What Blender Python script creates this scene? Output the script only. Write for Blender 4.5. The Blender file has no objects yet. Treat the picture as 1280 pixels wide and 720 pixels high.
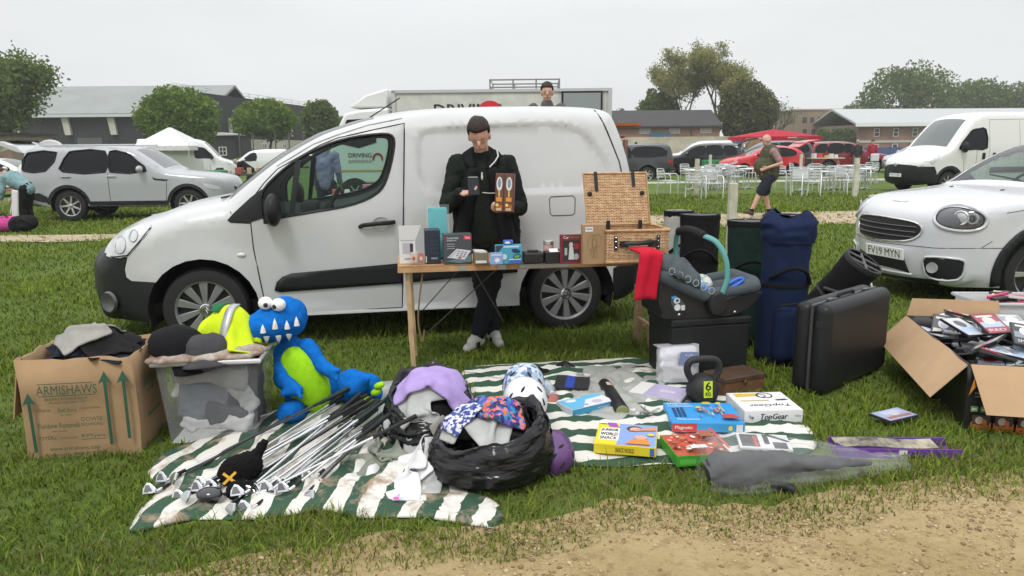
import bpy,bmesh,math,random
import numpy as np
from mathutils import Vector,Matrix,noise as NZ
from mathutils.geometry import delaunay_2d_cdt
from mathutils.bvhtree import BVHTree
random.seed(7); RNG=np.random.default_rng(7)
PI=math.pi; rad=math.radians
scn=bpy.context.scene; COL=scn.collection
FPX=925.0; HC=1.55; PITCH=math.atan((360-184)/FPX); ROLL=rad(-0.5)
cam=bpy.data.cameras.new('camera'); camo=bpy.data.objects.new('camera',cam); COL.objects.link(camo)
cam.sensor_width=36; cam.lens=FPX/1280*36; cam.clip_end=3000; cam.clip_start=.05
camo.matrix_world=Matrix.Translation((0,0,HC))@Matrix.Rotation(PI/2-PITCH,4,'X')@Matrix.Rotation(ROLL,4,'Z')
scn.camera=camo
CM=camo.matrix_world.to_3x3()
def G(px,py,z=0.0):
 d=CM@Vector(((px-640)/FPX,(360-py)/FPX,-1)); t=(z-HC)/d.z
 return Vector((d.x*t,d.y*t,z))
def at(px,py,Y):
 d=CM@Vector(((px-640)/FPX,(360-py)/FPX,-1)); t=Y/d.y
 return Vector((d.x*t,Y,HC+d.z*t))
MATS={}
def mat(name,col,rough=.6,metal=0.,nz= None,bump= None,alpha=1.,trans=0.,coat=0.,col2= None,sheen=0.,ior=1.45,spec=.5):
 """nz=(scale, amount[, detail]) colour mottling towards col2 (or darker), bump=(scale, strength[, distance])"""
 if name in MATS: return MATS[name]
 m=bpy.data.materials.new(name); m.use_nodes= True; nt=m.node_tree; N=nt.nodes; L=nt.links
 b=N['Principled BSDF']; c4=(*col,1)
 b.inputs['Base Color'].default_value=c4; b.inputs['Roughness'].default_value=rough
 b.inputs['Metallic'].default_value=metal; b.inputs['Alpha'].default_value=alpha
 b.inputs['Transmission Weight'].default_value=trans; b.inputs['Coat Weight'].default_value=coat
 b.inputs['Coat Roughness'].default_value=.08; b.inputs['IOR'].default_value=ior
 b.inputs['Sheen Weight'].default_value=sheen; b.inputs['Specular IOR Level'].default_value=spec
 tc=N.new('ShaderNodeTexCoord')
 if nz:
  t=N.new('ShaderNodeTexNoise'); t.inputs['Scale'].default_value=nz[0]; t.inputs['Detail'].default_value=nz[2] if len(nz)>2 else 4
  t.inputs['Roughness'].default_value=.65
  L.new(tc.outputs['Object'],t.inputs['Vector'])
  r=N.new('ShaderNodeValToRGB'); r.color_ramp.elements[0].position=.35; r.color_ramp.elements[1].position=.68
  a=nz[1]; k2=col2 if col2 else tuple(max(0,c*(1-a)) for c in col)
  r.color_ramp.elements[0].color=(*k2,1); r.color_ramp.elements[1].color=c4
  L.new(t.outputs['Fac'],r.inputs['Fac']); L.new(r.outputs['Color'],b.inputs['Base Color'])
 if bump:
  t2=N.new('ShaderNodeTexNoise'); t2 .inputs['Scale'].default_value=bump[0]; t2 .inputs['Detail'].default_value=4
  L.new(tc.outputs['Object'],t2 .inputs['Vector'])
  bp=N.new('ShaderNodeBump'); bp.inputs['Strength'].default_value=bump[1]; bp.inputs['Distance'].default_value=bump[2] if len(bump)>2 else .02
  L.new(t2 .outputs['Fac'],bp.inputs['Height']); L.new(bp.outputs['Normal'],b.inputs['Normal'])
 MATS[name]=m; return m
def paint(rgb,rough=.5):
 return mat('ink_%d_%d_%d_%d'%(*[int(c*255) for c in rgb],int(rough*100)),rgb,rough)
def stripes(name,ca,cb,axis,period,duty=.5,dirt= None,rough=.8,warp=0.):
 m=bpy.data.materials.new(name); m.use_nodes= True; nt=m.node_tree; N=nt.nodes; L=nt.links
 b=N['Principled BSDF']; b.inputs['Roughness'].default_value=rough
 uv=N.new('ShaderNodeUVMap'); sx=N.new('ShaderNodeSeparateXYZ'); L.new(uv.outputs[0],sx.inputs[0])
 dv=N.new('ShaderNodeMath'); dv.operation='DIVIDE'; dv.inputs[1].default_value=period; L.new(sx.outputs[axis],dv.inputs[0])
 fr=N.new('ShaderNodeMath'); fr.operation='FRACT'; L.new(dv.outputs[0],fr.inputs[0])
 lt=N.new('ShaderNodeMath'); lt.operation='LESS_THAN'; lt.inputs[1].default_value=duty; L.new(fr.outputs[0],lt.inputs[0])
 mx=N.new('ShaderNodeMix'); mx.data_type='RGBA'; L.new(lt.outputs[0],mx.inputs[0])
 mx.inputs[6].default_value=(*ca,1); mx.inputs[7].default_value=(*cb,1)
 out=mx.outputs[2]
 if dirt:
  t=N.new('ShaderNodeTexNoise'); t.inputs['Scale'].default_value=dirt[0]; t.inputs['Detail'].default_value=6; t.inputs['Roughness'].default_value=.7
  L.new(uv.outputs[0],t.inputs['Vector'])
  r=N.new('ShaderNodeValToRGB'); r.color_ramp.elements[0].position=dirt[2]; r.color_ramp.elements[1].position=dirt[2]+.14
  L.new(t.outputs['Fac'],r.inputs['Fac'])
  m2=N.new('ShaderNodeMix'); m2 .data_type='RGBA'; L.new(r.outputs['Color'],m2 .inputs[0]); L.new(out,m2 .inputs[6]); m2 .inputs[7].default_value=(*dirt[1],1); out=m2 .outputs[2]
 L.new(out,b.inputs['Base Color']); return m
def brickmat(name,c1,c2,mortar,scale=1.):
 m=bpy.data.materials.new(name); m.use_nodes= True; nt=m.node_tree; N=nt.nodes; L=nt.links
 b=N['Principled BSDF']; b.inputs['Roughness'].default_value=.9
 tc=N.new('ShaderNodeTexCoord'); mp=N.new('ShaderNodeMapping'); mp.inputs['Rotation'].default_value=(PI/2,0,0); L.new(tc.outputs['Object'],mp.inputs[0])
 t=N.new('ShaderNodeTexBrick'); t.inputs['Scale'].default_value=scale; t.inputs['Brick Width'].default_value=.23; t.inputs['Row Height'].default_value=.08; t.inputs['Mortar Size'].default_value=.01
 t.inputs['Color1'].default_value=(*c1,1); t.inputs['Color2'].default_value=(*c2,1); t.inputs['Mortar'].default_value=(*mortar,1)
 L.new(mp.outputs[0],t.inputs['Vector'])
 n=N.new('ShaderNodeTexNoise'); n.inputs['Scale'].default_value=.6; n.inputs['Detail'].default_value=5; L.new(tc.outputs['Object'],n.inputs['Vector'])
 mx=N.new('ShaderNodeMix'); mx.data_type='RGBA'; mx.blend_type='OVERLAY'; mx.inputs[0].default_value=.6
 L.new(t.outputs['Color'],mx.inputs[6]); L.new(n.outputs['Fac'],mx.inputs[7]); L.new(mx.outputs[2],b.inputs['Base Color'])
 return m
def tag(o,label= None,cat= None,group= None,kind= None):
 if label:o['label']=label
 if cat:o['category']=cat
 if group:o['group']=group
 if kind:o['kind']=kind
 return o
def thing(name,label,cat,loc=(0,0,0),rz=0.,group= None,rot= None):
 o=bpy.data.objects.new(name,None); COL.objects.link(o); o.location=loc; o.empty_display_size=.05
 o.rotation_euler=rot if rot else (0,0,rz)
 return tag(o,label,cat,group)
def link(name,me,parent= None):
 o=bpy.data.objects.new(name,me); COL.objects.link(o)
 if parent:o.parent=parent
 return o
def dup(o,loc= None,rz= None,label= None,group= None,parent= None,rot= None):
 c=o.copy(); COL.objects.link(c)
 if parent:c.parent=parent
 if loc is not None:c.location=loc
 if rz is not None:c.rotation_euler=(0,0,rz)
 if rot is not None:c.rotation_euler=rot
 if label:c['label']=label
 if group:c['group']=group
 for ch in list(o.children):dup(ch,parent=c)
 return c
def smoothed(pts,n=6,closed= False):
 """Catmull-Rom through 2D/3D points"""
 P=[Vector(p) for p in pts]; out=[]; m=len(P)
 for i in range(m if closed else m-1):
  p0=P[(i-1)%m] if closed or i>0 else P[0]; p1=P[i]; p2=P[(i+1)%m]; p3=P[(i+2)%m] if closed or i+2<m else P[-1]
  for k in range(n):
   t=k/n
   out.append(.5*((2*p1)+(p2-p0)*t+(2*p0-5*p1+4*p2-p3)*t*t+(3*p1-p0-3*p2+p3)*t**3))
 if not closed:out.append(P[-1])
 return out
class MB:
 def __init__(s):s.bm=bmesh.new(); s.mats=[]; s.cur=0
 def use(s,m):
  if m not in s.mats:s.mats.append(m)
  s.cur=s.mats.index(m); return s
 def face(s,vs):
  try:f=s.bm.faces.new(vs); f.material_index=s.cur; return f
  except ValueError: return None
 def v(s,p): return s.bm.verts.new(p)
 def box(s,c,size,rot= None,taper= None):
  c=Vector(c); h=Vector(size)/2; R=Matrix.Identity(3)
  if rot is not None:R=rot if isinstance(rot,Matrix) else (Matrix.Rotation(rot[2],3,'Z')@Matrix.Rotation(rot[1],3,'Y')@Matrix.Rotation(rot[0],3,'X'))
  vs=[]
  for z in (-1,1):
   k=taper if taper and z>0 else (1,1)
   for x,y in ((-1,-1),(1,-1),(1,1),(-1,1)):vs.append(s.v(c+R@Vector((x*h.x*k[0],y*h.y*k[1],z*h.z))))
  for f in ((3,2,1,0),(4,5,6,7),(0,1,5,4),(1,2,6,5),(2,3,7,6),(3,0,4,7)):s.face([vs[i] for i in f])
  return s
 def tube(s,pts,r,n=8,caps= True,closed= False,flat= None):
  P=[Vector(p) for p in pts]; m=len(P); rings=[]; up= None
  for i,p in enumerate(P):
   a=P[(i-1)%m] if closed or i>0 else P[0]; b=P[(i+1)%m] if closed or i<m-1 else P[-1]
   t=(b-a).normalized() if (b-a).length>1e-9 else Vector((0,0,1))
   if up is None:up=t.orthogonal().normalized() if flat is None else Vector(flat[0])
   up=(up-t*up.dot(t)).normalized() if (up-t*up.dot(t)).length>1e-6 else t.orthogonal().normalized()
   w=t.cross(up); rr=r[i] if isinstance(r,(list,tuple)) else r; fl=flat[1] if flat else 1
   rings.append([s.v(p+(up*math.cos(2*PI*k/n)+w*math.sin(2*PI*k/n)*fl)*rr) for k in range(n)])
  for i in range(m if closed else m-1):
   A,B=rings[i],rings[(i+1)%m]
   for k in range(n):s.face([A[k],A[(k+1)%n],B[(k+1)%n],B[k]])
  if caps and not closed:s.face(rings[0][::-1]); s.face(rings[-1])
  return s
 def lathe(s,prof,c=(0,0,0),n=24,rot= None,arc= None,sc=(1,1)):
  """profile [(r, z)] about local z"""
  c=Vector(c); R=rot if rot is not None else Matrix.Identity(3); rings=[]
  for r,z in prof:
   if r<1e-6:rings.append([s.v(c+R@Vector((0,0,z)))])
   else:rings.append([s.v(c+R@Vector((sc[0]*r*math.cos(2*PI*k/n),sc[1]*r*math.sin(2*PI*k/n),z))) for k in range(n)])
  for A,B in zip(rings,rings[1:]):
   for k in range(n):
    k2=(k+1)%n
    if len(A)==1 and len(B)==1: continue
    if len(A)==1:s.face([A[0],B[k2],B[k]])
    elif len(B)==1:s.face([A[k],A[k2],B[0]])
    else:s.face([A[k],A[k2],B[k2],B[k]])
  return s
 def ell(s,c,r,nu=16,nv=10,rot= None):
  c=Vector(c); R=Matrix.Identity(3)
  if rot is not None:R=rot if isinstance(rot,Matrix) else Matrix.Rotation(rot[2],3,'Z')@Matrix.Rotation(rot[1],3,'Y')@Matrix.Rotation(rot[0],3,'X')
  r=r if isinstance(r,(tuple,list)) else (r,r,r); rings=[]
  for j in range(nv+1):
   a=PI*j/nv-PI/2
   if j in (0,nv):rings.append([s.v(c+R@Vector((0,0,r[2]*math.sin(a))))])
   else:rings.append([s.v(c+R@Vector((r[0]*math.cos(a)*math.cos(2*PI*k/nu),r[1]*math.cos(a)*math.sin(2*PI*k/nu),r[2]*math.sin(a)))) for k in range(nu)])
  for A,B in zip(rings,rings[1:]):
   for k in range(nu):
    k2=(k+1)%nu
    if len(A)==1:s.face([A[0],B[k2],B[k]])
    elif len(B)==1:s.face([A[k],A[k2],B[0]])
    else:s.face([A[k],A[k2],B[k2],B[k]])
  return s
 def grid(s,fn,nu,nv,uvfn= None,keep= None):
  V={}
  def gv(i,j):
   if (i,j) not in V:V[i,j]=s.v(fn(i/nu,j/nv))
   return V[i,j]
  uvl=s.bm.loops.layers.uv.verify() if uvfn else None
  for i in range(nu):
   for j in range(nv):
    if keep and not keep((i+.5)/nu,(j+.5)/nv): continue
    f=s.face([gv(i,j),gv(i+1,j),gv(i+1,j+1),gv(i,j+1)])
    if uvl and f:
     for lp,(a,b) in zip(f.loops,((i,j),(i+1,j),(i+1,j+1),(i,j+1))):lp[uvl].uv=uvfn(a/nu,b/nv)
  return s
 def prism(s,pts,o,u,v,depth):
  """2D polygon in frame o,u,v extruded along u x v by depth"""
  o,u,v=Vector(o),Vector(u),Vector(v); n=u.cross(v).normalized()*depth
  A=[s.v(o+u*p[0]+v*p[1]) for p in pts]; B=[s.v(a.co+n) for a in A]
  s.face(A[::-1]); s.face(B)
  for i in range(len(A)):s.face([A[i],A[(i+1)%len(A)],B[(i+1)%len(A)],B[i]])
  return s
 def build(s,name,m= None,parent= None,smooth= None,bevel=0,sub=0,solid=0,recalc= True,weld=0,segs=2):
  if weld:bmesh.ops.remove_doubles(s.bm,verts=s.bm.verts,dist=weld)
  if recalc:bmesh.ops.recalc_face_normals(s.bm,faces=s.bm.faces)
  me=bpy.data.meshes.new(name); s.bm.to_mesh(me); s.bm.free()
  for k in (s.mats if s.mats else [m]):me.materials.append(k)
  if smooth is not None:
   me.shade_smooth()
   if smooth<180:me.set_sharp_from_angle(angle=rad(smooth))
  o=link(name,me,parent)
  if solid:md=o.modifiers.new('thick','SOLIDIFY'); md.thickness=solid; md.offset=-1
  if bevel:md=o.modifiers.new('bevel','BEVEL'); md.width=bevel; md.segments=segs; md.limit_method='ANGLE'; md.angle_limit=rad(40)
  if sub:md=o.modifiers.new('sub','SUBSURF'); md.levels=sub; md.render_levels=sub
  return o
def npmesh(name,V,Fc,m,parent= None,smooth= False,colors= None):
 """fast mesh of equal sized faces from numpy arrays"""
 me=bpy.data.meshes.new(name); nf,k=Fc.shape
 me.vertices.add(len(V)); me.vertices.foreach_set('co',V.astype(np.float32).ravel())
 me.loops.add(nf*k); me.loops.foreach_set('vertex_index',Fc.astype(np.int32).ravel())
 me.polygons.add(nf); me.polygons.foreach_set('loop_start',np.arange(0,nf*k,k,dtype=np.int32))
 me.update(calc_edges= True); me.materials.append(m)
 if smooth:me.shade_smooth()
 if colors is not None:
  a=me.attributes.new('tint','FLOAT','POINT'); a.data.foreach_set('value',colors.astype(np.float32))
 return link(name,me,parent)
def blob(name,m,parent,caps=(),ells=(),voxel=.01,smooth=6,boxes=()):
 """one continuous organic surface: union of tapered capsules and ellipsoids, remeshed"""
 b=MB()
 for p0,p1,r0,r1 in caps:
  p0,p1=Vector(p0),Vector(p1); d=p1-p0; n=max(2,int(d.length/(.4*min(r0,r1)))+1)
  up=d.orthogonal().normalized(); t=d.normalized(); w=t.cross(up); prof=[]
  for k in range(5):a=PI/2*k/4; prof.append((-r0*math.cos(a),r0*math.sin(a)))
  for k in range(1,4):prof.append((d.length*k/4,r0+(r1-r0)*k/4))
  for k in range(5):a=PI/2*k/4; prof.append((d.length+r1*math.sin(a),r1*math.cos(a)))
  R=Matrix((up,w,t)).transposed()
  b.lathe([(max(r,0),z) for z,r in prof],p0,12,R)
 for e in ells:b.ell(e[0],e[1],16,12,e[2] if len(e)>2 else None)
 for c,sz,rot in boxes:b.box(c,sz,rot)
 o=b.build(name,m,parent,recalc= True)
 md=o.modifiers.new('skin','REMESH'); md.mode='VOXEL'; md.voxel_size=voxel; md.use_smooth_shade= True
 if smooth:md=o.modifiers.new('soft','SMOOTH'); md.factor=.5; md.iterations=smooth
 return o
def freeze(o):
 """bake an object's modifiers into its mesh"""
 dg=bpy.context.evaluated_depsgraph_get(); dg.update()
 me=bpy.data.meshes.new_from_object(o.evaluated_get(dg)); o.modifiers.clear(); o.data=me; return o
TXT={}
def textmesh(body,bold=0.,shear=0.):
 k=(body,bold,shear)
 if k not in TXT:
  c=bpy.data.curves.new('t','FONT'); c.body=body; c.offset=bold; c.shear=shear; c.resolution_u=2; c.fill_mode='FRONT'
  o=bpy.data.objects.new('t',c); COL.objects.link(o); dg=bpy.context.evaluated_depsgraph_get()
  me=bpy.data.meshes.new_from_object(o.evaluated_get(dg))
  V=[tuple(v.co[:2]) for v in me.vertices]; Fs=[tuple(p.vertices) for p in me.polygons]
  bpy.data.objects.remove(o); bpy.data.curves.remove(c); bpy.data.meshes.remove(me); TXT[k]=(V,Fs)
 return TXT[k]
class Ink:
 """2D artwork on a plane o + x*u + y*v, each layer a little prouder than the last"""
 def __init__(s,o,u,v,lift=.0012,warp= None):
  s.o,s.u,s.v=Vector(o),Vector(u).normalized(),Vector(v).normalized(); s.n=s.u.cross(s.v).normalized(); s.l=lift; s.mb=MB(); s.k=1; s.warp=warp
 def P(s,x,y):
  p=s.o+s.u*x+s.v*y+s.n*(s.l*s.k)
  return s.warp(p) if s.warp else p
 def poly(s,pts,col,rough=.5):
  s.mb.use(col if not isinstance(col,tuple) else paint(col,rough)); s.mb.face([s.mb.v(s.P(*p)) for p in pts]); s.k+=.35; return s
 def rect(s,x,y,w,h,col,rough=.5): return s.poly([(x,y),(x+w,y),(x+w,y+h),(x,y+h)],col,rough)
 def disc(s,x,y,rx,ry,col,n=16,a=0):
  return s.poly([(x+rx*math.cos(2*PI*i/n)*math.cos(a)-ry*math.sin(2*PI*i/n)*math.sin(a),y+rx*math.cos(2*PI*i/n)*math.sin(a)+ry*math.sin(2*PI*i/n)*math.cos(a)) for i in range(n)],col)
 def text(s,t,x,y,w,h,col,bold=.02,shear=0.,flip= False):
  """fit the words t into the box x,y,w,h"""
  if bold and bold>.004:
   for q in (-.5,.5):s.text(t,x+q*bold*h*.9,y,w,h,col,0,shear,flip)
   return s
  V,Fs=textmesh(t,0,shear); xs=[p[0] for p in V]; ys=[p[1] for p in V]
  x0,x1,y0,y1=min(xs),max(xs),min(ys),max(ys); s.mb.use(paint(col))
  f=-1 if flip else 1
  def q(p):
   a=(p[0]-x0)/(x1-x0); b=(p[1]-y0)/(y1-y0)
   if flip:a,b=1-a,1-b
   return s.P(x+a*w,y+b*h)
  vs=[s.mb.v(q(p)) for p in V]
  for fc in Fs:s.mb.face([vs[i] for i in fc])
  s.k+=.35; return s
 def stroke(s,pts,w,col):
  for a,b in zip(pts,pts[1:]):
   a,b=Vector(a),Vector(b); d=(b-a).normalized()*w/2; nn=Vector((-d.y,d.x))
   s.poly([a-d+nn,a-d-nn,b+d-nn,b+d+nn],col); s.k-=.35
  s.k+=.35; return s
 def build(s,parent,name='printed_artwork'): return s.mb.build(name,None,parent,recalc= False)
def fold(p,f,seed,warp=.6):
 q=Vector(p)*f+Vector((seed*3.1,seed*1.7,seed)); w=NZ.noise_vector(q*.5)*warp
 return 1-2*abs(NZ.noise(q+w))
def fbm(p,f,seed,o=3):
 q=Vector(p)*f+Vector((seed*1.3,seed*2.7,seed)); return NZ.fractal(q,1.,2.,o)
def cloth(name,m,parent,outline,h=.06,amp=.03,f=9,seed=1,drape=.6,base= None,nr=40,nt=120,up=0.,thick=.004,stretch=(1,1),tag_= None,rough_edge=.13,flat= False):
 """crumpled heap of fabric over an outline [(x,y)] (closed); base(x,y)=height of what lies beneath"""
 P=smoothed(outline,max(2,nt//len(outline)),True); nt=len(P); c=sum(P,Vector((0,0)))/nt; b=MB(); a0=seed*1.7; d0=Vector((math.cos(a0),math.sin(a0))); d1=Vector((math.cos(a0+1.9),math.sin(a0+1.9)))
 def fn(a,t):
  p=c+(P[int(round(t*nt))%nt]-c)*(a*(1+rough_edge*(NZ.noise(Vector((math.cos(t*6.283)*2.2,math.sin(t*6.283)*2.2,seed)))+.5*NZ.noise(Vector((math.cos(t*6.283)*7,math.sin(t*6.283)*7,seed))))))
  q=(p.x*stretch[0],p.y*stretch[1],0)
  z=(base(p.x,p.y) if base else 0)+up+h*(1-a**2.2)**drape
  if not flat:z*=1+.45*NZ.noise(Vector((p.x*f*.5,p.y*f*.5,seed+4)))
  env=(1-a**6)*.9+.1; wq=1.3*fbm(q,f*.35,seed+2)
  r1=1-abs(math.sin((p.dot(d0)*f*.45+wq)*PI))**.8; r2=1-abs(math.sin((p.dot(d1)*f*.75+wq*1.2)*PI))**.8
  z+=amp*env*(fold(q,f,seed)*.5+.8*r1+.45*r2*(1 if r1<.6 else .3)+.3*fold(q,f*2.6,seed+5,.3)+.5*fbm(q,f*.45,seed)-.5)
  k=amp*.7; d=NZ.noise_vector(Vector((p.x*f*.7,p.y*f*.7,seed)))
  return Vector((p.x+d.x*k,p.y+d.y*k,max(z,.004+(base(p.x,p.y) if base else 0))))
 b.grid(fn,nr,nt,uvfn= lambda a,t:tuple((P[int(round(t*nt))%nt]-c)*a))
 return b.build(name,m,parent,smooth=180,weld=1e-5,solid=thick)
def gz(x,y):
 """the field falls away a little on the left"""
 a=max(0,min(1,(-x-4.5)/4)); c=max(0,min(1,(y-12)/4)); return -.20*(a*a*(3-2*a))*(c*c*(3-2*c))
w=bpy.data.worlds.new('World'); scn.world=w; w.use_nodes= True; nt=w.node_tree; N=nt.nodes; L=nt.links
SUN_EL,SUN_AZ=rad(58),rad(200)
sky=N.new('ShaderNodeTexSky'); sky.sky_type='NISHITA'; sky.sun_disc= False; sky.sun_elevation=SUN_EL; sky.sun_rotation=SUN_AZ
hs=N.new('ShaderNodeHueSaturation'); hs.inputs['Saturation'].default_value=.12; L.new(sky.outputs[0],hs.inputs['Color'])
tc=N.new('ShaderNodeTexCoord'); sp=N.new('ShaderNodeSeparateXYZ'); L.new(tc.outputs['Generated'],sp.inputs[0])
cr=N.new('ShaderNodeValToRGB'); e=cr.color_ramp.elements
e[0].position=.0; e[0].color=(8.2,8.35,8.3,1); e[1].position=.95; e[1].color=(16.5,16.7,17.1,1)
k=cr.color_ramp.elements.new(.16); k.color=(8.1,8.3,8.4,1)
L.new(sp.outputs[2],cr.inputs[0])
tn=N.new('ShaderNodeTexNoise'); tn.inputs['Scale'].default_value=2.2; tn.inputs['Detail'].default_value=5
mpv=N.new('ShaderNodeMapping'); mpv.inputs['Scale'].default_value=(1,1,4); L.new(tc.outputs['Generated'],mpv.inputs[0]); L.new(mpv.outputs[0],tn.inputs['Vector'])
mr=N.new('ShaderNodeMapRange'); mr.inputs[3].default_value=.86; mr.inputs[4].default_value=1.14; L.new(tn.outputs['Fac'],mr.inputs[0])
mu=N.new('ShaderNodeVectorMath'); mu.operation='SCALE'; L.new(cr.outputs[0],mu.inputs[0]); L.new(mr.outputs[0],mu.inputs['Scale'])
mx=N.new('ShaderNodeMix'); mx.data_type='RGBA'; mx.inputs[0].default_value=.93; L.new(hs.outputs[0],mx.inputs[6]); L.new(mu.outputs[0],mx.inputs[7])
L.new(mx.outputs[2],N['Background'].inputs[0]); N['Background'].inputs[1].default_value=.1
sd=bpy.data.lights.new('sun','SUN'); sd.energy=1.5; sd.angle=rad(13); sd.color=(1,.97,.93)
so=bpy.data.objects.new('sun',sd); COL.objects.link(so)
so.rotation_euler=Vector((-.25,-.75,1.25)).to_track_quat('Z','Y').to_euler()
scn.view_settings.view_transform='Standard'; scn.view_settings.look='None'; scn.view_settings.exposure=0.12; scn.view_settings.gamma=1
scn.render.engine='CYCLES'; scn.cycles.use_denoising= True; scn.cycles.max_bounces=8; scn.cycles.transparent_max_bounces=16
scn.cycles.volume_bounces=0; scn.cycles.caustics_reflective= False; scn.cycles.caustics_refractive= False
def tintmat(name,cols,rough=.8,trans=0.,pos= None):
 m=bpy.data.materials.new(name); m.use_nodes= True; nt=m.node_tree; N=nt.nodes; L=nt.links; b=N['Principled BSDF']; b.inputs['Roughness'].default_value=rough
 a=N.new('ShaderNodeAttribute'); a.attribute_name='tint'; r=N.new('ShaderNodeValToRGB'); els=r.color_ramp.elements
 for i,c in enumerate(cols):
  p=i/(len(cols)-1) if not pos else pos[i]
  el=els[0] if i==0 else els[len(els)-1] if i==len(cols)-1 else els.new(p)
  el.position=p; el.color=(*c,1)
 L.new(a.outputs['Fac'],r.inputs[0]); L.new(r.outputs[0],b.inputs['Base Color']); b.inputs['Specular IOR Level'].default_value=.06
 if trans:
  tr=N.new('ShaderNodeBsdfTranslucent'); L.new(r.outputs[0],tr.inputs[0]); ms=N.new('ShaderNodeMixShader'); ms.inputs[0].default_value=trans
  L.new(b.outputs[0],ms.inputs[1]); L.new(tr.outputs[0],ms.inputs[2]); L.new(ms.outputs[0],N['Material Output'].inputs[0])
 return m
def groundmat(name,c1,c2,c3,s1,s2,bump):
 m=bpy.data.materials.new(name); m.use_nodes= True; nt=m.node_tree; N=nt.nodes; L=nt.links; b=N['Principled BSDF']; b.inputs['Roughness'].default_value=.95; b.inputs['Specular IOR Level'].default_value=.15
 tc=N.new('ShaderNodeTexCoord')
 def nz(s,d=6):
  t=N.new('ShaderNodeTexNoise'); t.inputs['Scale'].default_value=s; t.inputs['Detail'].default_value=d; t.inputs['Roughness'].default_value=.7; L.new(tc.outputs['Object'],t.inputs['Vector']); return t
 def ramp(t,a,bb):
  r=N.new('ShaderNodeMapRange'); r.inputs[1].default_value=a; r.inputs[2].default_value=bb; L.new(t.outputs['Fac'],r.inputs[0]); return r
 m1=N.new('ShaderNodeMix'); m1 .data_type='RGBA'; m1 .inputs[6].default_value=(*c1,1); m1 .inputs[7].default_value=(*c2,1); L.new(ramp(nz(s1),.38,.62).outputs[0],m1 .inputs[0])
 m2=N.new('ShaderNodeMix'); m2 .data_type='RGBA'; L.new(m1 .outputs[2],m2 .inputs[6]); m2 .inputs[7].default_value=(*c3,1); L.new(ramp(nz(s2),.5,.75).outputs[0],m2 .inputs[0])
 L.new(m2 .outputs[2],b.inputs['Base Color'])
 bp=N.new('ShaderNodeBump'); bp.inputs['Strength'].default_value=bump; bp.inputs['Distance'].default_value=.03; L.new(nz(s2*2.2,8).outputs['Fac'],bp.inputs['Height']); L.new(bp.outputs[0],b.inputs['Normal'])
 return m
GM=groundmat('turf',(.075,.115,.022),(.115,.165,.036),(.13,.135,.05),.55,9,.8)
GX=[-500,-200,-90]+[-60+i for i in range(0,61,2)]+[2,4,8,20,60,120,250,500]; GY=[-60,-10,0,4,8,11]+[12+.5*i for i in range(10)]+[18,22,30,60,120,250,640]
b=MB(); gv=[[b.v((x,y,gz(x,y))) for y in GY] for x in GX]
for i in range(len(GX)-1):
 for j in range(len(GY)-1):b.face([gv[i][j],gv[i+1][j],gv[i+1][j+1],gv[i][j+1]])
tag(b.build('ground',GM),kind='structure')
DIRT=groundmat('sandy_earth',(.41,.31,.15),(.52,.405,.215),(.25,.175,.085),1.6,16,1.)
TRK=groundmat('gravel_track',(.36,.29,.19),(.46,.39,.28),(.25,.20,.13),1.1,11,.8)
CONC=groundmat('concrete_road',(.42,.41,.39),(.36,.35,.33),(.28,.27,.25),.8,6,.2)
EDGE=[(-60,760),(150,730),(240,716),(330,694),(480,672),(620,662),(690,652),(760,632),(800,626),(850,634),(960,636),(1040,618),(1130,604),(1200,598),(1340,590)]
EW=[G(*p) for p in EDGE]
def edge_y(x):
 for a,c in zip(EW,EW[1:]):
  if a.x<=x<=c.x: return a.y+(c.y-a.y)*(x-a.x)/(c.x-a.x)
 return EW[0].y if x<EW[0].x else EW[-1].y
def edge_n(x): return edge_y(x)+.05*NZ.noise(Vector((x*3.1,2,0)))+.04*NZ.noise(Vector((x*11,7,0)))
b=MB(); xs=[-14+.04*i for i in range(701)]
for x0,x1 in zip(xs,xs[1:]):b.face([b.v((x0,-12,.004)),b.v((x1,-12,.004)),b.v((x1,edge_n(x1)+.03,.004)),b.v((x0,edge_n(x0)+.03,.004))])
tag(b.build('dirt_path',DIRT,weld=1e-5),kind='structure')
def strip(name,m,y0,y1,slope,wob,z=.004,xr=(-90,120),n=420):
 b=MB(); X=[xr[0]+(xr[1]-xr[0])*i/n for i in range(n+1)]
 lo=[y0+slope*x+wob*NZ.noise(Vector((x*.5,y0,1)))+wob*.7*NZ.noise(Vector((x*1.7,y0,4))) for x in X]; hi=[y1+slope*x+wob*NZ.noise(Vector((x*.5,y1,2)))+wob*.7*NZ.noise(Vector((x*1.7,y1,6))) for x in X]
 for i in range(n):
  for k in range(4):
   q0,q1=k/4,(k+1)/4; pt= lambda i_,q:(X[i_],lo[i_]+(hi[i_]-lo[i_])*q,z+gz(X[i_],lo[i_]+(hi[i_]-lo[i_])*q)+(.012 if X[i_]<-4 else 0))
   b.face([b.v(pt(i,q0)),b.v(pt(i+1,q0)),b.v(pt(i+1,q1)),b.v(pt(i,q1))])
 return tag(b.build(name,m,weld=1e-5),kind='structure')
strip('gravel_track',TRK,13.9,16.6,.11,.45)
strip('concrete_road',CONC,30.5,32,.12,.05,xr=(3,60),n=120)
ico=bmesh.new(); bmesh.ops.create_icosphere(ico,subdivisions=1,radius=1); IV=np.array([v.co[:] for v in ico.verts]); IF=np.array([[v.index for v in f.verts] for f in ico.faces]); ico.free()
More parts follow.
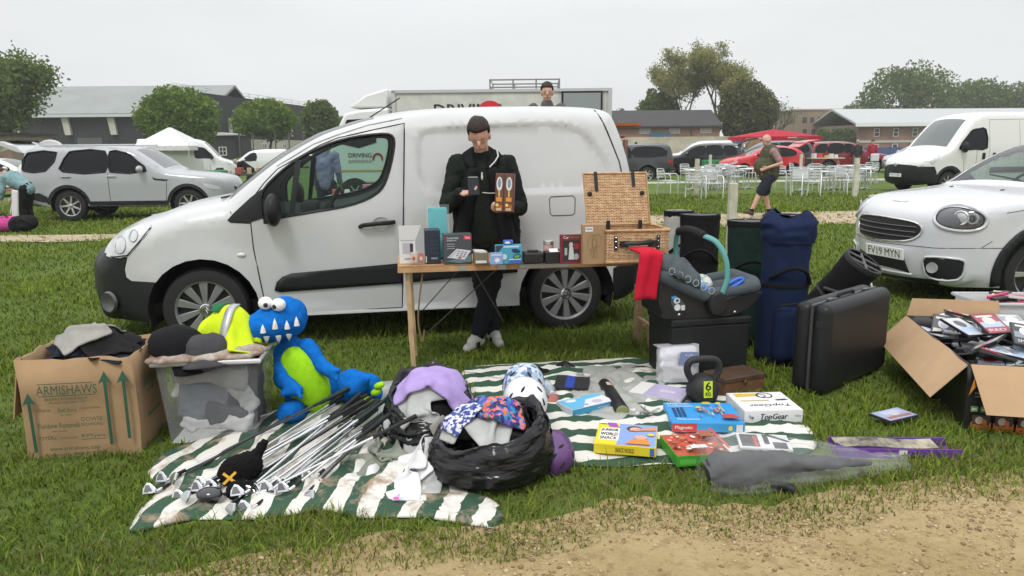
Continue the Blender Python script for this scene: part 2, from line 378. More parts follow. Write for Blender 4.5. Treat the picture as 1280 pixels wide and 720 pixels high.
def pebbles(name,n,sampler,smin,smax):
 P=[]
 while len(P)<n:
  p=sampler()
  if p is not None:P.append(p)
 P=np.array(P); s=smin*(smax/smin)**(RNG.random(n)**2.6)
 sc=s[:,None]*RNG.uniform(.6,1.2,(n,3)); sc[:,2]*=.65
 jit=1+RNG.uniform(-.22,.22,(n,len(IV),1)); a=RNG.uniform(0,6.28,n); c,s_=np.cos(a)[:,None],np.sin(a)[:,None]
 V=IV[ None]*jit*sc[:,None,:]; x=V[...,0]*c-V[...,1]*s_; y=V[...,0]*s_+V[...,1]*c
 V=np.stack([x+P[:,0:1],y+P[:,1:2],V[...,2]+P[:,2:3]+sc[:,2:3]*.35],-1).reshape(-1,3)
 Fc=(IF[ None]+(np.arange(n)*len(IV))[:,None,None]).reshape(-1,3)
 o=npmesh(name,V,Fc,tintmat(name+'_stone',[(.17,.115,.06),(.30,.21,.115),(.38,.28,.16),(.46,.37,.25)]),colors=np.repeat(RNG.random(n),len(IV)))
 return tag(o,kind='stuff')
def samp_path():
 y=2.2+1.6*random.random()**1.1; x=random.uniform(-.72,.74)*y
 if y>edge_y(x)-.02: return None
 c=NZ.noise(Vector((x*1.5,y*2.2,3)))+.4*NZ.noise(Vector((x*6,y*6,9)))+(x+.2)*.16-.1+(2.75-y)*.5
 if c<random.uniform(-.25,.45): return None
 return (x,y,.004)
o=pebbles('loose_stones',12000,samp_path,.0016,.012); tag(o,'pale loose stones scattered over the sandy earth path in the foreground','stones')
def samp_trk():
 x=random.uniform(-14,22); y=random.uniform(14,16.5)+.11*x; return (x,y,.004+gz(x,y))
o=pebbles('track_gravel',3500,samp_trk,.012,.05); tag(o,'pale gravel lying along the track behind the white van','gravel')
def pin(x,y,P):
 c= False; j=len(P)-1
 for i in range(len(P)):
  if (P[i][1]>y)!=(P[j][1]>y) and x<(P[j][0]-P[i][0])*(y-P[i][1])/(P[j][1]-P[i][1])+P[i][0]:c= not c
  j=i
 return c
def npin(X,Y,P):
 c=np.zeros(len(X),bool); j=len(P)-1
 for i in range(len(P)):
  yi,yj,xi,xj=P[i][1],P[j][1],P[i][0],P[j][0]
  if yi!=yj:c^=((yi>Y)!=(yj>Y))&(X<(xj-xi)*(Y-yi)/(yj-yi)+xi)
  j=i
 return c
MASKS=[]
GRASSMAT=tintmat('grass_blade',[(.26,.22,.09),(.055,.086,.012),(.145,.205,.024),(.225,.295,.044),(.33,.38,.09)],.6,.3,[0,.12,.45,.8,1])
def npnoise(x,y,f,seed):
 xi,yi=x*f,y*f; t=0
 r=np.random.default_rng(seed)
 for _ in range(7):
  a,k,p=r.uniform(0,6.28),r.uniform(.5,1.6),r.uniform(0,6.28); t=t+np.sin((xi*np.cos(a)+yi*np.sin(a))*k*2.2+p)
 return t/7
def grow_grass(n0,y0,y1,hmul,wmul,name,p=1.75,pos= None,lab= None):
 U=RNG.random(n0); e=2-p; Y=(y0**e+U*(y1**e-y0**e))**(1/e); X=RNG.uniform(-.76,.78,n0)*Y
 if pos is not None:X,Y=pos
 cl=npnoise(X,Y,1.6,3)*.75+npnoise(X,Y,5.5,5)*.6+npnoise(X,Y,.5,8)*.6
 ed=np.interp(X,[q.x for q in EW],[q.y for q in EW])+.05*npnoise(X,Y,9,2); dd=Y-ed
 keep=(dd>.14)|(RNG.random(n0)<np.clip(1.08+dd*2.0+npnoise(X,Y,4,12)*.8,0,1))&(dd>-.26)
 keep&=RNG.random(n0)<.72+.5*cl
 tm=Y-.11*X; keep&=~((tm>14.05)&(tm<16.45))|(RNG.random(n0)<.04)
 for M_ in MASKS:keep&=~npin(X,Y,M_)
 X,Y,cl,dd=X[keep],Y[keep],cl[keep],dd[keep]; n=len(X)
 far=np.clip((Y-3)/14,0,1)
 h=hmul*(.020+.040*RNG.random(n)**1.4)*(1+.55*cl)*(1+.5*far)*np.clip(.75+dd*.9,.5,1)
 tall=RNG.random(n)<.025; h[tall]*=1.7; wd=wmul*RNG.uniform(.0016,.0036,n)*(1+far*3.2)
 a=RNG.uniform(0,6.28,n); lean=h*(RNG.uniform(.2,1.5,n)); dx,dy=np.cos(a),np.sin(a)
 qa,qc=np.clip((-X-4.5)/4,0,1),np.clip((Y-12)/4,0,1); ZG=-.20*(qa*qa*(3-2*qa))*(qc*qc*(3-2*qc))
 px,py=-np.sin(a+RNG.normal(0,.5,n)),np.cos(a+RNG.normal(0,.5,n))
 def pt(t,side,zf): return np.stack([X+dx*lean*t**1.6+px*wd*side,Y+dy*lean*t**1.6+py*wd*side,h*zf+ZG],-1)
 V=np.stack([pt(0,-1,0),pt(0,1,0),pt(.55,-.8,.62),pt(.55,.8,.62),pt(1,0,.92)],1).reshape(-1,3)
 base=(np.arange(n)*5)[:,None]; Fc=np.concatenate([base+np.array([[0,1,3]]),base+np.array([[0,3,2]]),base+np.array([[2,3,4]])])
 t=np.clip(.42+.22*cl+RNG.normal(0,.17,n),.12,1); dry=RNG.random(n)<(.07+.25*(dd<.35)); t[dry]=RNG.uniform(0,.1,dry.sum())
 o=npmesh(name,V,Fc,GRASSMAT,colors=np.repeat(t,5))
 return tag(o,lab or 'short tufted green grass of the field','grass',kind='stuff')
BARK=mat('bark',(.10,.08,.06),.95,nz=(6,.5),bump=(14,.6))
def tree(name,label,loc,H,trunk_r,levels,leafcols,nleaf,leaf,spread=1.,fork=.3,dens=.5,seed=1,flat=1.,group= None,shape= None,up=.25):
 """trunk and limbs by recursive forking; leaves gathered in loose sprays round the twigs"""
 R=random.Random(seed); root=thing(name,label,'tree',loc,0,group); b=MB(); tips=[]
 def grow(p,d,ln,r,lv):
  pts=[p]; q=p.copy(); dd=d.copy(); n=4
  for k in range(n):
   dd=(dd+Vector((R.gauss(0,.13),R.gauss(0,.13),R.gauss(.03,.07)+(up*.12 if lv<levels else 0)))).normalized(); q=q+dd*ln/n; pts.append(q)
   if lv<=2:tips.append((q.copy(),lv))
  b.tube(pts,[r*(1-.45*k/n) for k in range(n+1)],6 if lv<2 else 8)
  if lv==0:tips.append((q,0)); return
  m=R.choice((2,3,3)) if lv<levels else 4
  for k in range(m):
   az=2*PI*(k+R.random()*.7)/m; tilt=spread*R.uniform(.35,.85)
   u=dd.orthogonal().normalized(); v=dd.cross(u); nd=(dd*math.cos(tilt)+(u*math.cos(az)+v*math.sin(az))*math.sin(tilt)); nd.z=nd.z*flat+.12
   st=pts[-1] if k<2 else pts[R.randint(2,n)]
   grow(st,nd.normalized(),ln*R.uniform(.62,.82),r*.55,lv-1)
 grow(Vector((0,0,0)),Vector((R.gauss(0,.04),R.gauss(0,.04),1)),H*fork,trunk_r,levels)
 b.build('trunk',BARK,root,smooth=60)
 if nleaf:
  T=np.array([t[0][:] for t in tips]); k=RNG.integers(0,len(T),nleaf); C=T[k]+RNG.normal(0,dens,(nleaf,3))*np.array([1,1,.75])
  if shape is not None:
   m2=int(nleaf*.75); th=RNG.normal(0,1,(m2,3)); th/=np.linalg.norm(th,axis=1)[:,None]; rr=.52+.5*RNG.random(m2)**.55
   lump=1+.22*npnoise(th[:,0]+th[:,2],th[:,1]-th[:,2],3.4,seed)+.12*npnoise(th[:,0]-th[:,2],th[:,1]+th[:,2],9,seed+1); E_=th*(rr*lump)[:,None]*np.array([shape[2],shape[2],shape[3]])+np.array([0,0,shape[1]])
   low=E_[:,2]<shape[1]-shape[3]*.8; C=np.concatenate([C[:nleaf-m2],E_[~low]])
   q=(C-np.array([0,0,shape[1]]))/np.array([shape[2],shape[2],shape[3]]); C=C[(q**2).sum(1)<1.4]
  n=len(C); sz=leaf*RNG.uniform(.6,1.3,n)[:,None]; a=RNG.normal(0,1,(n,3)); a/=np.linalg.norm(a,axis=1)[:,None]
  c2=np.cross(a,RNG.normal(0,1,(n,3))); c2/=np.linalg.norm(c2,axis=1)[:,None]; c2*=sz*.6; a*=sz
  V=np.stack([C-a,C+c2,C+a,C-c2],1).reshape(-1,3); Fc=np.arange(n*4).reshape(-1,4)
  t=np.clip(.5+.28*npnoise(C[:,0]+C[:,2]*.6,C[:,1]-C[:,2]*.8,1.1,seed)+RNG.normal(0,.16,n),0,1)
  npmesh('crown',V,Fc,tintmat('leaf_'+name+str(seed),leafcols,.7,.35),root,colors=np.repeat(t,4))
 return root
G1=[(.055,.088,.022),(.115,.165,.040),(.18,.24,.06)]; G2=[(.075,.125,.022),(.14,.215,.038),(.22,.31,.06)]
G3=[(.16,.17,.055),(.26,.26,.095),(.36,.34,.13)]; G4=[(.08,.11,.04),(.13,.17,.06),(.18,.22,.08)]
def tpos(px,Y):p=at(px,180,Y); return (p.x,Y,0)
FT='trees along the far edge of the showground'
tree('oak_tree','tall dark leafy tree at the far left edge of the scene beside the dark hall',tpos(8,62),12.6,.34,4,G1,15000,.17,1.0,.25,.62,11,group=FT)
tree('lime_tree','dense round clipped green tree in front of the dark hall',tpos(226,66),5.6,.2,3,G2,15000,.16,.9,.35,.5,5,shape=(0,4.15,3.2,2.75),group=FT)
tree('lime_tree','round green tree on a bare forked trunk beside the cream wall',tpos(333,78),5.6,.2,3,G2,8000,.19,.9,.42,.5,8,shape=(0,4.5,3.1,2.0),group=FT)
tree('lime_tree','smaller upright green tree right of the forked tree, near the truck roof',tpos(402,84),6.0,.2,3,G1,8000,.19,.8,.4,.5,9,shape=(0,4.4,2.0,2.4),group=FT)
tree('lime_tree','low dark tree half hidden behind the truck cab roof',tpos(436,105),5.2,.2,3,G1,4000,.22,.8,.4,.5,14,shape=(0,4.2,2.0,1.6),group=FT)
tree('poplar_tree','tallest sparse spring tree with yellow green leaves above the brick shed',tpos(890,92),16.0,.40,5,G3,20000,.14,.86,.27,.40,23,group=FT,up=.6)
tree('poplar_tree','slimmer sparse yellow green tree left of the tallest tree',tpos(846,96),14.8,.30,5,G3,12000,.14,.80,.27,.40,27,group=FT,up=.6)
tree('ash_tree','low dark green tree behind the left end of the brick shed',tpos(822,98),8.2,.22,3,G1,5000,.24,.9,.36,.55,31,shape=(0,5.6,2.6,3.0),group=FT)
tree('sycamore_tree','broad olive tree right of the brick shed roof',tpos(932,88),7.5,.3,4,[(.07,.078,.028),(.11,.12,.042),(.16,.165,.06)],13000,.2,.9,.34,.6,35,shape=(0,4.9,3.1,3.6),group=FT)
tree('bare_tree','nearly bare grey twiggy tree beside the stone block',tpos(974,100),8.0,.16,4,G4,500,.13,.8,.32,.4,41,group=FT,up=.6)
tree('beech_tree','large domed green tree rising behind the brick hall',tpos(1130,150),15,.4,4,G1,12000,.3,.95,.34,.75,44,shape=(0,10.3,8.6,6.4),group=FT)
tree('beech_tree','domed green tree behind the white vans at the right',tpos(1215,160),13,.35,4,G1,9000,.3,.95,.34,.75,47,shape=(0,9.3,6.8,5.4),group=FT)
tree('beech_tree','green tree cut by the right edge behind the white vans',tpos(1278,160),12.5,.35,4,G4,8000,.3,.95,.34,.75,49,shape=(0,8.9,6.0,5.2),group=FT)
tree('beech_tree','small far green tree between the stone block and the brick hall',tpos(1066,190),11,.3,3,G4,4000,.3,.95,.34,.75,52,shape=(0,7.6,4.2,4.2),group=FT)
for px,Y,lab in ((755,150,'far pale tree right of the orange hatch'),(775,155,'far pale tree above the brick shed roof')):
 tree('far_tree',lab,tpos(px,Y),8,.2,3,G4,2500,.28,.9,.35,.6,int(px),shape=(0,6.2,2.8,2.6),group=FT)
def win(root,x,y,z,wd,ht,frame,glass,bars=(1,1),d=.06,out=-1):
 """window on a wall facing -y at local (x, y, z)"""
 b=MB(); t=.07
 for cx,cz,sx,sz in ((x-wd/2+t/2,z,t,ht),(x+wd/2-t/2,z,t,ht),(x,z-ht/2+t/2,wd-2*t,t),(x,z+ht/2-t/2,wd-2*t,t)):b.box((cx,y-d/2,cz),(sx,d,sz))
 for i in range(1,bars[0]+1):b.box((x-wd/2+wd*i/(bars[0]+1),y-d*.4,z),(.05,d*.8,ht-2*t))
 for i in range(1,bars[1]+1):b.box((x,y-d*.35,z-ht/2+ht*i/(bars[1]+1)),(wd-2*t,d*.6,.05))
 f=b.build('window',frame,root); MB().box((x,y-.01,z),(wd-t,.02,ht-t)).build('pane',glass,f)
GL=mat('dark_glass',(.03,.035,.04),.08); WHT=mat('white_frame',(.75,.75,.73),.5); DKC=mat('dark_cladding',(.030,.033,.033),.7,nz=(.25,.25))
def ribbed(name,col,scale,axis=0):
 m=mat(name,col,.65,nz=(.4,.15)); nt=m.node_tree; tcn=nt.nodes.new('ShaderNodeTexCoord'); wv=nt.nodes.new('ShaderNodeTexWave'); wv.inputs['Scale'].default_value=scale; wv.bands_direction='XYZ'[axis]
 nt.links.new(tcn.outputs['Object'],wv.inputs[0]); bp=nt.nodes.new('ShaderNodeBump'); bp.inputs['Strength'].default_value=.5; bp.inputs['Distance'].default_value=.05
 nt.links.new(wv.outputs['Fac'],bp.inputs['Height']); nt.links.new(bp.outputs[0],nt.nodes['Principled BSDF'].inputs['Normal']); return m
RIB=ribbed('dark_ribbed_cladding',(.035,.038,.038),1.3); RFG=ribbed('grey_roof_sheet',(.26,.28,.27),.9)
def wallbox(b,x0,x1,y0,y1,z0,z1):b.box(((x0+x1)/2,(y0+y1)/2,(z0+z1)/2),(x1-x0,y1-y0,z1-z0)); return b
Y=80; x0=at(-120,180,Y).x; x1=at(262,180,Y).x; cx=(x0+x1)/2; hw=(x1-x0)/2
h=thing('dark_hall','long dark clad hall with a wide grey sloping roof behind the silver estate car','building',(cx,Y,0))
wallbox(MB(),-hw,hw,0,16,0,5.1).build('wall',RIB,h)
b=MB(); b.prism([(-.6,5.12),(8,8.55),(16.6,5.12),(16.6,5.32),(8,8.85),(-.6,5.40)],(-hw-.3,0,0),(0,1,0),(0,0,1),2*hw+.6); b.build('roof',RFG,h)
wallbox(MB(),-hw,hw,-.75,-.62,5.02,5.3).build('gutter',mat('gutter_pale',(.55,.57,.56),.5),h)
for px in (-40,20,84,141,205):
 b=MB(); xx=at(px,160,Y).x-cx; b.prism([(xx-.35,5.0),(xx+.35,5.0),(xx+.55,3.2),(xx-.1,3.2)],(0,-.001,0),(1,0,0),(0,0,1),.35); b.build('fin',mat('pale_concrete',(.50,.48,.43),.8),h)
xx=at(113,180,Y).x-cx; b=MB(); wallbox(b,xx-1.3,xx+1.3,-.06,0,0,2.9); b.build('door',ribbed('roller_shutter',(.13,.14,.14),9,2),h)
xx=at(180,180,Y).x-cx; wallbox(MB(),xx-.9,xx+.9,-.08,-.002,0,5).build('panel',DKC,h)
Y=86; A_=at(256,180,79.2); B_=at(425,180,118); d_=Vector((B_.x-A_.x,B_.y-A_.y,0)); ln=d_.length; rz=math.atan2(d_.y,d_.x)
h2=thing('dark_warehouse','dark clad warehouse receding behind the round trees with a pale lower storey','building',(A_.x,A_.y,0),rz)
b=MB(); wallbox(b,0,17,0,.4,0,7.4); wallbox(b,17,ln,0,20,0,7.4); b.build('wall',DKC,h2)
wallbox(MB(),4,ln,-.5,-.002,0,2.7).build('lower_storey',mat('cream_render',(.52,.48,.40),.8,nz=(.5,.2)),h2)
wallbox(MB(),4,ln,-.6,-.503,1.5,1.62).build('rail',mat('pipe_grey',(.3,.29,.27),.6),h2)
for i in range(9):wallbox(MB(),1.2+i*4,1.6+i*4,-.25,-.001,3.2 if i else 2.9,5).build('fin',MATS['pale_concrete'],h2)
b=MB()
for i in range(15):b.box((1.5+i*2.5,3,7.9),(.06,.06,1.0))
for z in (7.7,8.05,8.4):b.box((ln/2,3,z),(ln,.05,.05))
for i in range(14):b.tube([(1.5+i*2.5,3,7.4),(4+i*2.5,3,8.4)],.025,4)
b.build('roof_railing',mat('pale_steel',(.55,.57,.58),.5,.3),h2)
for i in range(5):win(h2,7+i*5.5,-.505,1.95,1.1,.55,WHT,GL)
p=at(276,185,79); h3=thing('dark_annexe','small dark flat roofed annexe beside the dense round tree','building',(p.x,79,0))
wallbox(MB(),-1.8,1.5,0,5,0,3.0).build('wall',DKC,h3); MB().prism([(-2,3.02),(1.7,3.02),(1.7,3.12),(-2,3.5)],(0,-.3,0),(1,0,0),(0,0,1),-5.5).build('roof',MATS['gutter_pale'],h3); win(h3,.2,-.001,1.4,.8,.9,WHT,GL)
p=at(2,185,55); h4=thing('brown_shed','small brown brick shed at the left edge under the raised tailgate','building',(p.x-2.4,55,0))
wallbox(MB(),-2.5,3.1,0,5,0,2.75).build('wall',brickmat('brown_brick',(.20,.13,.09),(.16,.10,.07),(.2,.17,.14)),h4); wallbox(MB(),-2.7,3.3,-.2,5.2,2.752,2.9).build('roof',DKC,h4)
BR=brickmat('red_brick',(.27,.13,.075),(.21,.10,.06),(.28,.23,.18),1.)
Y=80; x0=at(730,180,Y).x; x1=at(899,180,Y).x; cx=(x0+x1)/2; hw=(x1-x0)/2
h=thing('brick_shed','long low brick shed with a dark tiled roof and a blue sign','building',(cx,Y,0))
wallbox(MB(),-hw,hw,0,9,0,3.6).build('wall',BR,h)
MB().prism([(-.4,3.45),(4.5,5.25),(9.4,3.45),(9.4,3.6),(4.5,5.45),(-.4,3.62)],(-hw-.2,0,0),(0,1,0),(0,0,1),2*hw+.4).build('roof',mat('dark_tile',(.055,.052,.052),.85,nz=(2,.3)),h)
for px in (806,843,882):win(h,at(px,170,Y).x-cx,-.002,3.1,1.15,.55,mat('blind_grey',(.45,.44,.42),.6),mat('blind_pale',(.30,.30,.29),.6))
xx=at(825,170,Y).x-cx; f=MB(); wallbox(f,xx-1.1,xx+1.1,-.1,-.003,2.25,3.0); f=f.build('sign_board',mat('sign_teal',(.05,.13,.16),.6),h)
Ink((xx-1.1,-.1,2.25),(1,0,0),(0,0,1),.01).rect(.0,0,2.2,.16,(.7,.7,.7)).text('OLD BRICKWORKS'[:0] or 'CAFE',.5,.3,1.2,.3,(.5,.6,.62)).build(f) if False else None
tag(f,'teal sign board with a white lower strip'); wallbox(MB(),xx-1.1,xx+1.1,-.12,-.102,2.25,2.42).build('strip',WHT,f)
MB().tube([(at(864,170,Y).x-cx,-.06,0),(at(864,170,Y).x-cx,-.06,3.5)],.05,6).build('downpipe',mat('pipe_dark',(.1,.09,.08),.6),h)
x0=at(765,180,77).x; x1=at(912,180,77).x
o=wallbox(MB(),x0,x1,77,77.3,0,2.45).build('boundary_wall',mat('pale_flaking_render',(.52,.48,.40),.9,nz=(1.1,.6,8),col2=(.36,.31,.24))); tag(o,'pale flaking rendered wall in front of the brick shed','wall')
o=wallbox(MB(),x1+.1,x1+1.6,77.5,77.6,0,1.9).build('blue_hoarding',mat('blue_panel',(.05,.12,.30),.6)); tag(o,'narrow blue hoarding panel at the end of the pale wall','hoarding')
Y=130; x0=at(992,180,Y).x; x1=at(1072,180,Y).x; cx=(x0+x1)/2; hw=(x1-x0)/2
h=thing('stone_block','pale brown flat roofed block with rows of windows in the far distance','building',(cx,Y,0))
ST=mat('brown_stone',(.27,.20,.145),.9,nz=(.3,.25)); wallbox(MB(),-hw,hw,0,10,0,7.3).build('wall',ST,h)
wallbox(MB(),-hw-.15,hw*.45,-.15,10,7.302,7.55).build('parapet',mat('stone_cap',(.36,.31,.25),.9),h)
for r_,(z,n_) in enumerate(((5.7,7),(3.4,6),(1.2,6))):
 for i in range(n_):win(h,-hw+1+(2*hw-2)*(i+.5)/n_,-.002,z,.75,1.0 if r_==0 else 1.6,mat('brown_frame',(.16,.12,.1),.6),GL)
for px in (1029,1046,1060):
 p=at(px,175,118); tree('shrub',{1029:'left dark shrub',1046:'middle dark shrub',1060:'right dark shrub'}[px]+' in front of the far stone block',(p.x,118,0),3,.1,2,G1,1800,.18,.8,.3,.4,px,shape=(0,2.4,1.2,1.6),group='shrubs before the stone block')
Y=118; x0=at(1066,180,Y).x; x1=at(1330,180,Y).x; hw=(x1-x0)/2; cx=(x0+x1)/2
h=thing('brick_hall','two storey brick hall with a pale metal roof behind the large white van','building',(cx,Y,0),rad(4))
BR2=brickmat('hall_brick',(.25,.12,.08),(.20,.095,.065),(.26,.21,.17),1.); wallbox(MB(),-hw,hw,0,14,-1,4.5).build('wall',BR2,h)
MB().prism([(-.8,4.45),(7,6.9),(14.8,4.45),(14.8,4.7),(7,7.2),(-.8,4.75)],(-hw-.8,0,0),(0,1,0),(0,0,1),2*hw+1.6).build('roof',mat('pale_metal_roof',(.42,.44,.44),.5,.2),h)
wallbox(MB(),-hw-.8,hw+.8,-.95,-.805,4.2,4.75).build('fascia',WHT,h); wallbox(MB(),-hw,hw,-.1,-.003,1.75,2.1).build('band',mat('concrete_band',(.45,.43,.4),.8),h)
for i in range(9):
 for z,hh in ((3.3,1.25),(.8,1.5)):win(h,-hw+3.1+i*3.1,-.004,z,.85,hh,WHT,GL,(0,1))
b=MB(); x0=at(1000,180,100).x
for i in range(16):b.box((x0+i*1.1,100,.6),(.06,.06,1.2))
b.box((x0+8.25,100.06,.6),(16.5,.04,1.0)); o=b.build('blue_fence',mat('fence_blue',(.06,.09,.20),.6)); tag(o,'blue panel fence in front of the brick hall','fence')
p=at(380,190,74); b=MB(); b.grid( lambda u,v:Vector((p.x-9+18*u,70+6*v,1.1*math.sin(PI*v)**.7*min(1,4*u,4*(1-u))*(1+.15*NZ.noise(Vector((u*9,v*4,1)))))),30,8); o=b.build('grass_bank',GM,smooth=180); tag(o,kind='structure')
for i,px in enumerate((300,317,345,362,380,398)):
 p=at(px,187,72); o=MB().box((p.x,72,1.55),(.1,.1,3.1)).build('fence_post',mat('dark_post',(.09,.09,.08),.8)); tag(o,'thin dark fence post on the far bank below the dark warehouse','fence post','fence posts on the far bank')
hz=bpy.data.materials.new('damp_air'); hz.use_nodes= True; n_=hz.node_tree.nodes; n_.remove(n_['Principled BSDF']); v_=n_.new('ShaderNodeVolumePrincipled'); v_.inputs['Color'].default_value=(.9,.92,.94,1); v_.inputs['Density'].default_value=.0008; v_.inputs['Anisotropy'].default_value=.2
hz.node_tree.links.new(v_.outputs[0],n_['Material Output'].inputs['Volume']); tag(MB().box((0,120,10),(620,440,22.5)).build('haze',hz),kind='stuff')
RUB=mat('tyre_rubber',(.018,.018,.018),.8,nz=(20,.3)); BLK=mat('black_plastic',(.016,.017,.018),.5,nz=(8,.25),spec=.3); GAP=mat('panel_gap',(.012,.012,.012),.8)
VW=mat('van_white',(.53,.54,.54),.28,coat=.5,nz=(1.6,.10,8)); GLS=mat('window_glass',(.75,.9,.85),.02,trans=1.,ior=1.02,alpha=1); TINT=mat('privacy_glass',(.006,.007,.008),.06,spec=.3)
CHR=mat('chrome',(.8,.8,.8),.12,1.); ALU=mat('alloy_silver',(.55,.56,.57),.3,.85); LAMP=mat('lamp_lens',(.75,.78,.8),.05,trans=.55,coat=1.); REDL=mat('red_lens',(.35,.01,.012),.15,coat=1.)
CAB=mat('cabin_dark',(.03,.031,.033),.85); SEAT=mat('seat_cloth',(.06,.062,.068),.9)
def glassmat(name,tint,mixf):
 m=bpy.data.materials.new(name); m.use_nodes= True; nt=m.node_tree; N=nt.nodes; L=nt.links; N.remove(N['Principled BSDF'])
 t=N.new('ShaderNodeBsdfTransparent'); t.inputs[0].default_value=(*tint,1); g=N.new('ShaderNodeBsdfGlossy'); g.inputs['Roughness'].default_value=.02
 fr=N.new('ShaderNodeFresnel'); fr.inputs[0].default_value=mixf; ms=N.new('ShaderNodeMixShader'); L.new(fr.outputs[0],ms.inputs[0]); L.new(t.outputs[0],ms.inputs[1]); L.new(g.outputs[0],ms.inputs[2]); L.new(ms.outputs[0],N['Material Output'].inputs[0]); return m
GLS=glassmat('side_glass',(.60,.74,.68),1.35); SCR=glassmat('windscreen_glass',(.62,.72,.68),1.5)
def seg_dist(x,z,P):
 best=1e9
 for (ax,az),(bx,bz) in zip(P,P[1:]):
  dx,dz=bx-ax,bz-az; t=max(0,min(1,((x-ax)*dx+(z-az)*dz)/(dx*dx+dz*dz+1e-12))); d=(x-ax-t*dx)**2+(z-az-t*dz)**2
  if d<best:best=d
 return math.sqrt(best)
class Body:
 """car body: two curved side skins over a side silhouette, a crowned strip from bumper over bonnet and roof to tail"""
 def __init__(s,root,upper,z0,W,wheels,paint_m,fil=.12,belt=.9,tumble=.14,front=(.14,.5),rear=(.06,.3),bulge=(.05,.16,.05),grid=.08,sm=5,recess= None):
  s.root,s.hw,s.fil,s.belt,s.tumble,s.front,s.rear,s.bulge,s.grid,s.z0=root,W/2,fil,belt,tumble,front,rear,bulge,grid,z0
  s.paint=paint_m; s.U=[tuple(p) for p in smoothed(upper,sm)]; s.wheels=wheels; s.recess=recess
  s.xmin=min(p[0] for p in s.U); s.xmax=max(p[0] for p in s.U); s.ztop=max(p[1] for p in s.U)
  low=[]; xr=s.U[-1][0]; xf=s.U[0][0]
  for (wx,wz,r) in sorted(wheels,key= lambda q:-q[0]):
   a0=math.asin(max(-1,min(1,(z0-wz)/r)))
   for k in range(15):a=a0+(PI-2*a0)*k/14; low.append((wx+r*math.cos(a),wz+r*math.sin(a)))
  s.poly=s.U+low; s.holes=[]; s.regions=[]; s.screens=[]
 def w(s,x,z,d= None):
  h=s.hw; a,l=s.front; t=max(0,1-(x-s.xmin)/l)
  if t>0:h-=a*t**2.2
  a,l=s.rear; t=max(0,1-(s.xmax-x)/l)
  if t>0:h-=a*t**2.2
  if z>s.belt:h-=s.tumble*((z-s.belt)/(s.ztop-s.belt))**1.25
  else:h-=.05*((s.belt-z)/s.belt)**2.2
  if d is None:d=seg_dist(x,z,s.U)
  if d<s.fil:q=1-d/s.fil; h-=s.fil*(1-math.sqrt(max(0,1-q*q)))
  for wx,wz,r in s.wheels:
   q=math.hypot(x-wx,z-wz)-r
   if q<.12:h+=.018*(1-q/.12)**.5 if q>0 else .018
  if s.recess and pin(x,z,s.recess[0]):
   q=seg_dist(x,z,s.recess[0]+s.recess[0][:1]); h-=s.recess[1]*min(1,q/s.recess[2])
  return h
 def split(s):
  """skins; returns nothing, makes the parts"""
  edges=[]; verts=[]
  def add_loop(P,closed= True):
   i0=len(verts); verts.extend([Vector(p) for p in P]); n=len(P)
   for i in range(n if closed else n-1):edges.append((i0+i,i0+(i+1)%n))
  add_loop(s.poly)
  for nm,hp in s.holes:add_loop(hp)
  for r in s.regions:add_loop(r[2])
  if s.recess:
   add_loop(s.recess[0]); R0=s.recess[0]; mm=len(R0); inn=[]
   for i in range(mm):
    t=Vector(R0[(i+1)%mm])-Vector(R0[i-1]); t.normalize(); n=Vector((-t.y,t.x)); p=Vector(R0[i])+n*s.recess[2]*1.02
    if not pin(p.x,p.y,R0):p=Vector(R0[i])-n*s.recess[2]*1.02
    inn.append(tuple(p))
   add_loop(inn)
  xs0,zs0=s.xmin,s.z0; g=s.grid
  def ok(x,z):
   if not pin(x,z,s.poly): return False
   return not any(pin(x,z,hp) for _,hp in s.holes)
  near= lambda x,z,e:any(seg_dist(x,z,list(P)+[P[0]])<e for P in [s.poly]+[h for _,h in s.holes]+[r[2] for r in s.regions])
  i=0
  while xs0+i*g<s.xmax:
   j=0
   while zs0+j*g<s.ztop:
    x,z=xs0+(i+.5*(j%2))*g,zs0+j*g
    if ok(x,z) and not near(x,z,g*.3):verts.append(Vector((x,z)))
    j+=1
   i+=1
  for k in range(len(s.U)):
   a=Vector(s.U[max(0,k-1)]); c=Vector(s.U[min(len(s.U)-1,k+1)]); t=(c-a)
   if t.length<1e-6: continue
   t.normalize(); n=Vector((t.y,-t.x))
   for f in (.06,.2,.42,.75):
    p=Vector(s.U[k])+n*s.fil*f
    if ok(p.x,p.y) and seg_dist(p.x,p.y,s.U)>s.fil*f*.85 and not any(seg_dist(p.x,p.y,list(h)+[h[0]])<.012 for _,h in s.holes):verts.append(p)
  r=delaunay_2d_cdt(verts,edges,[],1,1e-5)
  V2,F2=r[0],r[2]; tri=[]
  for f in F2:
   cx=sum(V2[i].x for i in f)/len(f); cz=sum(V2[i].y for i in f)/len(f)
   if ok(cx,cz):
    reg= None
    for q in s.regions:
     if pin(cx,cz,q[2]):reg=q
    tri.append((f,reg))
  W_=[s.w(p.x,p.y) for p in V2]
  rows=[]; m=len(s.U); nU=14
  for k,(x,z) in enumerate(s.U):
   a=Vector(s.U[max(0,k-1)]); c=Vector(s.U[min(m-1,k+1)]); t=(c-a).normalized(); n=Vector((-t.y,t.x)); e=s.w(x,z,0.0)
   amt=s.bulge[0]*n.y**2+(s.bulge[1] if n.x<0 else s.bulge[2])*n.x**2
   amt*=min(1,k/4,(m-1-k)/4) if False else 1
   rows.append([Vector((x+n.x*amt*(1-u*u),u*e,z+n.y*amt*(1-u*u))) for u in [-1+2*i/nU for i in range(nU+1)]])
  groups=[]
  for q in [ None]+s.regions:
   if q and len(q)<=3:groups+=[(q,(-1,),MB()),(q,(1,),MB())]
   else:groups.append((q,(-1,1),MB()))
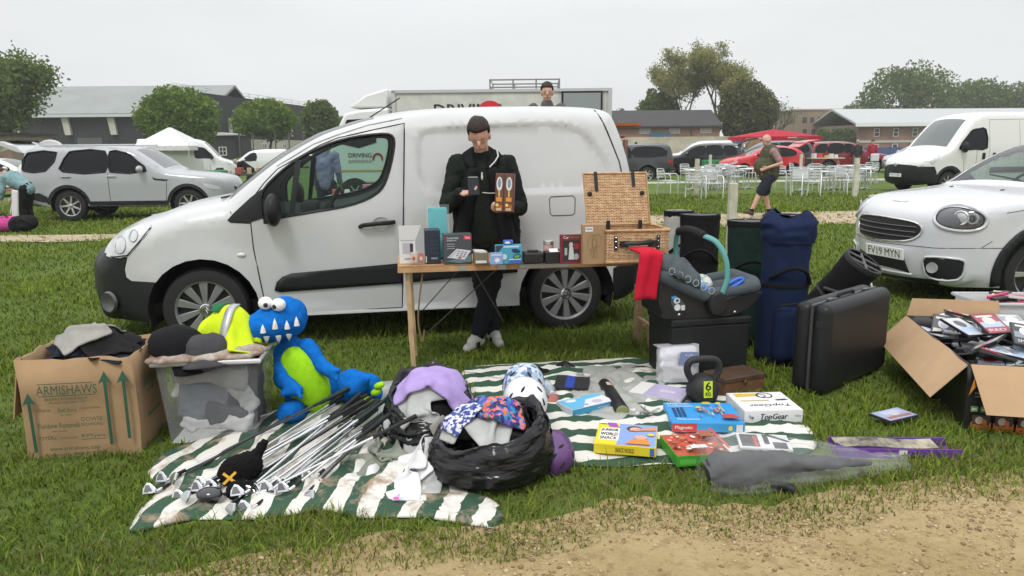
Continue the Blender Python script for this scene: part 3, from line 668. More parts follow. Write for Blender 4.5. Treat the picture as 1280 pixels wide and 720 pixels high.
  for q,sgs,b in groups:
   idx={}
   for sg in sgs:
    for f,reg in tri:
     if reg is q:
      vs=[]
      for i in f:
       if (i,sg) not in idx:idx[i,sg]=b.v((V2[i].x,sg*W_[i],V2[i].y))
       vs.append(idx[i,sg])
      b.face(vs if sg<0 else vs[::-1])
  gl={}
  for k in range(m-1):
   mx_,mz_=(s.U[k][0]+s.U[k+1][0])/2,(s.U[k][1]+s.U[k+1][1])/2; scn_= None
   for nm,xa,xb,za,m_,lim in s.screens:
    if xa<=mx_<=xb and mz_>=za:scn_=(nm,m_,lim)
   reg= None
   for q in s.regions:
    if len(q)>3 and q[3] and pin(mx_,mz_,q[2]):reg=q
    elif len(q)>3 and q[3]:
     if q[4]<=mx_<=q[5] and q[6]<=mz_<=q[7]:reg=q
   tgt=next(g[2] for g in groups if g[0] is reg)
   for i in range(nU):
    um=abs(-1+2*(i+.5)/nU); dest=tgt
    if scn_ and um<scn_[2]:dest=gl.setdefault(scn_[0],(scn_[1],MB()))[1]
    dest.face([dest.v(rows[k][i]),dest.v(rows[k][i+1]),dest.v(rows[k+1][i+1]),dest.v(rows[k+1][i])])
  out={}
  for q,_,b in groups:
   nm,m_=(q[0],q[1]) if q else ('body',s.paint)
   out.setdefault(nm,[]).append(b.build(nm,m_,s.root,smooth=50,weld=2e-4))
  for nm,(m_,b) in gl.items():out.setdefault(nm,[]).append(b.build(nm,m_,s.root,smooth=180,weld=2e-4))
  s.bvh= None; s.out=out; return out
 def surf(s,x,z,side=-1,off=0.): return Vector((x,side*(s.w(x,z)+off),z))
 def patch(s,name,P,m,off=.004,parent= None,side=(-1,1),sm=0,g= None,thick=0,solid=0):
  P=[tuple(p) for p in (smoothed(P,sm,True) if sm else P)]; V=[Vector(p) for p in P]; E_=[(i,(i+1)%len(P)) for i in range(len(P))]; g=g or s.grid*.7
  x0,x1,z0,z1=min(p[0] for p in P),max(p[0] for p in P),min(p[1] for p in P),max(p[1] for p in P); x=x0
  while x<x1:
   z=z0
   while z<z1:
    if pin(x,z,P) and seg_dist(x,z,P+[P[0]])>g*.25:V.append(Vector((x,z)))
    z+=g
   x+=g
  r=delaunay_2d_cdt(V,E_,[],1,1e-5); os_=[]
  for sd_ in side:
   b=MB(); vs=[b.v(s.surf(p.x,p.y,sd_,off)) for p in r[0]]
   for f in r[2]:
    cx=sum(r[0][i].x for i in f)/3; cz=sum(r[0][i].y for i in f)/3
    if pin(cx,cz,P):b.face([vs[i] for i in f] if sd_<0 else [vs[i] for i in f][::-1])
   os_.append(b.build(name,m,parent or s.root,smooth=180,recalc= False,solid=solid))
  return os_
 def line(s,b,P,r=.004,off=0.,side=(-1,1),closed= False):
  Q=[]
  P=list(P)+([P[0]] if closed else [])
  for a,c in zip(P,P[1:]):
   n=max(1,int(math.hypot(c[0]-a[0],c[1]-a[1])/.06)); Q+=[(a[0]+(c[0]-a[0])*i/n,a[1]+(c[1]-a[1])*i/n) for i in range(n)]
  Q.append(P[-1])
  for sd_ in side:b.tube([s.surf(x,z,sd_,off) for x,z in Q],r,6)
 def window(s,P,m= None,sm=0,seal=.012):
  P=[tuple(p) for p in (smoothed(P,sm,True) if sm else P)]
  for sd_ in (-1,1):
   o=s.patch('window',P,m or GLS,-.012,side=(sd_,))[0]; b=MB(); s.line(b,P,seal,-.004,(sd_,),True); b.build('window_seal',BLK,o,smooth=60)
def plan(n,m): return 0
def make_wheel(parent,R,wd,style,m_rim,nsp=10,rr=.68,cover= True):
 """wheel with its axle along y, outer face at -y"""
 RX=Matrix.Rotation(PI/2,3,'X'); h=wd/2
 t=MB().lathe([(R*rr,-h),(R*.86,-h*1.02),(R*.95,-h*.9),(R,-h*.55),(R,h*.55),(R*.95,h*.9),(R*.86,h*1.02),(R*rr,h)],(0,0,0),40,RX).build('wheel',RUB,parent,smooth=40)
 r=R*rr; b=MB()
 b.lathe([(r*1.005,h),(r*1.03,h*.98),(r*.93,h*.9),(r*.92,h*.5)],(0,0,0),40,RX)
 for k in range(nsp):
  a=2*PI*k/nsp
  for q in ((0,) if style!='twin' else (-.13,.10)):
   ca,sa=math.cos(a+q),math.sin(a+q); p0=Vector((ca*r*.2,-h*.78,sa*r*.2)); p1=Vector((math.cos(a+q*.6)*r*.94,-h*.86,math.sin(a+q*.6)*r*.94)); d=(p1-p0).normalized(); u=Vector((d.z,0,-d.x)); y=Vector((0,1,0))
   w0,w1=(r*.07,r*.15) if style=='flare' else (r*.1,r*.075) if style!='twin' else (r*.06,r*.055)
   P0=[p0+u*w0,p0-u*w0,p0-u*w0+y*.03,p0+u*w0+y*.03]; P1=[p1+u*w1,p1-u*w1,p1-u*w1+y*.03,p1+u*w1+y*.03]
   A=[b.v(p) for p in P0]; B=[b.v(p) for p in P1]; b.face(A[::-1]); b.face(B)
   for i in range(4):b.face([A[i],A[(i+1)%4],B[(i+1)%4],B[i]])
 b.lathe([(0,h*.93),(r*.12,h*.93),(r*.2,h*.84),(r*.22,h*.6)],(0,0,0),20,RX)
 rim=b.build('rim',m_rim,t,smooth=35,bevel=.004)
 MB().lathe([(r*.92,h*.45),(0,h*.45)],(0,0,0),32,RX).build('brake_disc',mat('wheel_dark',(.02,.02,.02),.6),t)
 return t
def wheels(root,body,pts,R,wd,style,m_rim,nsp=10,rr=.68,inset=.03):
 first= None
 for (x,z) in pts:
  for sd_ in (-1,1):
   y=sd_*(body.hw-wd/2-inset)
   if first is None:first=make_wheel(root,R,wd,style,m_rim,nsp,rr); c=first
   else:c=dup(first,parent=root)
   c.location=(x,y,z); c.rotation_euler=(0,random.uniform(0,1),0 if sd_<0 else PI)
 for (wx,wz,r) in body.wheels:
  for sd_ in (-1,1):
   b=MB(); y0=sd_*(body.hw-.045); y1=sd_*(body.hw-.42); A=[]; B=[]
   for k in range(17):a=-.3+(PI+.6)*k/16; A.append(b.v((wx+(r+.004)*math.cos(a),y0,wz+(r+.004)*math.sin(a)))); B.append(b.v((wx+r*math.cos(a),y1,wz+r*math.sin(a))))
   for k in range(16):b.face([A[k],A[k+1],B[k+1],B[k]])
   b.face(B); b.build('wheel_well',GAP,root)
 xs=sorted(w[0] for w in body.wheels); MB().box(((body.xmin+body.xmax)/2,0,body.z0+.07),(body.xmax-body.xmin-.5,2*body.hw-.34,.1)).build('underbody',GAP,root)
def plate(root,loc,rot,txt,bg=(.8,.8,.78),wd=.52,ht=.111):
 e=MB().box((0,0,0),(wd,.012,ht)).build('number_plate',paint(bg,.35),root,bevel=.003); e.location=loc; e.rotation_euler=rot
 if txt:Ink((-wd/2,-.006,-ht/2),(1,0,0),(0,0,1),.001).text(txt,wd*.08,ht*.16,wd*.84,ht*.68,(.01,.01,.01),.008).build(e,'lettering')
 return e
A0=G(256,439); B0=G(709,414); vd=Vector((B0 .x-A0 .x,B0 .y-A0 .y,0)).normalized(); vn=Vector((-vd.y,vd.x,0)); VH=.90
van=thing('panel_van','white small panel van with black bumpers parked behind the trestle table','van',(A0 .x+vn.x*VH,A0 .y+vn.y*VH,0),math.atan2(vd.y,vd.x))
vup=[(-.72,.22),(-.83,.25),(-.87,.42),(-.865,.57),(-.84,.68),(-.76,.755),(-.66,.86),(-.50,.955),(-.32,1.015),(-.10,1.09),(.12,1.135),(.24,1.165),(.36,1.262),(.63,1.466),(.90,1.622),(1.06,1.69),(1.33,1.772),(1.60,1.825),(1.88,1.853),(2.29,1.87),(2.86,1.877),(3.18,1.868),(3.33,1.845),(3.40,1.76),(3.50,1.47),(3.56,1.15),(3.59,.85),(3.615,.6),(3.62,.45),(3.60,.31),(3.5,.235)]
rec=[tuple(p) for p in smoothed([(1.70,1.55),(1.75,1.68),(1.95,1.715),(2.26,1.734),(2.81,1.752),(3.00,1.72),(3.15,1.62),(3.26,1.48),(3.31,1.36),(3.29,1.25),(3.18,1.20),(2.9,1.183),(2.55,1.172),(2.2,1.135),(1.98,1.13),(1.80,1.19),(1.71,1.31)],4,True)]
vb=Body(van,vup,.245,2*VH,[(.026,.315,.415),(2.929,.31,.415)],VW,fil=.16,belt=1.03,tumble=.15,front=(.30,.62),rear=(.05,.25),bulge=(.035,.13,.05),grid=.07,recess=(rec,.022,.035))
vwin=[tuple(p) for p in smoothed([(.505,1.035),(.50,1.14),(.515,1.235),(.613,1.342),(.724,1.432),(.833,1.50),(.957,1.56),(1.097,1.61),(1.268,1.646),(1.44,1.662),(1.515,1.648),(1.532,1.599),(1.522,1.521),(1.485,1.38),(1.44,1.27),(1.388,1.207),(1.276,1.146),(1.117,1.102),(.93,1.074),(.729,1.045),(.56,1.022)],2,True)]
vb.holes=[('w',vwin)]
door=[(.414,1.0),(.421,.79),(.468,.43),(.482,.27),(1.545,.27),(1.584,1.14),(1.618,1.745),(1.40,1.70),(1.10,1.635),(.96,1.58),(.63,1.40),(.53,1.30),(.452,1.2)]
bump_f=[(-.95,.1),(-.95,.775),(-.72,.765),(-.62,.752),(-.50,.757),(-.532,.66),(-.528,.60),(-.49,.572),(-.30,.562),(-.30,.2)]
bump_r=[(3.33,.2),(3.33,.53),(3.40,.56),(3.7,.56),(3.7,.2)]
vb.regions=[('door',VW,door),('front_bumper',BLK,bump_f,True,-9,-.62,0,.757),('rear_bumper',BLK,bump_r,True,3.3,9,0,.56)]
vb.screens=[('windscreen',.24,1.36,1.17,SCR,.93)]
vb.split(); vb.window(vwin)
for o in vb.out['body']: pass
vb.patch('window_pillar',[(.765,1.468),(.815,1.468),(.742,1.055),(.702,1.05)],BLK,.006)
vb.patch('mirror_base',[(.245,1.02),(.29,1.07),(.425,1.19),(.51,1.25),(.505,1.03),(.40,.995),(.27,1.0)],BLK,.004)
vb.patch('side_moulding',[(.555,.46),(.575,.525),(.62,.565),(.69,.59),(1.555,.64),(1.555,.475),(.60,.444)],BLK,.012,solid=.014)
vb.patch('side_moulding',[(1.60,.478),(1.60,.642),(2.38,.692),(2.47,.66),(2.50,.60),(2.50,.53)],BLK,.012,solid=.014)
hl=vb.patch('headlight',[(-.735,.765),(-.70,.83),(-.62,.90),(-.50,.962),(-.40,.992),(-.33,1.0),(-.315,.975),(-.345,.93),(-.40,.868),(-.50,.765),(-.62,.748)],mat('headlight_lens',(.62,.64,.65),.12,nz=(7,.35),coat=1.),.006,sm=2)
for o,sd_ in zip(hl,(-1,1)):
 b=MB()
 for x,z,r in ((-.56,.845,.062),(-.45,.915,.042)):b.tube([vb.surf(x+r*math.cos(a)*.8,z+r*math.sin(a),sd_,.008) for a in [2*PI*i/18 for i in range(19)]],.0035,6)
 b.build('reflector',mat('ring_grey',(.36,.37,.38),.3,.3),o,smooth=60); b=MB(); vb.line(b,[(-.72,.765),(-.62,.752),(-.50,.77),(-.40,.872),(-.32,.975)],.006,.004,(sd_,)); b.build('lamp_seal',GAP,o)
b=MB(); vb.line(b,door,.0045,0,closed= True); vb.line(b,[(3.22,1.85),(3.30,1.66),(3.39,1.42),(3.45,1.1),(3.49,.62)],.006); vb.line(b,[(.24,1.158),(.30,1.0),(.412,.99)],.003)
fl=[(2.79,1.145),(2.975,1.15),(2.995,1.13),(2.99,1.01),(2.97,.992),(2.80,.99),(2.78,1.01),(2.775,1.125)]; vb.line(b,fl,.0035,0,(-1,),True); b.build('panel_gap',GAP,van)
for sd_ in (-1,1):b=MB(); vb.line(b,[(.62,1.42),(.9,1.585),(1.07,1.65),(1.33,1.732),(1.6,1.785)],.004,.002,(sd_,)); b.build('roof_seam',mat('seam_grey',(.3,.3,.3),.6),van)
for sd_ in (-1,1):
 b=MB(); P=[vb.surf(x,z,sd_,o_) for x,z,o_ in ((1.235,.942,.006),(1.26,.957,.035),(1.36,.966,.04),(1.47,.972,.036),(1.505,.975,.006))]; b.tube(P,[.016,.017,.018,.019,.016],10); b.build('door_handle',BLK,van,smooth=60)
 b=MB(); b.lathe([(0,.0),(.035,.0),(.05,.004),(.054,.007)],vb.surf(1.40,.962,sd_,.001),20,Matrix.Rotation(PI/2,3,'X'),sc=(1.25,1)); b.build('handle_recess',mat('recess_grey',(.45,.46,.46),.4),van,smooth=60)
 m_=vb.surf(.60,1.10,sd_,.13); b=MB(); b.ell(m_,(.062,.115,.125),18,12); b.box(vb.surf(.56,1.02,sd_,.05),(.07,.14,.05)); b.build('wing_mirror',BLK,van,smooth=50)
 b=MB(); b.ell(vb.surf(.328,.749,sd_,.002),(.035,.012,.018),14,8); b.build('side_indicator',mat('clear_lens',(.6,.58,.52),.15,coat=1.),van,smooth=180)
 b=MB(); c_=vb.surf(-.66,.40,sd_,0); b.lathe([(.0,-.004),(.045,-.004),(.06,.006),(.075,.01),(.085,-.01)],c_+Vector((-.035,sd_*.012,0)),20,Matrix.Rotation(PI/2*(1 if sd_<0 else -1),3,'X')@Matrix.Rotation(-.6*(1 if sd_<0 else -1),3,'Y')); b.build('fog_lamp',mat('fog_grey',(.06,.06,.065),.3,coat=.5),van,smooth=50)
 vb.patch('tail_light',[(3.44,1.05),(3.56,1.05),(3.60,.72),(3.50,.70)],REDL,.006,side=(sd_,))
wheels(van,vb,[(.026,.325),(2.929,.322)],.325,.20,'flare',mat('hubcap_grey',(.30,.305,.31),.38,.6),10,.70)
for o in [c for c in van.children if c.name.startswith('wheel') and not c.name.startswith('wheel_well')]:
 b=MB(); b.lathe([(.036,.1),(.046,.098),(.046,.09)],(0,0,0),24,Matrix.Rotation(PI/2,3,'X'))
 for z in (-.012,.008):b.tube([(-.02,-.096,z-.01),(0,-.096,z+.01),(.02,-.096,z-.01)],.005,5)
 b.build('hub_badge',CHR,o,smooth=50)
b=MB(); b.box((.62,0,.86),(.62,1.44,.30)); b.box((.52,0,1.0),(.5,1.4,.1),(0,.12,0)); b.box((.80,-.05,1.0),(.16,.32,.2)); b.build('dashboard',CAB,van,bevel=.04)
b=MB(); c_=Vector((.98,-.36,1.06)); Rm=Matrix.Rotation(rad(-62),3,'Y'); b.tube([c_+Rm@Vector((.185*math.cos(a),.185*math.sin(a),0)) for a in [2*PI*i/28 for i in range(28)]],.016,8,closed= True)
for a in (PI/2,-PI/2,0):b.tube([c_,c_+Rm@Vector((.18*math.cos(a),.18*math.sin(a),0))],.018,6)
b.tube([c_,c_+Vector((-.3,0,-.16))],.035,8); b.ell(c_,(.04,.06,.06)); b.build('steering_wheel',CAB,van,smooth=60)
for y in (-.40,.40):
 b=MB(); b.box((1.33,y,.80),(.5,.5,.16)); b.box((1.60,y,1.08),(.14,.48,.62),(0,.2,0)); s_=b.build('seat',SEAT,van,bevel=.05,segs=3)
 b=MB(); b.box((1.66,y,1.48),(.09,.26,.17),(0,.15,0)); b.build('headrest',SEAT,s_,bevel=.04,segs=3)
MB().box((1.80,0,.98),(.03,1.5,1.45)).build('bulkhead',CAB,van); MB().box((1.2,0,.5),(1.3,1.4,.04)).build('cabin_floor',CAB,van)
b=MB(); b.tube([(.15,-.55,1.17),(.28,-.2,1.19),(.32,.25,1.2)],.008,5); b.tube([(.12,-.1,1.165),(.25,.3,1.2),(.30,.6,1.2)],.008,5); b.build('wiper',BLK,van)
b=MB(); b.tube([(1.35,-.02,1.82),(1.62,.02,1.99)],.006,5); b.build('aerial',BLK,van)
def bvh_of(body):
 if body.bvh is None:
  V,Fc=[],[]
  for os_ in body.out.values():
   for o in os_:
    k=len(V); V+=[v.co.copy() for v in o.data.vertices]; Fc+=[[i+k for i in p.vertices] for p in o.data.polygons]
  body.bvh=BVHTree.FromPolygons(V,Fc)
 return body.bvh
def fpatch(body,name,P,m,off=.004,parent= None,sm=0,g=.03,solid=0,x0=-4.,dx=1,slant=(1,0,0)):
 """flat outline P[(y,z)] wrapped onto the nose (or tail) of a body"""
 T=bvh_of(body); P=[tuple(p) for p in (smoothed(P,sm,True) if sm else P)]; V=[Vector(p) for p in P]; E_=[(i,(i+1)%len(P)) for i in range(len(P))]
 y0,y1,z0,z1=min(p[0] for p in P),max(p[0] for p in P),min(p[1] for p in P),max(p[1] for p in P); y=y0
 while y<y1:
  z=z0
  while z<z1:
   if pin(y,z,P) and seg_dist(y,z,P+[P[0]])>g*.3:V.append(Vector((y,z)))
   z+=g
  y+=g
 r=delaunay_2d_cdt(V,E_,[],1,1e-5); b=MB(); vs=[]; d=Vector(slant).normalized()*dx
 for p in r[0]:
  h=T.ray_cast(Vector((0,p.x,p.y))-d*6,d); q=h[0] if h[0] else Vector((0,p.x,p.y)); n=h[1] if h[0] else -d
  if n.dot(d)>0:n=-n
  vs.append(b.v(q+n*off))
 for f in r[2]:
  cx=sum(r[0][i].x for i in f)/3; cz=sum(r[0][i].y for i in f)/3
  if pin(cx,cz,P):b.face([vs[i] for i in f][::-1])
 return b.build(name,m,parent or body.root,smooth=180,recalc= False,solid=solid)
def fline(body,b,P,r,off=.004,closed= False,dx=1,slant=(1,0,0)):
 T=bvh_of(body); d=Vector(slant).normalized()*dx; Q=[]
 P=list(P)+([P[0]] if closed else [])
 for a,c in zip(P,P[1:]):
  n=max(1,int(math.hypot(c[0]-a[0],c[1]-a[1])/.04)); Q+=[(a[0]+(c[0]-a[0])*i/n,a[1]+(c[1]-a[1])*i/n) for i in range(n)]
 Q.append(P[-1]); pts=[]
 for y,z in Q:
  h=T.ray_cast(Vector((0,y,z))-d*6,d)
  if h[0]:pts.append(h[0]-d*off)
 if len(pts)>1:b.tube(pts,r,6)
def oval(cy,cz,a,c,n=28,pw=2.,tilt=0.):
 out=[]
 for i in range(n):
  t=2*PI*i/n; x=a*abs(math.cos(t))**(2/pw)*(1 if math.cos(t)>0 else -1); y=c*abs(math.sin(t))**(2/pw)*(1 if math.sin(t)>0 else -1)
  out.append((cy+x*math.cos(tilt)-y*math.sin(tilt),cz+x*math.sin(tilt)+y*math.cos(tilt)))
 return out
mini=thing('parked_car','white compact crossover with black arches and a plate reading FV19 MYN, nose at the suitcase','car',(4.7,7.7,0),rad(8))
mup=[(-.60,.20),(-.74,.24),(-.80,.36),(-.82,.50),(-.81,.64),(-.79,.78),(-.74,.88),(-.62,.955),(-.40,1.005),(-.1,1.04),(.22,1.075),(.42,1.12),(.68,1.30),(.98,1.46),(1.25,1.535),(1.8,1.57),(2.5,1.55),(2.98,1.49),(3.2,1.25),(3.32,.95),(3.36,.6),(3.33,.35),(3.2,.25)]
MWH=mat('pearl_white',(.57,.58,.61),.18,coat=.8,nz=(3,.03))
mb_=Body(mini,mup,.22,1.82,[(.10,.335,.40),(2.75,.335,.40)],MWH,fil=.11,belt=1.02,tumble=.17,front=(.27,.60),rear=(.1,.4),bulge=(.035,.14,.08),grid=.07)
mwin=[tuple(p) for p in smoothed([(.62,1.08),(.80,1.26),(1.05,1.40),(1.30,1.46),(1.9,1.48),(2.6,1.44),(2.75,1.30),(2.70,1.10)],3,True)]
mb_.holes=[('w',mwin)]; mb_.screens=[('windscreen',.40,1.22,1.1,SCR,.94),('rear_window',2.97,3.3,1.0,SCR,.85)]; mb_.split(); mb_.window(mwin,GLS)
def ring_side(body,name,wx,wz,r0,r1,a0,a1,m,off=.02,solid=.03,n=26):
 P=[(wx+r0*math.cos(a0+(a1-a0)*i/n),wz+r0*math.sin(a0+(a1-a0)*i/n)) for i in range(n+1)]+[(wx+r1*math.cos(a1+(a0-a1)*i/n),wz+r1*math.sin(a1+(a0-a1)*i/n)) for i in range(n+1)]
 return body.patch(name,P,m,off,solid=solid,g=.045)
for wx in (.10,2.75):ring_side(mb_,'arch_trim',wx,.335,.402,.485,-.22,PI+.22,BLK)
mb_.patch('sill_trim',[(.58,.24),(.58,.36),(2.27,.36),(2.27,.24)],BLK,.012)
gr=[(-.46,.785),(-.30,.815),(0,.825),(.30,.815),(.46,.785),(.50,.72),(.44,.645),(.30,.605),(0,.59),(-.30,.605),(-.44,.645),(-.50,.72)]
grs=[tuple(p) for p in smoothed(gr,3,True)]
g_=fpatch(mb_,'grille',grs,GAP,.004); b=MB(); fline(mb_,b,grs,.010,.008,True); b.build('grille_surround',CHR,g_,smooth=60)
for z in (.655,.705,.755):b=MB(); fline(mb_,b,[(-.45,z),(.45,z)],.006,.012); b.build('grille_bar',mat('dark_chrome',(.13,.13,.135),.35,.6),g_,smooth=60)
fpatch(mb_,'lower_grille',[(-.36,.44),(.36,.44),(.40,.30),(-.40,.30)],GAP,.006)
b=MB(); fline(mb_,b,[(-.42,.285),(.42,.285)],.014,.004); b.build('lip',MWH,mini,smooth=60)
fpatch(mb_,'chin',[(-.66,.27),(.66,.27),(.66,.19),(-.66,.19)],BLK,.008)
for sd_ in (-1,1):
 sl=(1,-.55*sd_,0)
 c_=oval(sd_*.66,.865,.215,.092,28,2.3,sd_*-.10)
 def shift(P): return [(y,z) for y,z in P]
 off_y= lambda P,x=-.5:[(y-(-.55*sd_)*x*-1 if False else y+(-.55*sd_)*(-x),z) for y,z in P]
 h_=fpatch(mb_,'headlight',off_y(c_),mat('lamp_dark',(.07,.072,.078),.1,coat=1.),.006,slant=sl); b=MB(); fline(mb_,b,off_y(oval(sd_*.66,.865,.235,.112,28,2.3,sd_*-.10)),.018,.004,True,slant=sl); b.build('bezel',MWH,h_,smooth=60)
 b=MB(); fline(mb_,b,off_y(c_),.005,.01,True,slant=sl); b.build('lamp_seal',GAP,h_)
 q_=off_y([(sd_*.69,.87)])[0]; d=Vector(sl).normalized(); hh=bvh_of(mb_).ray_cast(Vector((0,q_[0],q_[1]))-d*6,d)
 if hh[0]:
  b=MB(); Rm=d.to_track_quat('-Z','Y').to_matrix()
  b.lathe([(.0,.012),(.03,.012),(.05,.006),(.062,.014),(.07,.006)],hh[0],20,Rm); b.build('reflector',mat('lamp_silver',(.62,.63,.65),.3,.4),h_,smooth=50)
  b=MB(); b.lathe([(.035,.012),(.05,.012),(.052,.0)],hh[0]+Rm@Vector((.10*-sd_,-.0,0)),16,Rm); b.build('inner_lens',mat('lens_grey',(.3,.31,.33),.1,coat=1.),h_,smooth=50)
 f_=fpatch(mb_,'fog_surround',off_y([(sd_*.40,.47),(sd_*.70,.475),(sd_*.745,.42),(sd_*.70,.30),(sd_*.46,.29),(sd_*.39,.36)][::sd_*-1]),BLK,.004,slant=sl,sm=3)
 b=MB(); fline(mb_,b,off_y([tuple(p) for p in smoothed([(sd_*.39,.48),(sd_*.71,.487),(sd_*.76,.42),(sd_*.71,.285),(sd_*.45,.28),(sd_*.375,.36)],3,True)]),.010,.006,True,slant=sl); b.build('fog_rim',MWH,f_,smooth=60)
 q_=off_y([(sd_*.47,.385)])[0]; hh=bvh_of(mb_).ray_cast(Vector((0,q_[0],q_[1]))-d*6,d)
 if hh[0]:b=MB(); b.lathe([(0,.014),(.038,.012),(.05,.016),(.055,.0)],hh[0],18,d.to_track_quat('-Z','Y').to_matrix()); b.build('fog_lamp',LAMP,f_,smooth=50)
 m_=mb_.surf(.78,1.13,sd_,.12); b=MB(); b.ell(m_,(.10,.12,.09)); b.build('wing_mirror',BLK,mini,smooth=180)
b=MB(); fline(mb_,b,[(-.95,.60),(-.62,.575),(0,.565),(.62,.575),(.95,.60)],.003,0); mb_.line(b,[(-.48,.60),(-.40,.66)],.003)
mb_.line(b,[(.50,.34),(.47,.9),(.52,1.06)],.004); mb_.line(b,[(-.3,.92),(.3,1.0)],.003); b.build('panel_gap',GAP,mini)
hq=bvh_of(mb_).ray_cast(Vector((-6,-.02,.485)),Vector((1,0,0)))[0]; plate(mini,(hq.x-.012,-.16,.485),(rad(8),0,-PI/2+.10),'FV19 MYN')
b=MB(); T_=bvh_of(mb_); hb=T_.ray_cast(Vector((-.72,0,2)),Vector((0,0,-1))); p_=hb[0]
for s_ in (-1,1):b.box(p_+Vector((0,s_*.065,.006)),(.035,.075,.006),(0,-.5,0))
b.lathe([(0,.012),(.03,.010),(.034,0)],p_,16,Matrix.Rotation(-.5,3,'Y')); b.build('bonnet_badge',CHR,mini,smooth=40)
b=MB(); b.tube([(.36,-.5,1.115),(.5,-.1,1.175),(.56,.35,1.215)],.010,6); b.tube([(.34,.15,1.11),(.46,.45,1.16),(.50,.62,1.17)],.010,6); b.build('wiper',BLK,mini)
for y in (-.35,.35):b=MB(); b.ell((.12,y,1.088),(.03,.02,.012)); b.build('washer_jet',BLK,mini)
wheels(mini,mb_,[(.10,.33),(2.75,.33)],.33,.22,'twin',ALU,5,.68)
b=MB(); b.box((.72,0,.98),(.5,1.5,.14)); b.build('dashboard',CAB,mini,bevel=.04)
b=MB(); c_=Vector((.98,.36,1.06)); Rm=Matrix.Rotation(rad(-62),3,'Y'); b.tube([c_+Rm@Vector((.185*math.cos(a),.185*math.sin(a),0)) for a in [2*PI*i/24 for i in range(24)]],.016,8,closed= True); b.tube([c_,c_+Vector((-.25,0,-.1))],.03,6); b.build('steering_wheel',CAB,mini,smooth=60)
for y in (-.38,.38):b=MB(); b.box((1.45,y,.75),(.5,.5,.15)); b.box((1.68,y,1.05),(.14,.48,.6),(0,.2,0)); b.box((1.76,y,1.42),(.1,.25,.16),(0,.15,0)); b.build('seat',SEAT,mini,bevel=.05)
SHAPES=dict(suv=dict(up=[(-.70,.30),(-.85,.40),(-.88,.62),(-.84,.86),(-.66,1.0),(-.2,1.07),(.35,1.13),(.55,1.22),(.95,1.5),(1.35,1.68),(2.0,1.73),(2.9,1.72),(3.45,1.66),(3.6,1.5),(3.70,1.1),(3.76,.7),(3.72,.42),(3.6,.32)],z0=.32,W=1.86,wb=2.67,R=.36,win=[[(.80,1.17),(1.12,1.44),(1.40,1.58),(1.78,1.61),(1.78,1.15)],[(1.90,1.15),(1.90,1.62),(2.60,1.62),(2.75,1.15)],[(2.88,1.16),(2.78,1.61),(3.30,1.57),(3.44,1.30),(3.40,1.18)]],scr=(.42,1.34,1.13),rs=(3.44,3.7,1.12)),hatch=dict(up=[(-.62,.25),(-.77,.35),(-.80,.55),(-.74,.72),(-.48,.88),(0,.98),(.35,1.06),(.8,1.30),(1.2,1.44),(1.8,1.49),(2.4,1.44),(2.85,1.30),(3.05,1.05),(3.12,.8),(3.1,.45),(3.0,.3)],z0=.26,W=1.74,wb=2.49,R=.31,win=[[(.62,1.06),(.95,1.25),(1.25,1.36),(1.6,1.39),(1.6,1.02)],[(1.70,1.02),(1.70,1.395),(2.3,1.35),(2.62,1.20),(2.5,1.03)]],scr=(.33,1.2,1.03),rs=(2.5,3.0,1.06)),estate=dict(up=[(-.65,.25),(-.82,.35),(-.85,.55),(-.80,.72),(-.5,.88),(.1,.98),(.45,1.05),(.9,1.28),(1.3,1.42),(1.9,1.47),(2.9,1.45),(3.45,1.38),(3.6,1.2),(3.7,.9),(3.72,.5),(3.6,.3)],z0=.26,W=1.8,wb=2.7,R=.32,win=[[(.72,1.05),(1.05,1.24),(1.35,1.34),(1.75,1.37),(1.75,1.02)],[(1.85,1.02),(1.85,1.37),(2.55,1.36),(2.7,1.03)],[(2.82,1.04),(2.7,1.36),(3.28,1.30),(3.35,1.08)]],scr=(.43,1.3,1.03),rs=(3.4,3.7,1.0)),pickup=dict(up=[(-.75,.45),(-.92,.55),(-.94,.85),(-.8,1.03),(-.2,1.10),(.4,1.17),(.95,1.58),(1.3,1.72),(1.8,1.76),(2.3,1.76),(3.3,1.77),(4.0,1.74),(4.18,1.6),(4.30,1.15),(4.32,.9),(4.30,.6),(4.2,.52)],z0=.48,W=1.84,wb=3.08,R=.38,win=[[(.85,1.18),(1.15,1.48),(1.4,1.6),(1.65,1.62),(1.65,1.17)],[(1.75,1.17),(1.75,1.62),(2.2,1.62),(2.3,1.17)],[(2.45,1.2),(2.45,1.63),(3.7,1.63),(3.95,1.25)]],scr=(.38,1.3,1.16),rs=(4.1,4.3,1.2)),van=dict(up=[(-.70,.28),(-.88,.38),(-.92,.62),(-.90,.86),(-.80,1.02),(-.52,1.17),(-.15,1.30),(.05,1.42),(.45,1.90),(.80,2.26),(1.15,2.43),(1.6,2.50),(2.5,2.52),(4.3,2.5),(4.52,2.42),(4.6,2.0),(4.62,1.2),(4.62,.5),(4.5,.35)],z0=.34,W=2.05,wb=3.45,R=.34,win=[[(.28,1.38),(.62,1.80),(.80,1.96),(1.05,2.0),(1.30,1.98),(1.34,1.40),(.9,1.36)]],scr=(.02,.80,1.36),rs= None),smallvan=dict(up=[(-.65,.25),(-.8,.35),(-.84,.6),(-.76,.78),(-.5,.95),(.0,1.07),(.3,1.15),(.85,1.58),(1.2,1.74),(1.8,1.82),(2.9,1.83),(3.3,1.80),(3.5,1.4),(3.56,.9),(3.56,.5),(3.45,.3)],z0=.28,W=1.8,wb=2.75,R=.32,win=[[(.62,1.12),(.95,1.42),(1.2,1.58),(1.5,1.6),(1.5,1.1)]],scr=(.28,1.15,1.14),rs= None))
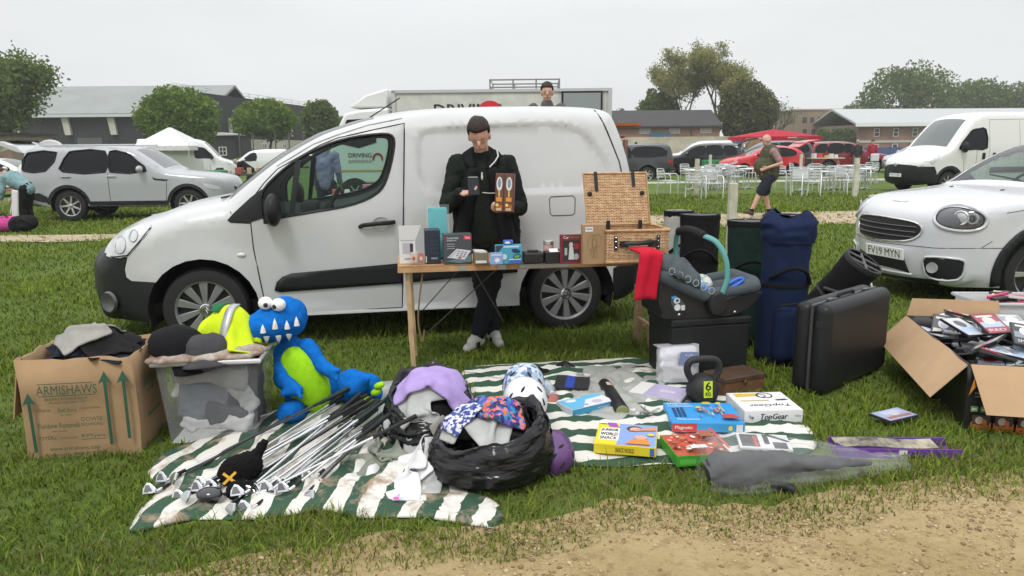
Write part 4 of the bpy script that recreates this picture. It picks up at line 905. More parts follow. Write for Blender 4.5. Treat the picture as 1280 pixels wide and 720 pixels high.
def bgcar(name,label,cat,kind,loc,deg,col,lampcol= None,trim= True,rough=.3,flip= False,plate_txt= None,grp= None,hatch_open= False,nogrp= False,glass= None,regions=()):
 S=SHAPES[kind]; root=thing(name,label,cat,loc,rad(deg),grp); m=mat('paint_%d_%d_%d'%tuple(int(c*999) for c in col),col,rough,coat=.7)
 B=Body(root,S['up'],S['z0'],S['W'],[(0,S['R'],S['R']+.075),(S['wb'],S['R'],S['R']+.075)],m,fil=.12,belt=1.05 if kind!='van' else 1.3,tumble=.16 if kind!='van' else .2,front=(.24,.55),rear=(.08,.35),bulge=(.04,.18,.06),grid=.13,sm=3)
 wins=[[tuple(p) for p in smoothed(wp,2,True)] for wp in S['win']]; B.holes=[('w',q) for q in wins]
 xa,xb,za=S['scr']; B.screens=[('windscreen',xa,xb,za,mat('screen_grey_light',(.13,.145,.145),.12,spec=.6),.92)]
 B.regions=list(regions)
 if S['rs']:B.screens.append(('rear_window',S['rs'][0],S['rs'][1],S['rs'][2],TINT,.85))
 B.split()
 for q in wins:B.window(q,glass or TINT,seal=.02)
 if trim:B.patch('sill_trim',[(S['R']+.1,S['z0']+.01),(S['R']+.1,S['z0']+.12),(S['wb']-S['R']-.1,S['z0']+.12),(S['wb']-S['R']-.1,S['z0']+.01)],BLK,.012)
 b=MB(); x1=S['win'][0][-1][0]+.06; B.line(b,[(x1,S['z0']+.1),(x1,S['win'][0][-1][1])],.006); x2=.55; B.line(b,[(x2,S['z0']+.1),(x2-.05,1.0)],.006); b.build('panel_gap',GAP,root)
 zb=S['up'][3][1]-.06 if kind!='van' else .85
 for sd_ in (-1,1):
  B.patch('headlight',[(B.xmin+.09,zb-.04),(B.xmin+.13,zb+.04),(B.xmin+.30,zb+.10),(B.xmin+.52,zb+.13),(B.xmin+.42,zb+.02),(B.xmin+.25,zb-.03)] if kind!='van' else [(-.86,.90),(-.80,1.0),(-.55,1.15),(-.38,1.2),(-.42,1.05),(-.62,.92)],mat('lamp_pale',(.50,.52,.54),.15,coat=1.),.01,side=(sd_,)); B.patch('tail_light',[(B.xmax-.36,1.0),(B.xmax-.10,1.06),(B.xmax-.07,.84),(B.xmax-.2,.90)] if kind!='van' else [(4.45,1.3),(4.6,1.3),(4.6,.8),(4.45,.8)],REDL,.01,side=(sd_,))
  mz=S['win'][0][0][1]+.05; mx_=S['win'][0][0][0]+.12; b=MB(); b.ell(B.surf(mx_,mz,sd_,.12),(.08,.13,.09) if kind!='van' else (.09,.13,.17)); b.build('wing_mirror',BLK if kind in ('van','pickup') else m,root,smooth=180)
 fpatch(B,'grille',[(-.42,zb+.02),(.42,zb+.02),(.36,zb-.14),(-.36,zb-.14)],GAP,.008,g=.12); fpatch(B,'lower_grille',[(-.5,.5),(.5,.5),(.45,.36),(-.45,.36)],BLK,.008,g=.12)
 T=bvh_of(B); h=T.ray_cast(Vector((-6,0,.56)),Vector((1,0,0))); plate(root,(h[0].x-.02,0,.56),(0,0,-PI/2),plate_txt)
 h=T.ray_cast(Vector((8,0,.85)),Vector((-1,0,0))); plate(root,(h[0].x+.02,0,.85),(0,0,PI/2),None,(.75,.55,.05))
 wheels(root,B,[(0,S['R']),(S['wb'],S['R'])],S['R'],.21,'spoke',ALU,7,.66)
 if hatch_open:
  b=MB(); z_=B.ztop-.05; x_=B.xmax-.35; b.prism([(0,0),(.5,.28),(1.02,.35),(1.08,.30),(.5,.20),(.02,-.06)],(x_,B.hw-.2,z_),(1,0,0),(0,0,1),2*B.hw-.4); t=b.build('tailgate',m,root,bevel=.02); b=MB(); b.box((x_+.62,0,z_+.235),(.62,2*B.hw-.62,.02),(0,-.13,0)); b.build('tailgate_window',TINT,t)
  b=MB();
  b.tube([(x_+.1,B.hw-.26,z_-.35),(x_+.5,B.hw-.26,z_+.22)],.015,6); b.build('gas_strut',BLK,t)
 return root,B
SHAPES['large']=dict(up=[(-.68,.36),(-.82,.42),(-.88,.6),(-.87,.85),(-.78,1.02),(-.5,1.11),(.0,1.16),(.45,1.21),(.62,1.28),(1.0,1.55),(1.32,1.75),(1.6,1.81),(2.2,1.85),(3.0,1.86),(3.6,1.85),(3.86,1.82),(3.97,1.70),(4.04,1.45),(4.09,1.2),(4.11,.9),(4.08,.6),(3.98,.45)],z0=.38,W=2.0,wb=2.92,R=.39,win=[[(.98,1.24),(1.2,1.49),(1.38,1.65),(1.56,1.71),(1.86,1.73),(1.86,1.22)],[(1.98,1.22),(1.98,1.74),(2.72,1.75),(2.88,1.68),(3.04,1.42),(3.0,1.24)],[(3.42,1.26),(3.14,1.72),(3.84,1.71),(3.97,1.42),(3.96,1.27)]],scr=(.6,1.32,1.25),rs=(3.9,4.12,1.2))
disc,DB=bgcar('estate_car','silver large off road estate car parked on the grass left of the white van','car','large',(-8.27,19.9,-.2),180+4,(.34,.355,.37),plate_txt='WA19')
DB.patch('arch_trim',[(.47*math.cos(a),.39+.47*math.sin(a)) for a in [.1+(PI-.2)*i/20 for i in range(21)]]+[(.53*math.cos(a),.39+.53*math.sin(a)) for a in [PI-.1-(PI-.2)*i/20 for i in range(21)]],BLK,.012); DB.patch('arch_trim',[(2.92+.47*math.cos(a),.39+.47*math.sin(a)) for a in [.1+(PI-.2)*i/20 for i in range(21)]]+[(2.92+.53*math.cos(a),.39+.53*math.sin(a)) for a in [PI-.1-(PI-.2)*i/20 for i in range(21)]],BLK,.012)
DB.patch('wing_vent',[(.42,1.02),(.75,1.05),(.85,1.10),(.8,1.02),(.55,.99)],BLK,.01); DB.patch('lower_cladding',[(3.42,.48),(3.42,.62),(3.60,.72),(4.05,.74),(4.05,.5)],BLK,.014)
for x in (1.75,2.85):
 for sd_ in (-1,1):MB().box(DB.surf(x+.08,1.12,sd_,.02),(.22,.03,.03)).build('door_handle',CHR,disc,bevel=.008)
for sd_ in (-1,1):MB().box((2.4,sd_*.72,1.89),(2.2,.05,.04)).build('roof_rail',ALU,disc,bevel=.01)
duc,UB=bgcar('panel_van','large white high roofed panel van with a black front bumper at the right','van','van',(13.55,24.5,0),13,(.66,.66,.63),trim= False,plate_txt='FG10 HJD',regions=[('front_bumper',BLK,[(-1.3,.2),(-1.3,.80),(-.80,.84),(-.55,.84),(-.46,.66),(-.43,.30)],True,-9,-.70,0,.80)])
ring_side(UB,'arch_trim',0,.34,.42,.52,-.05,PI+.05,BLK); ring_side(UB,'arch_trim',3.45,.34,.42,.50,-.05,PI+.05,BLK); UB.patch('side_moulding',[(1.5,.62),(1.5,.80),(2.9,.80),(2.9,.62)],BLK,.014)
fpatch(UB,'badge_panel',[(-.5,.98),(.5,.98),(.45,.90),(-.45,.90)],MATS['paint_659_659_629'] if 'paint_659_659_629' in MATS else VW,.012,g=.1)
b=MB(); b.ell((-1.12,0,.90),(.02,.07,.08)); b.build('badge',CHR,duc)
b=MB(); UB.line(b,[(1.42,.45),(1.44,2.25)],.008); UB.line(b,[(1.5,1.05),(4.5,1.05)],.006); UB.line(b,[(1.42,2.28),(4.5,2.32)],.008); UB.line(b,[(2.6,.6),(2.6,2.25)],.008); b.build('seam_lines',mat('seam_grey',(.3,.3,.3),.6),duc)
for x in (1.22,1.62):
 for sd_ in (-1,1):MB().box(UB.surf(x,1.15,sd_,.012),(.11,.03,.2)).build('door_handle',BLK,duc,bevel=.02)
P_= lambda px,Y:at(px,180,Y).x
bgcar('pickup_truck','dark grey pickup with a matching canopy beyond the right end of the white van','pickup','pickup',(P_(838,36)-4.3,36.0,-.15),0,(.028,.031,.034),rough=.5)
bgcar('parked_car','black off road car with its tailgate raised, left of the red hatchback','car','suv',(P_(838,41)+.2,41,-.1),-24,(.012,.013,.015),hatch_open= True)
bgcar('panel_van','small white van behind the black car with the raised tailgate','van','smallvan',(P_(846,48),48,0),-8,(.62,.63,.63))
bgcar('parked_car','bright red hatchback behind the metal chairs','car','hatch',(P_(903,37.5)+.8,37.5,0),4,(.50,.012,.02),hatch_open= True)
bgcar('parked_car','silver car mostly hidden behind the red hatchback','car','hatch',(P_(902,44)+.8,44,0),2,(.45,.46,.48))
bgcar('parked_car','dark grey off road car between the red hatchback and the dark red one','car','suv',(P_(1010,40.5)-3.7,40.5,0),0,(.03,.034,.038))
bgcar('parked_car','dark red boxy off road car with its tailgate raised and its nose to the right','car','suv',(P_(1106,43)-.85,43,-.05),180,(.20,.012,.018),hatch_open= True)
bgcar('parked_car','grey car nose showing left of the big white van','car','hatch',(P_(1118,41)+.5,41,0),20,(.40,.42,.43))
bgcar('parked_car','white people carrier behind the silver estate car','car','suv',(P_(246,24.5)-.5,24.5,-.2),190,(.66,.67,.67))
bgcar('panel_van','white panel van under the dense round tree','van','van',(P_(292,47)-.9,47,-.3),196,(.66,.67,.67),trim= False)
bgcar('parked_car','white estate car at the left edge behind the crouching shopper','car','estate',(P_(78,30)-.9,30,-.2),180,(.60,.59,.55))
bgcar('panel_van','low white van behind the cars at the left edge','van','smallvan',(P_(50,42),42,-.3),0,(.66,.66,.64))
bgcar('panel_van','white van beyond the bending man in black','van','smallvan',(P_(295,52),52,-.3),4,(.66,.67,.67))
p=at(30,186,27); t=thing('estate_car','white estate car with a long raised tailgate seen over the silver car roof','car',(p.x,27.0,-.2))
SHAPES['tg']=SHAPES['estate']
e_,eb=bgcar('estate_car','x','car','estate',(0,0,0),0,(.62,.63,.63)); bpy.data.objects.remove(t); e_.location=(P_(82,25.6)+2.35,25.6,-.2); e_['label']='white estate car with a long raised tailgate seen over the silver car roof'; e_.rotation_euler=(0,0,PI)
b=MB(); b.prism([(-.1,0),(.1,.24),(.55,.40),(1.1,.38),(1.75,.10),(1.8,.02),(1.2,.22),(.6,.22),(.15,.04)],(3.4,.8,1.68),(1,0,0),(0,0,1),1.6); g_=b.build('tailgate',MATS['paint_620_630_630'] if 'paint_620_630_630' in MATS else VW,e_,bevel=.03,smooth=40)
b=MB(); b.box((3.4+.62,0,1.68+.40),(.75,1.25,.05),(0,.03,0)); b.build('tailgate_window',TINT,g_)
b=MB(); b.lathe([(0,.05),(.40,.04),(.46,.0),(.42,-.05),(0,-.06)],(3.25,-.62,1.86),24,Matrix.Rotation(PI/2,3,'X'),sc=(1,.62)); g2=b.build('tailgate_inner',VW,e_,smooth=50)  # rounded white inner end of the raised tailgate, slotted below
for x in (-.2,0,.2):MB().box((3.25+x,-.68,1.98),(.13,.02,.04),(0,-x*.5,0)).build('slot',GAP,g2)
lor=thing('box_lorry','white driving school box lorry behind the van with a rack on its roof','lorry',(P_(520,21),21,0),rad(-2))
BOXW=mat('lorry_white',(.60,.60,.57),.5,nz=(2.5,.25,8)); LWT=mat('lorry_cab_white',(.66,.67,.66),.35,coat=.5)
wallbox(MB(),-.35,5.25,-1.2,1.2,.95,3.15).build('box_body',BOXW,lor,bevel=.03)
b=MB(); wallbox(b,-.40,-.30,-1.24,-1.18,.95,3.18); wallbox(b,-.40,5.3,-1.24,-1.18,3.12,3.2); wallbox(b,5.2,5.3,-1.24,-1.18,.95,3.12); b.build('edge_trim',ALU,lor)
i_=Ink((-.3,-1.205,1.0),(1,0,0),(0,0,1),.006); i_.text('DRIVING',1.0,1.46,1.75,.36,(.02,.02,.02),.04); i_.disc(2.45,1.56,.34,.34,(.55,.02,.03),28); i_.text('EXPERIENCE',1.0,.75,1.75,.28,(.25,.25,.25),.02); i_.build(lor,'lettering')
b=MB(); b.prism([(0,0),(.15,1.15),(.55,1.95),(.95,2.05),(1.75,2.1),(1.75,0)],(-2.25,1.1,.65),(1,0,0),(0,0,1),2.2); cabo=b.build('cab',LWT,lor,bevel=.08,segs=3,smooth=40)
b=MB(); b.prism([(0,0),(.45,.34),(1.05,.52),(1.05,0)],(-1.6,.95,2.76),(1,0,0),(0,0,1),1.9); b.build('wind_deflector',LWT,lor,bevel=.05,smooth=40)
Ink((-2.25,-1.105,.65),(1,0,0),(0,0,1),.006).poly([(.32,1.15),(.62,1.78),(1.38,1.82),(1.38,1.15),(.9,1.0)],TINT).build(cabo,'window')
i_=Ink((-2.25,-1.105,.65),(1,0,0),(0,0,1),.006).text('DRIVING',.62,.74,.62,.13,(.05,.05,.05),.03).text('EXPERIENCE',.62,.60,.62,.08,(.3,.2,.2),.02); i_.stroke([(1.4+.12*math.cos(a),.68+.16*math.sin(a)) for a in [PI-PI*k/10 for k in range(11)]],.05,(.5,.03,.03)); i_.rect(.1,.36,1.6,.04,(.6,.35,.05)); i_.build(cabo,'lettering')
for x in (-1.5,3.6):
 for sd_ in (-1,1):
  c=make_wheel(lor,.42,.25,'spoke',ALU,6,.55); c.location=(x,sd_*1.0,.42); c.rotation_euler=(0,0,0 if sd_<0 else PI)
wallbox(MB(),-.3,5.2,-.5,.5,.5,.94).build('chassis',GAP,lor)
b=MB()
for z in (3.26,3.46):b.tube([(2.15,-1.05,z),(3.95,-1.05,z),(3.95,.3,z),(2.15,.3,z)],.022,6,closed= True)
for x in (2.15,2.75,3.35,3.95):
 for y in (-1.05,.3):b.tube([(x,y,3.15),(x,y,3.48)],.02,6)
b.build('roof_rack',mat('rack_grey',(.22,.22,.22),.5,.3),lor)
b=MB(); wallbox(b,4.0,5.05,-1.30,-1.22,2.45,3.12); hp=b.build('hatch_frame',BLK,lor); wallbox(MB(),4.05,5.0,-1.32,-1.302,2.5,3.07).build('hatch_panel',mat('hatch_grey',(.22,.25,.26),.25,coat=.5),hp)
lor.scale=(1,1,.945); wallbox(MB(),5.31,6.1,-.9,.9,2.2,2.27).build('orange_tail_flap',mat('orange_board',(.33,.075,.02),.6),lor)
p=at(777,200,10.4); cb_=thing('cupboard','tall red brown wooden cupboard with an open door behind the van tail','cupboard',(p.x-.02,10.4,0),rad(6))
WDR=mat('red_wood',(.17,.045,.018),.45,nz=(3,.45),coat=.3); wallbox(MB(),-.5,.0,0,.4,.02,1.66).build('carcass',WDR,cb_,bevel=.008); MB().box((.07,-.0,.85),(.03,.45,1.58),(0,0,-.35)).build('door',WDR,cb_,bevel=.006); wallbox(MB(),-.56,.05,-.04,.44,1.662,1.70).build('cornice',WDR,cb_,bevel=.01)
SKIN=mat('skin',(.56,.35,.27),.5,nz=(9,.12),col2=(.52,.28,.22)); HAIRB=mat('hair_brown',(.035,.02,.013),.7,nz=(60,.5),bump=(90,.5,.01)); HAIRG=mat('hair_grey',(.3,.29,.27),.8)
LIP=mat('lips',(.32,.12,.10),.5); EYE=mat('eye_dark',(.02,.017,.015),.3); TRAINER=mat('trainer_white',(.62,.60,.55),.6,nz=(14,.3))
def fabric(name,col,rough=.9,f=60,b=.25): return mat(name,col,rough,nz=(7,.22),bump=(f,b,.004),sheen=.0,spec=.2)
def crease(o,strength=.02,size=.12):
 t=bpy.data.textures.new('creases','CLOUDS'); t.noise_scale=size; t.noise_depth=3; md=o.modifiers.new('creases','DISPLACE'); md.texture=t; md.strength=strength; md.mid_level=.5; return o
def hand(caps,wrist,dirv,palm_n,thumb,curl=.9,s=1.):
 """palm and five fingers; dirv = wrist to knuckles, palm_n = out of the palm, thumb = side the thumb leaves from"""
 d,n=Vector(dirv).normalized(),Vector(palm_n); n=(n-d*n.dot(d)).normalized(); t=Vector(thumb); t=(t-d*t.dot(d)-n*t.dot(n)).normalized(); w=Vector(wrist)
 for k in (-.024,-.008,.008,.024):caps.append((w+d*.015*s+t*k*.7*s,w+d*.085*s+t*k*s,.013*s,.0115*s))
 for i,(k,L_) in enumerate(((.027,.072),(.009,.080),(-.009,.075),(-.026,.058))):
  p=w+d*.088*s+t*k*s; a=0.
  for j,f in enumerate((.45,.32,.25)):
   a+=curl*(.45+.35*j); q=p+(d*math.cos(a)+n*math.sin(a))*L_*f*s; caps.append((p,q,(.0092-.0006*j)*s,(.0088-.0008*j)*s)); p=q
 p=w+d*.02*s+t*.024*s; q=p+(d*.75+t*.8+n*.3).normalized()*.042*s; caps.append((p,q,.0135*s,.011*s)); caps.append((q,q+(d*1.+t*.05+n*.55*curl).normalized()*.034*s,.0108*s,.009*s))
def person(label,loc,rz,J,top,legs,shoe,hair= None,sleeves=1.,shorts= False,fat=1.,voxel=.007,hands= None,group= None,gait= None,face= True,cat='person',long= False):
 """J: joints in a frame facing -y. One continuous body; clothes are its children"""
 P={k:Vector(v) for k,v in J.items()}; root= None; caps=[]
 pel,ch,nk,hd=P['pelvis'],P['chest'],P['neck'],P['head']; up=(hd-nk).normalized(); look=Vector(J.get('look',(0,-1,0))); look=(look-up*look.dot(up)).normalized(); sd_=look.cross(up)
 caps+=[(pel,ch,.125*fat,.14*fat),(ch,nk,.125,.06),(nk,hd-up*.03,.056,.055)]
 R=Matrix((sd_,-look,up)).transposed()
 fw=look
 ells=[(hd+up*.02,(.074,.094,.105),R),(hd-up*.045+fw*.018,(.058,.068,.075),R),(hd+fw*.097-up*.018,(.013,.021,.026),R),(hd-up*.088+fw*.062,(.026,.022,.02),R),(hd-up*.055+fw*.080,(.026,.014,.014),R)]
 for s in (-1,1):ells.append((hd+sd_*s*.076-up*.005-fw*.0,(.012,.022,.033),R))
 for s in 'LR':
  caps+=[(ch+(P['sho'+s]-ch)*.4,P['sho'+s],.085,.062),(P['sho'+s],P['elb'+s],.05,.042),(P['elb'+s],P['wri'+s],.041,.028)]
  caps+=[(P['hip'+s],P['kne'+s],.085*fat**.5,.058),(P['kne'+s],P['ank'+s],.056,.038),(pel,P['hip'+s],.11*fat,.09*fat)]
  t=P['toe'+s]; caps.append((P['ank'+s],t,.038,.03))
  if hands and s in hands:hand(caps,P['wri'+s],*hands[s])
  else:
   d=(P['wri'+s]-P['elb'+s]).normalized(); hand(caps,P['wri'+s],d,(0.6 if s=='L' else -.6,-.3,0),(0,-1,0.1),.5)
 ells.append((ch+Vector((0,-.02,-.02)),(.17*fat**.5,.115*fat,.2)))
 if fat>1.1:ells.append(((pel+ch)/2+fw*.09,(.17*fat,.16*fat,.2)))
 body=blob('person',SKIN,None,caps,ells,voxel,4); body.location=loc; body.rotation_euler=(0,0,rz); tag(body,label,cat,group)
 if face:
  b=MB()
  for s in (-1,1):b.ell(hd+sd_*s*.031+fw*.086+up*.002,(.011,.007,.0035),10,6,R)
  b.build('eyes',mat('eyelid',(.33,.18,.13),.5),body,smooth=180); b=MB()
  for s in (-1,1):b.ell(hd+sd_*s*.032+fw*.089+up*.022,(.016,.005,.0025),10,6,R)
  b.build('eyebrows',mat('brow_brown',(.10,.055,.035),.7) if hair is not HAIRG else HAIRG,body,smooth=180); b=MB(); b.ell(hd-up*.058+fw*.094,(.022,.007,.006),10,6,R); b.build('mouth',LIP,body,smooth=180)
 if hair:
  b=MB(); b.ell(hd+up*.05-fw*.010,(.087,.100,.102),20,14,R); o=b.build('hair',hair,body,smooth=180)
  bm=bmesh.new(); bm.from_mesh(o.data); kill=[v for v in bm.verts if (v.co-hd).dot(fw)>.03 and (v.co-hd).dot(up)<.068 or (v.co-hd).dot(up)<(-.045 if (v.co-hd).dot(fw)<-.02 else .01)]; bmesh.ops.delete(bm,geom=kill,context='VERTS'); bm.to_mesh(o.data); bm.free(); md=o.modifiers.new('thick','SOLIDIFY'); md.thickness=.012; crease(o,.02,.03)
 cp=[(pel-Vector((0,0,.02 if not long else .14)),ch,.15*fat*(1.1 if long else 1),.162*fat),(ch,nk-up*.02,.15,.085)]
 for s in 'LR':
  cp+=[(ch+(P['sho'+s]-ch)*.35,P['sho'+s],.105,.08),(P['sho'+s],P['elb'+s],.076,.064)]
  if sleeves>.9:cp.append((P['elb'+s],P['elb'+s]+(P['wri'+s]-P['elb'+s])*.93,.063,.047))
  elif sleeves<.3:cp.pop()
  elif sleeves<.9:cp[-1]=(P['sho'+s],P['sho'+s]+(P['elb'+s]-P['sho'+s])*.7,.076,.072)
 el=[(ch+Vector((0,-.01,-.02)),(.19*fat**.5,.135*fat,.22))]
 if fat>1.1:el.append(((pel+ch)/2+fw*.09,(.185*fat,.175*fat,.21)))
 o=blob('top',top,body,cp,el,.012,5); crease(o,.03,.08); crease(o,.014,.03)
 cp=[(pel,pel-Vector((0,0,.06)),.135*fat,.12*fat)]
 for s in 'LR':
  h,k,a=P['hip'+s],P['kne'+s],P['ank'+s]; cp+=[(pel+(h-pel)*.5,h,.125*fat,.105*fat**.6),(h,k,.105*fat**.6,.078)]
  if not shorts:cp.append((k,a+(k-a)*.08,.077,.062))
  else:cp[-1]=(h,h+(k-h)*.86,.112*fat**.5,.10)
 o=blob('shorts' if shorts else 'trousers',legs,body,cp,(),.012,4); crease(o,.03,.07); crease(o,.014,.03)
 for s in 'LR':
  a,t=P['ank'+s],P['toe'+s]; d=Vector((t.x-a.x,t.y-a.y,0)).normalized(); zz=min(a.z,t.z); base=Vector((0,0,.04))
  o=blob('shoe',shoe,body,[(a-d*.035-Vector((0,0,.03)),a+d*.02,.042,.046),(a-d*.03+Vector((0,0,t.z-a.z-.0))*.6,t+Vector((0,0,.008)),.044,.036),(a+Vector((0,0,-.0)),(a+t)/2+Vector((0,0,.012)),.045,.043)],(),.008,3)
 return body,P
ML=Vector((-.235,5.70,0))
JM=dict(pelvis=(.03,.02,.91),chest=(.03,.06,1.27),neck=(.015,.045,1.50),head=(0,-.035,1.635),look=(-.02,-.87,-.49),shoL=(.205,.06,1.425),shoR=(-.175,.06,1.43),elbL=(.30,-.02,1.10),elbR=(-.255,-.02,1.115),wriL=(.185,-.235,1.10),wriR=(-.125,-.265,1.225),hipL=(.12,.02,.89),hipR=(-.06,.02,.89),kneL=(.07,-.04,.50),kneR=(.01,.02,.49),ankL=(-.04,-.10,.095),ankR=(.085,.04,.095),toeL=(-.11,-.23,.035),toeR=(.135,-.10,.035))
man,MP=person('young man in a black hooded jacket looking down at his phone behind the table',ML,0,JM,fabric('sweat_dark_green',(.013,.018,.014)),fabric('trousers_black',(.014,.015,.018)),TRAINER,HAIRB,1.,hands=dict(R=((.55,-.25,.02),(.1,-.45,.8),(.2,-.5,.6),.75),L=((-.35,-.62,.05),(-.55,-.1,.7),(.3,-.8,.4),.8)),voxel=.0055)
BJ=fabric('jacket_black',(.008,.009,.010)); DG=MATS['sweat_dark_green']
J_=[(MP['shoR']+Vector((.06,.01,.0)),Vector((-.115,.03,.84)),.078,.108),(MP['shoL']+Vector((-.06,.01,.0)),Vector((.19,.03,.84)),.078,.108),(Vector((.03,.15,1.38)),Vector((.03,.15,.88)),.11,.13),(Vector((-.13,.1,1.3)),Vector((-.10,.1,.85)),.1,.13),(Vector((.18,.1,1.3)),Vector((.18,.1,.85)),.1,.13)]
o=blob('jacket',BJ,man,J_,(),.011,4); crease(o,.05,.10); crease(o,.02,.03)
J2=[(Vector((-.05,-.085,1.36)),Vector((-.145,-.10,.86)),.05,.06),(Vector((.10,-.085,1.36)),Vector((.215,-.10,.84)),.05,.065),(MP['shoL'],MP['elbL'],.075,.068),(MP['shoR'],MP['elbR'],.074,.06)]
o=blob('jacket_front',BJ,man,J2[:3],(),.010,4); crease(o,.02,.07)
HDR=[(Vector((-.09,.04,1.475)),Vector((.0,.13,1.53)),.055,.06),(Vector((.0,.13,1.53)),Vector((.11,.05,1.475)),.06,.055),(Vector((.11,.05,1.475)),Vector((.085,-.065,1.41)),.055,.035),(Vector((-.09,.04,1.475)),Vector((-.06,-.065,1.41)),.055,.035),(Vector((.03,.1,1.44)),Vector((.03,.17,1.40)),.1,.08)]
o=blob('hood',BJ,man,HDR,(),.009,3); crease(o,.015,.06)
b=MB(); b.tube([(.075,-.105,1.405),(.115,-.09,1.445),(.14,-.045,1.485),(.13,.0,1.53)],.006,6); b.build('hood_piping',mat('piping_white',(.55,.55,.55),.6),man,smooth=60)
b=MB(); b.ell((.02,-.155,1.335),(.008,.006,.022)); b.ell((.02,-.157,1.36),(.006,.005,.010)); b.build('zip_pull',mat('zip_white',(.6,.6,.58),.5),man,smooth=180)
b=MB(); b.tube([(.02,-.148,1.22),(.07,-.147,1.215),(.135,-.13,1.215)],.0035,5); b.tube([(.12,-.135,1.215),(.125,-.137,1.25)],.003,5); b.ell((.14,-.125,1.27),(.014,.004,.009)); b.build('chest_zip',MATS['zip_white'],man)
for (a,c) in ((JM['ankL'],JM['toeL']),(JM['ankR'],JM['toeR'])):
 a,c=Vector(a),Vector(c); d=(c-a); d.z=0; d.normalize(); s=Vector((-d.y,d.x,0))
 if s.y>0:s=-s
 b=MB()
 for k in (.035,.055,.075):m_=a+d*k+s*.043; b.box(m_+Vector((0,0,-.045)),(.010,.006,.05),(0,0,math.atan2(d.y,d.x)))
 b.build('shoe_stripes',BLK,man)
ph=thing('phone','black phone held up in the young man\'s right hand','phone',ML+Vector((-.035,-.335,1.275)),0,rot=(rad(-38),0,rad(8))); MB().box((0,0,0),(.082,.009,.155)).build('case',mat('phone_black',(.008,.010,.014),.4,spec=.2),ph,bevel=.006); MB().box((0,.0052,0),(.073,.002,.144)).build('screen',mat('screen_grey',(.08,.1,.12),.1,spec=.2),ph); MB().box((-.0,-.002,.0795),(.07,.006,.003)).build('edge',MATS['zip_white'],ph)
def carton(name,label,cat,loc,size,m,rz=0.,rot= None,group= None,bev=.003,part='carton'):
 t=thing(name,label,cat,loc,rz,group,rot); MB().box((0,0,size[2]/2),size).build(part,m,t,bevel=bev); return t
kb=carton('kitchen_box','dark red printed kitchen set box held in the young man\'s left hand','box',ML+Vector((.185,-.345,1.09)),(.135,.075,.275),mat('box_dark_red',(.10,.02,.018),.4),rot=(rad(-4),rad(2),rad(-6)))
i_=Ink((-.0675,-.0375,0),(1,0,0),(0,0,1)); i_.rect(.004,.004,.127,.267,(.13,.05,.03)); i_.rect(.058,.005,.008,.265,(.03,.02,.02))
for x in (.03,.10):i_.disc(x,.20,.021,.05,(.62,.64,.66)); i_.disc(x,.205,.012,.034,(.20,.24,.28)); i_.rect(x-.006,.11,.012,.05,(.55,.4,.1)); i_.rect(x-.02,.075,.04,.03,(.6,.25,.05)); i_.disc(x-.012,.05,.012,.012,(.65,.5,.1)); i_.disc(x+.014,.04,.012,.012,(.5,.08,.04)); i_.rect(x-.02,.01,.04,.02,(.5,.35,.2))
i_.build(kb)
PB=dict(pelvis=(0,0,.93),chest=(0,0,1.27),neck=(0,.0,1.50),head=(0,-.01,1.64),shoL=(.19,0,1.43),shoR=(-.19,0,1.43),elbL=(.24,0,1.13),elbR=(-.24,0,1.13),wriL=(.24,-.12,.9),wriR=(-.24,-.12,.9),hipL=(.09,0,.9),hipR=(-.09,0,.9),kneL=(.1,-.02,.49),kneR=(-.1,-.02,.49),ankL=(.1,.02,.09),ankR=(-.1,.02,.09),toeL=(.12,-.13,.035),toeR=(-.12,-.13,.035))
tr=thing('flatbed_trailer','low flatbed trailer hidden behind the white van','trailer',(at(683,180,10.2).x,10.3,0)); wallbox(MB(),-1.2,.9,-.6,.8,.50,.62).build('deck',WDR,tr)
for s in (-1,1):c=make_wheel(tr,.25,.14,'spoke',ALU,5,.55); c.location=(-.2,s*.72+.1,.25)
wallbox(MB(),-1.1,.8,-.5,.7,.42,.498).build('chassis',GAP,tr)
person('dark haired man whose head shows above the white van roof',(at(684,125,10.2).x,10.25,.622),0,PB,fabric('jumper_grey',(.1,.1,.1)),fabric('jeans_dark',(.03,.035,.05)),TRAINER,HAIRB,voxel=.009)
KH=fabric('gilet_khaki',(.085,.085,.05)); PK=fabric('polo_pink',(.36,.22,.23)); NV=fabric('shorts_navy',(.025,.028,.042)); BOOT=mat('boot_brown',(.07,.05,.035),.8)
JW=dict(pelvis=(0,.03,.93),chest=(0,.02,1.29),neck=(0,-.02,1.50),head=(0,-.06,1.645),look=(0,-1,-.05),shoL=(.20,.03,1.42),shoR=(-.20,.03,1.42),elbL=(.31,.16,1.17),elbR=(-.31,.10,1.16),wriL=(.24,-.10,1.08),wriR=(-.25,-.10,1.05),hipL=(.10,.02,.9),hipR=(-.10,.02,.9),kneL=(.10,.0,.50),kneR=(-.10,-.22,.52),ankL=(.10,.16,.11),ankR=(-.10,-.36,.14),toeL=(.12,.04,.035),toeR=(-.11,-.50,.15))
JW2=dict(JW,kneL=(.10,-.20,.52),ankL=(.10,-.36,.13),toeL=(.11,-.50,.13),kneR=(-.10,.0,.50),ankR=(-.10,.12,.10),toeR=(-.12,.0,.035))
wl,WP=person('bald man in a khaki gilet, pink polo shirt and navy shorts striding along the track',(at(962,180,16.0).x,16.0,0),-PI/2,JW2,PK,NV,BOOT,None,.6,True,1.22,.008)
cp=[(Vector((0,.02,.95)),Vector((0,.02,1.36)),.218,.212),(Vector((-.13,.03,1.42)),Vector((.13,.03,1.42)),.10,.10)]; o=blob('gilet',KH,wl,cp,[(Vector((0,-.05,1.10)),(.24,.262,.22))],.014,4); crease(o,.03,.09)
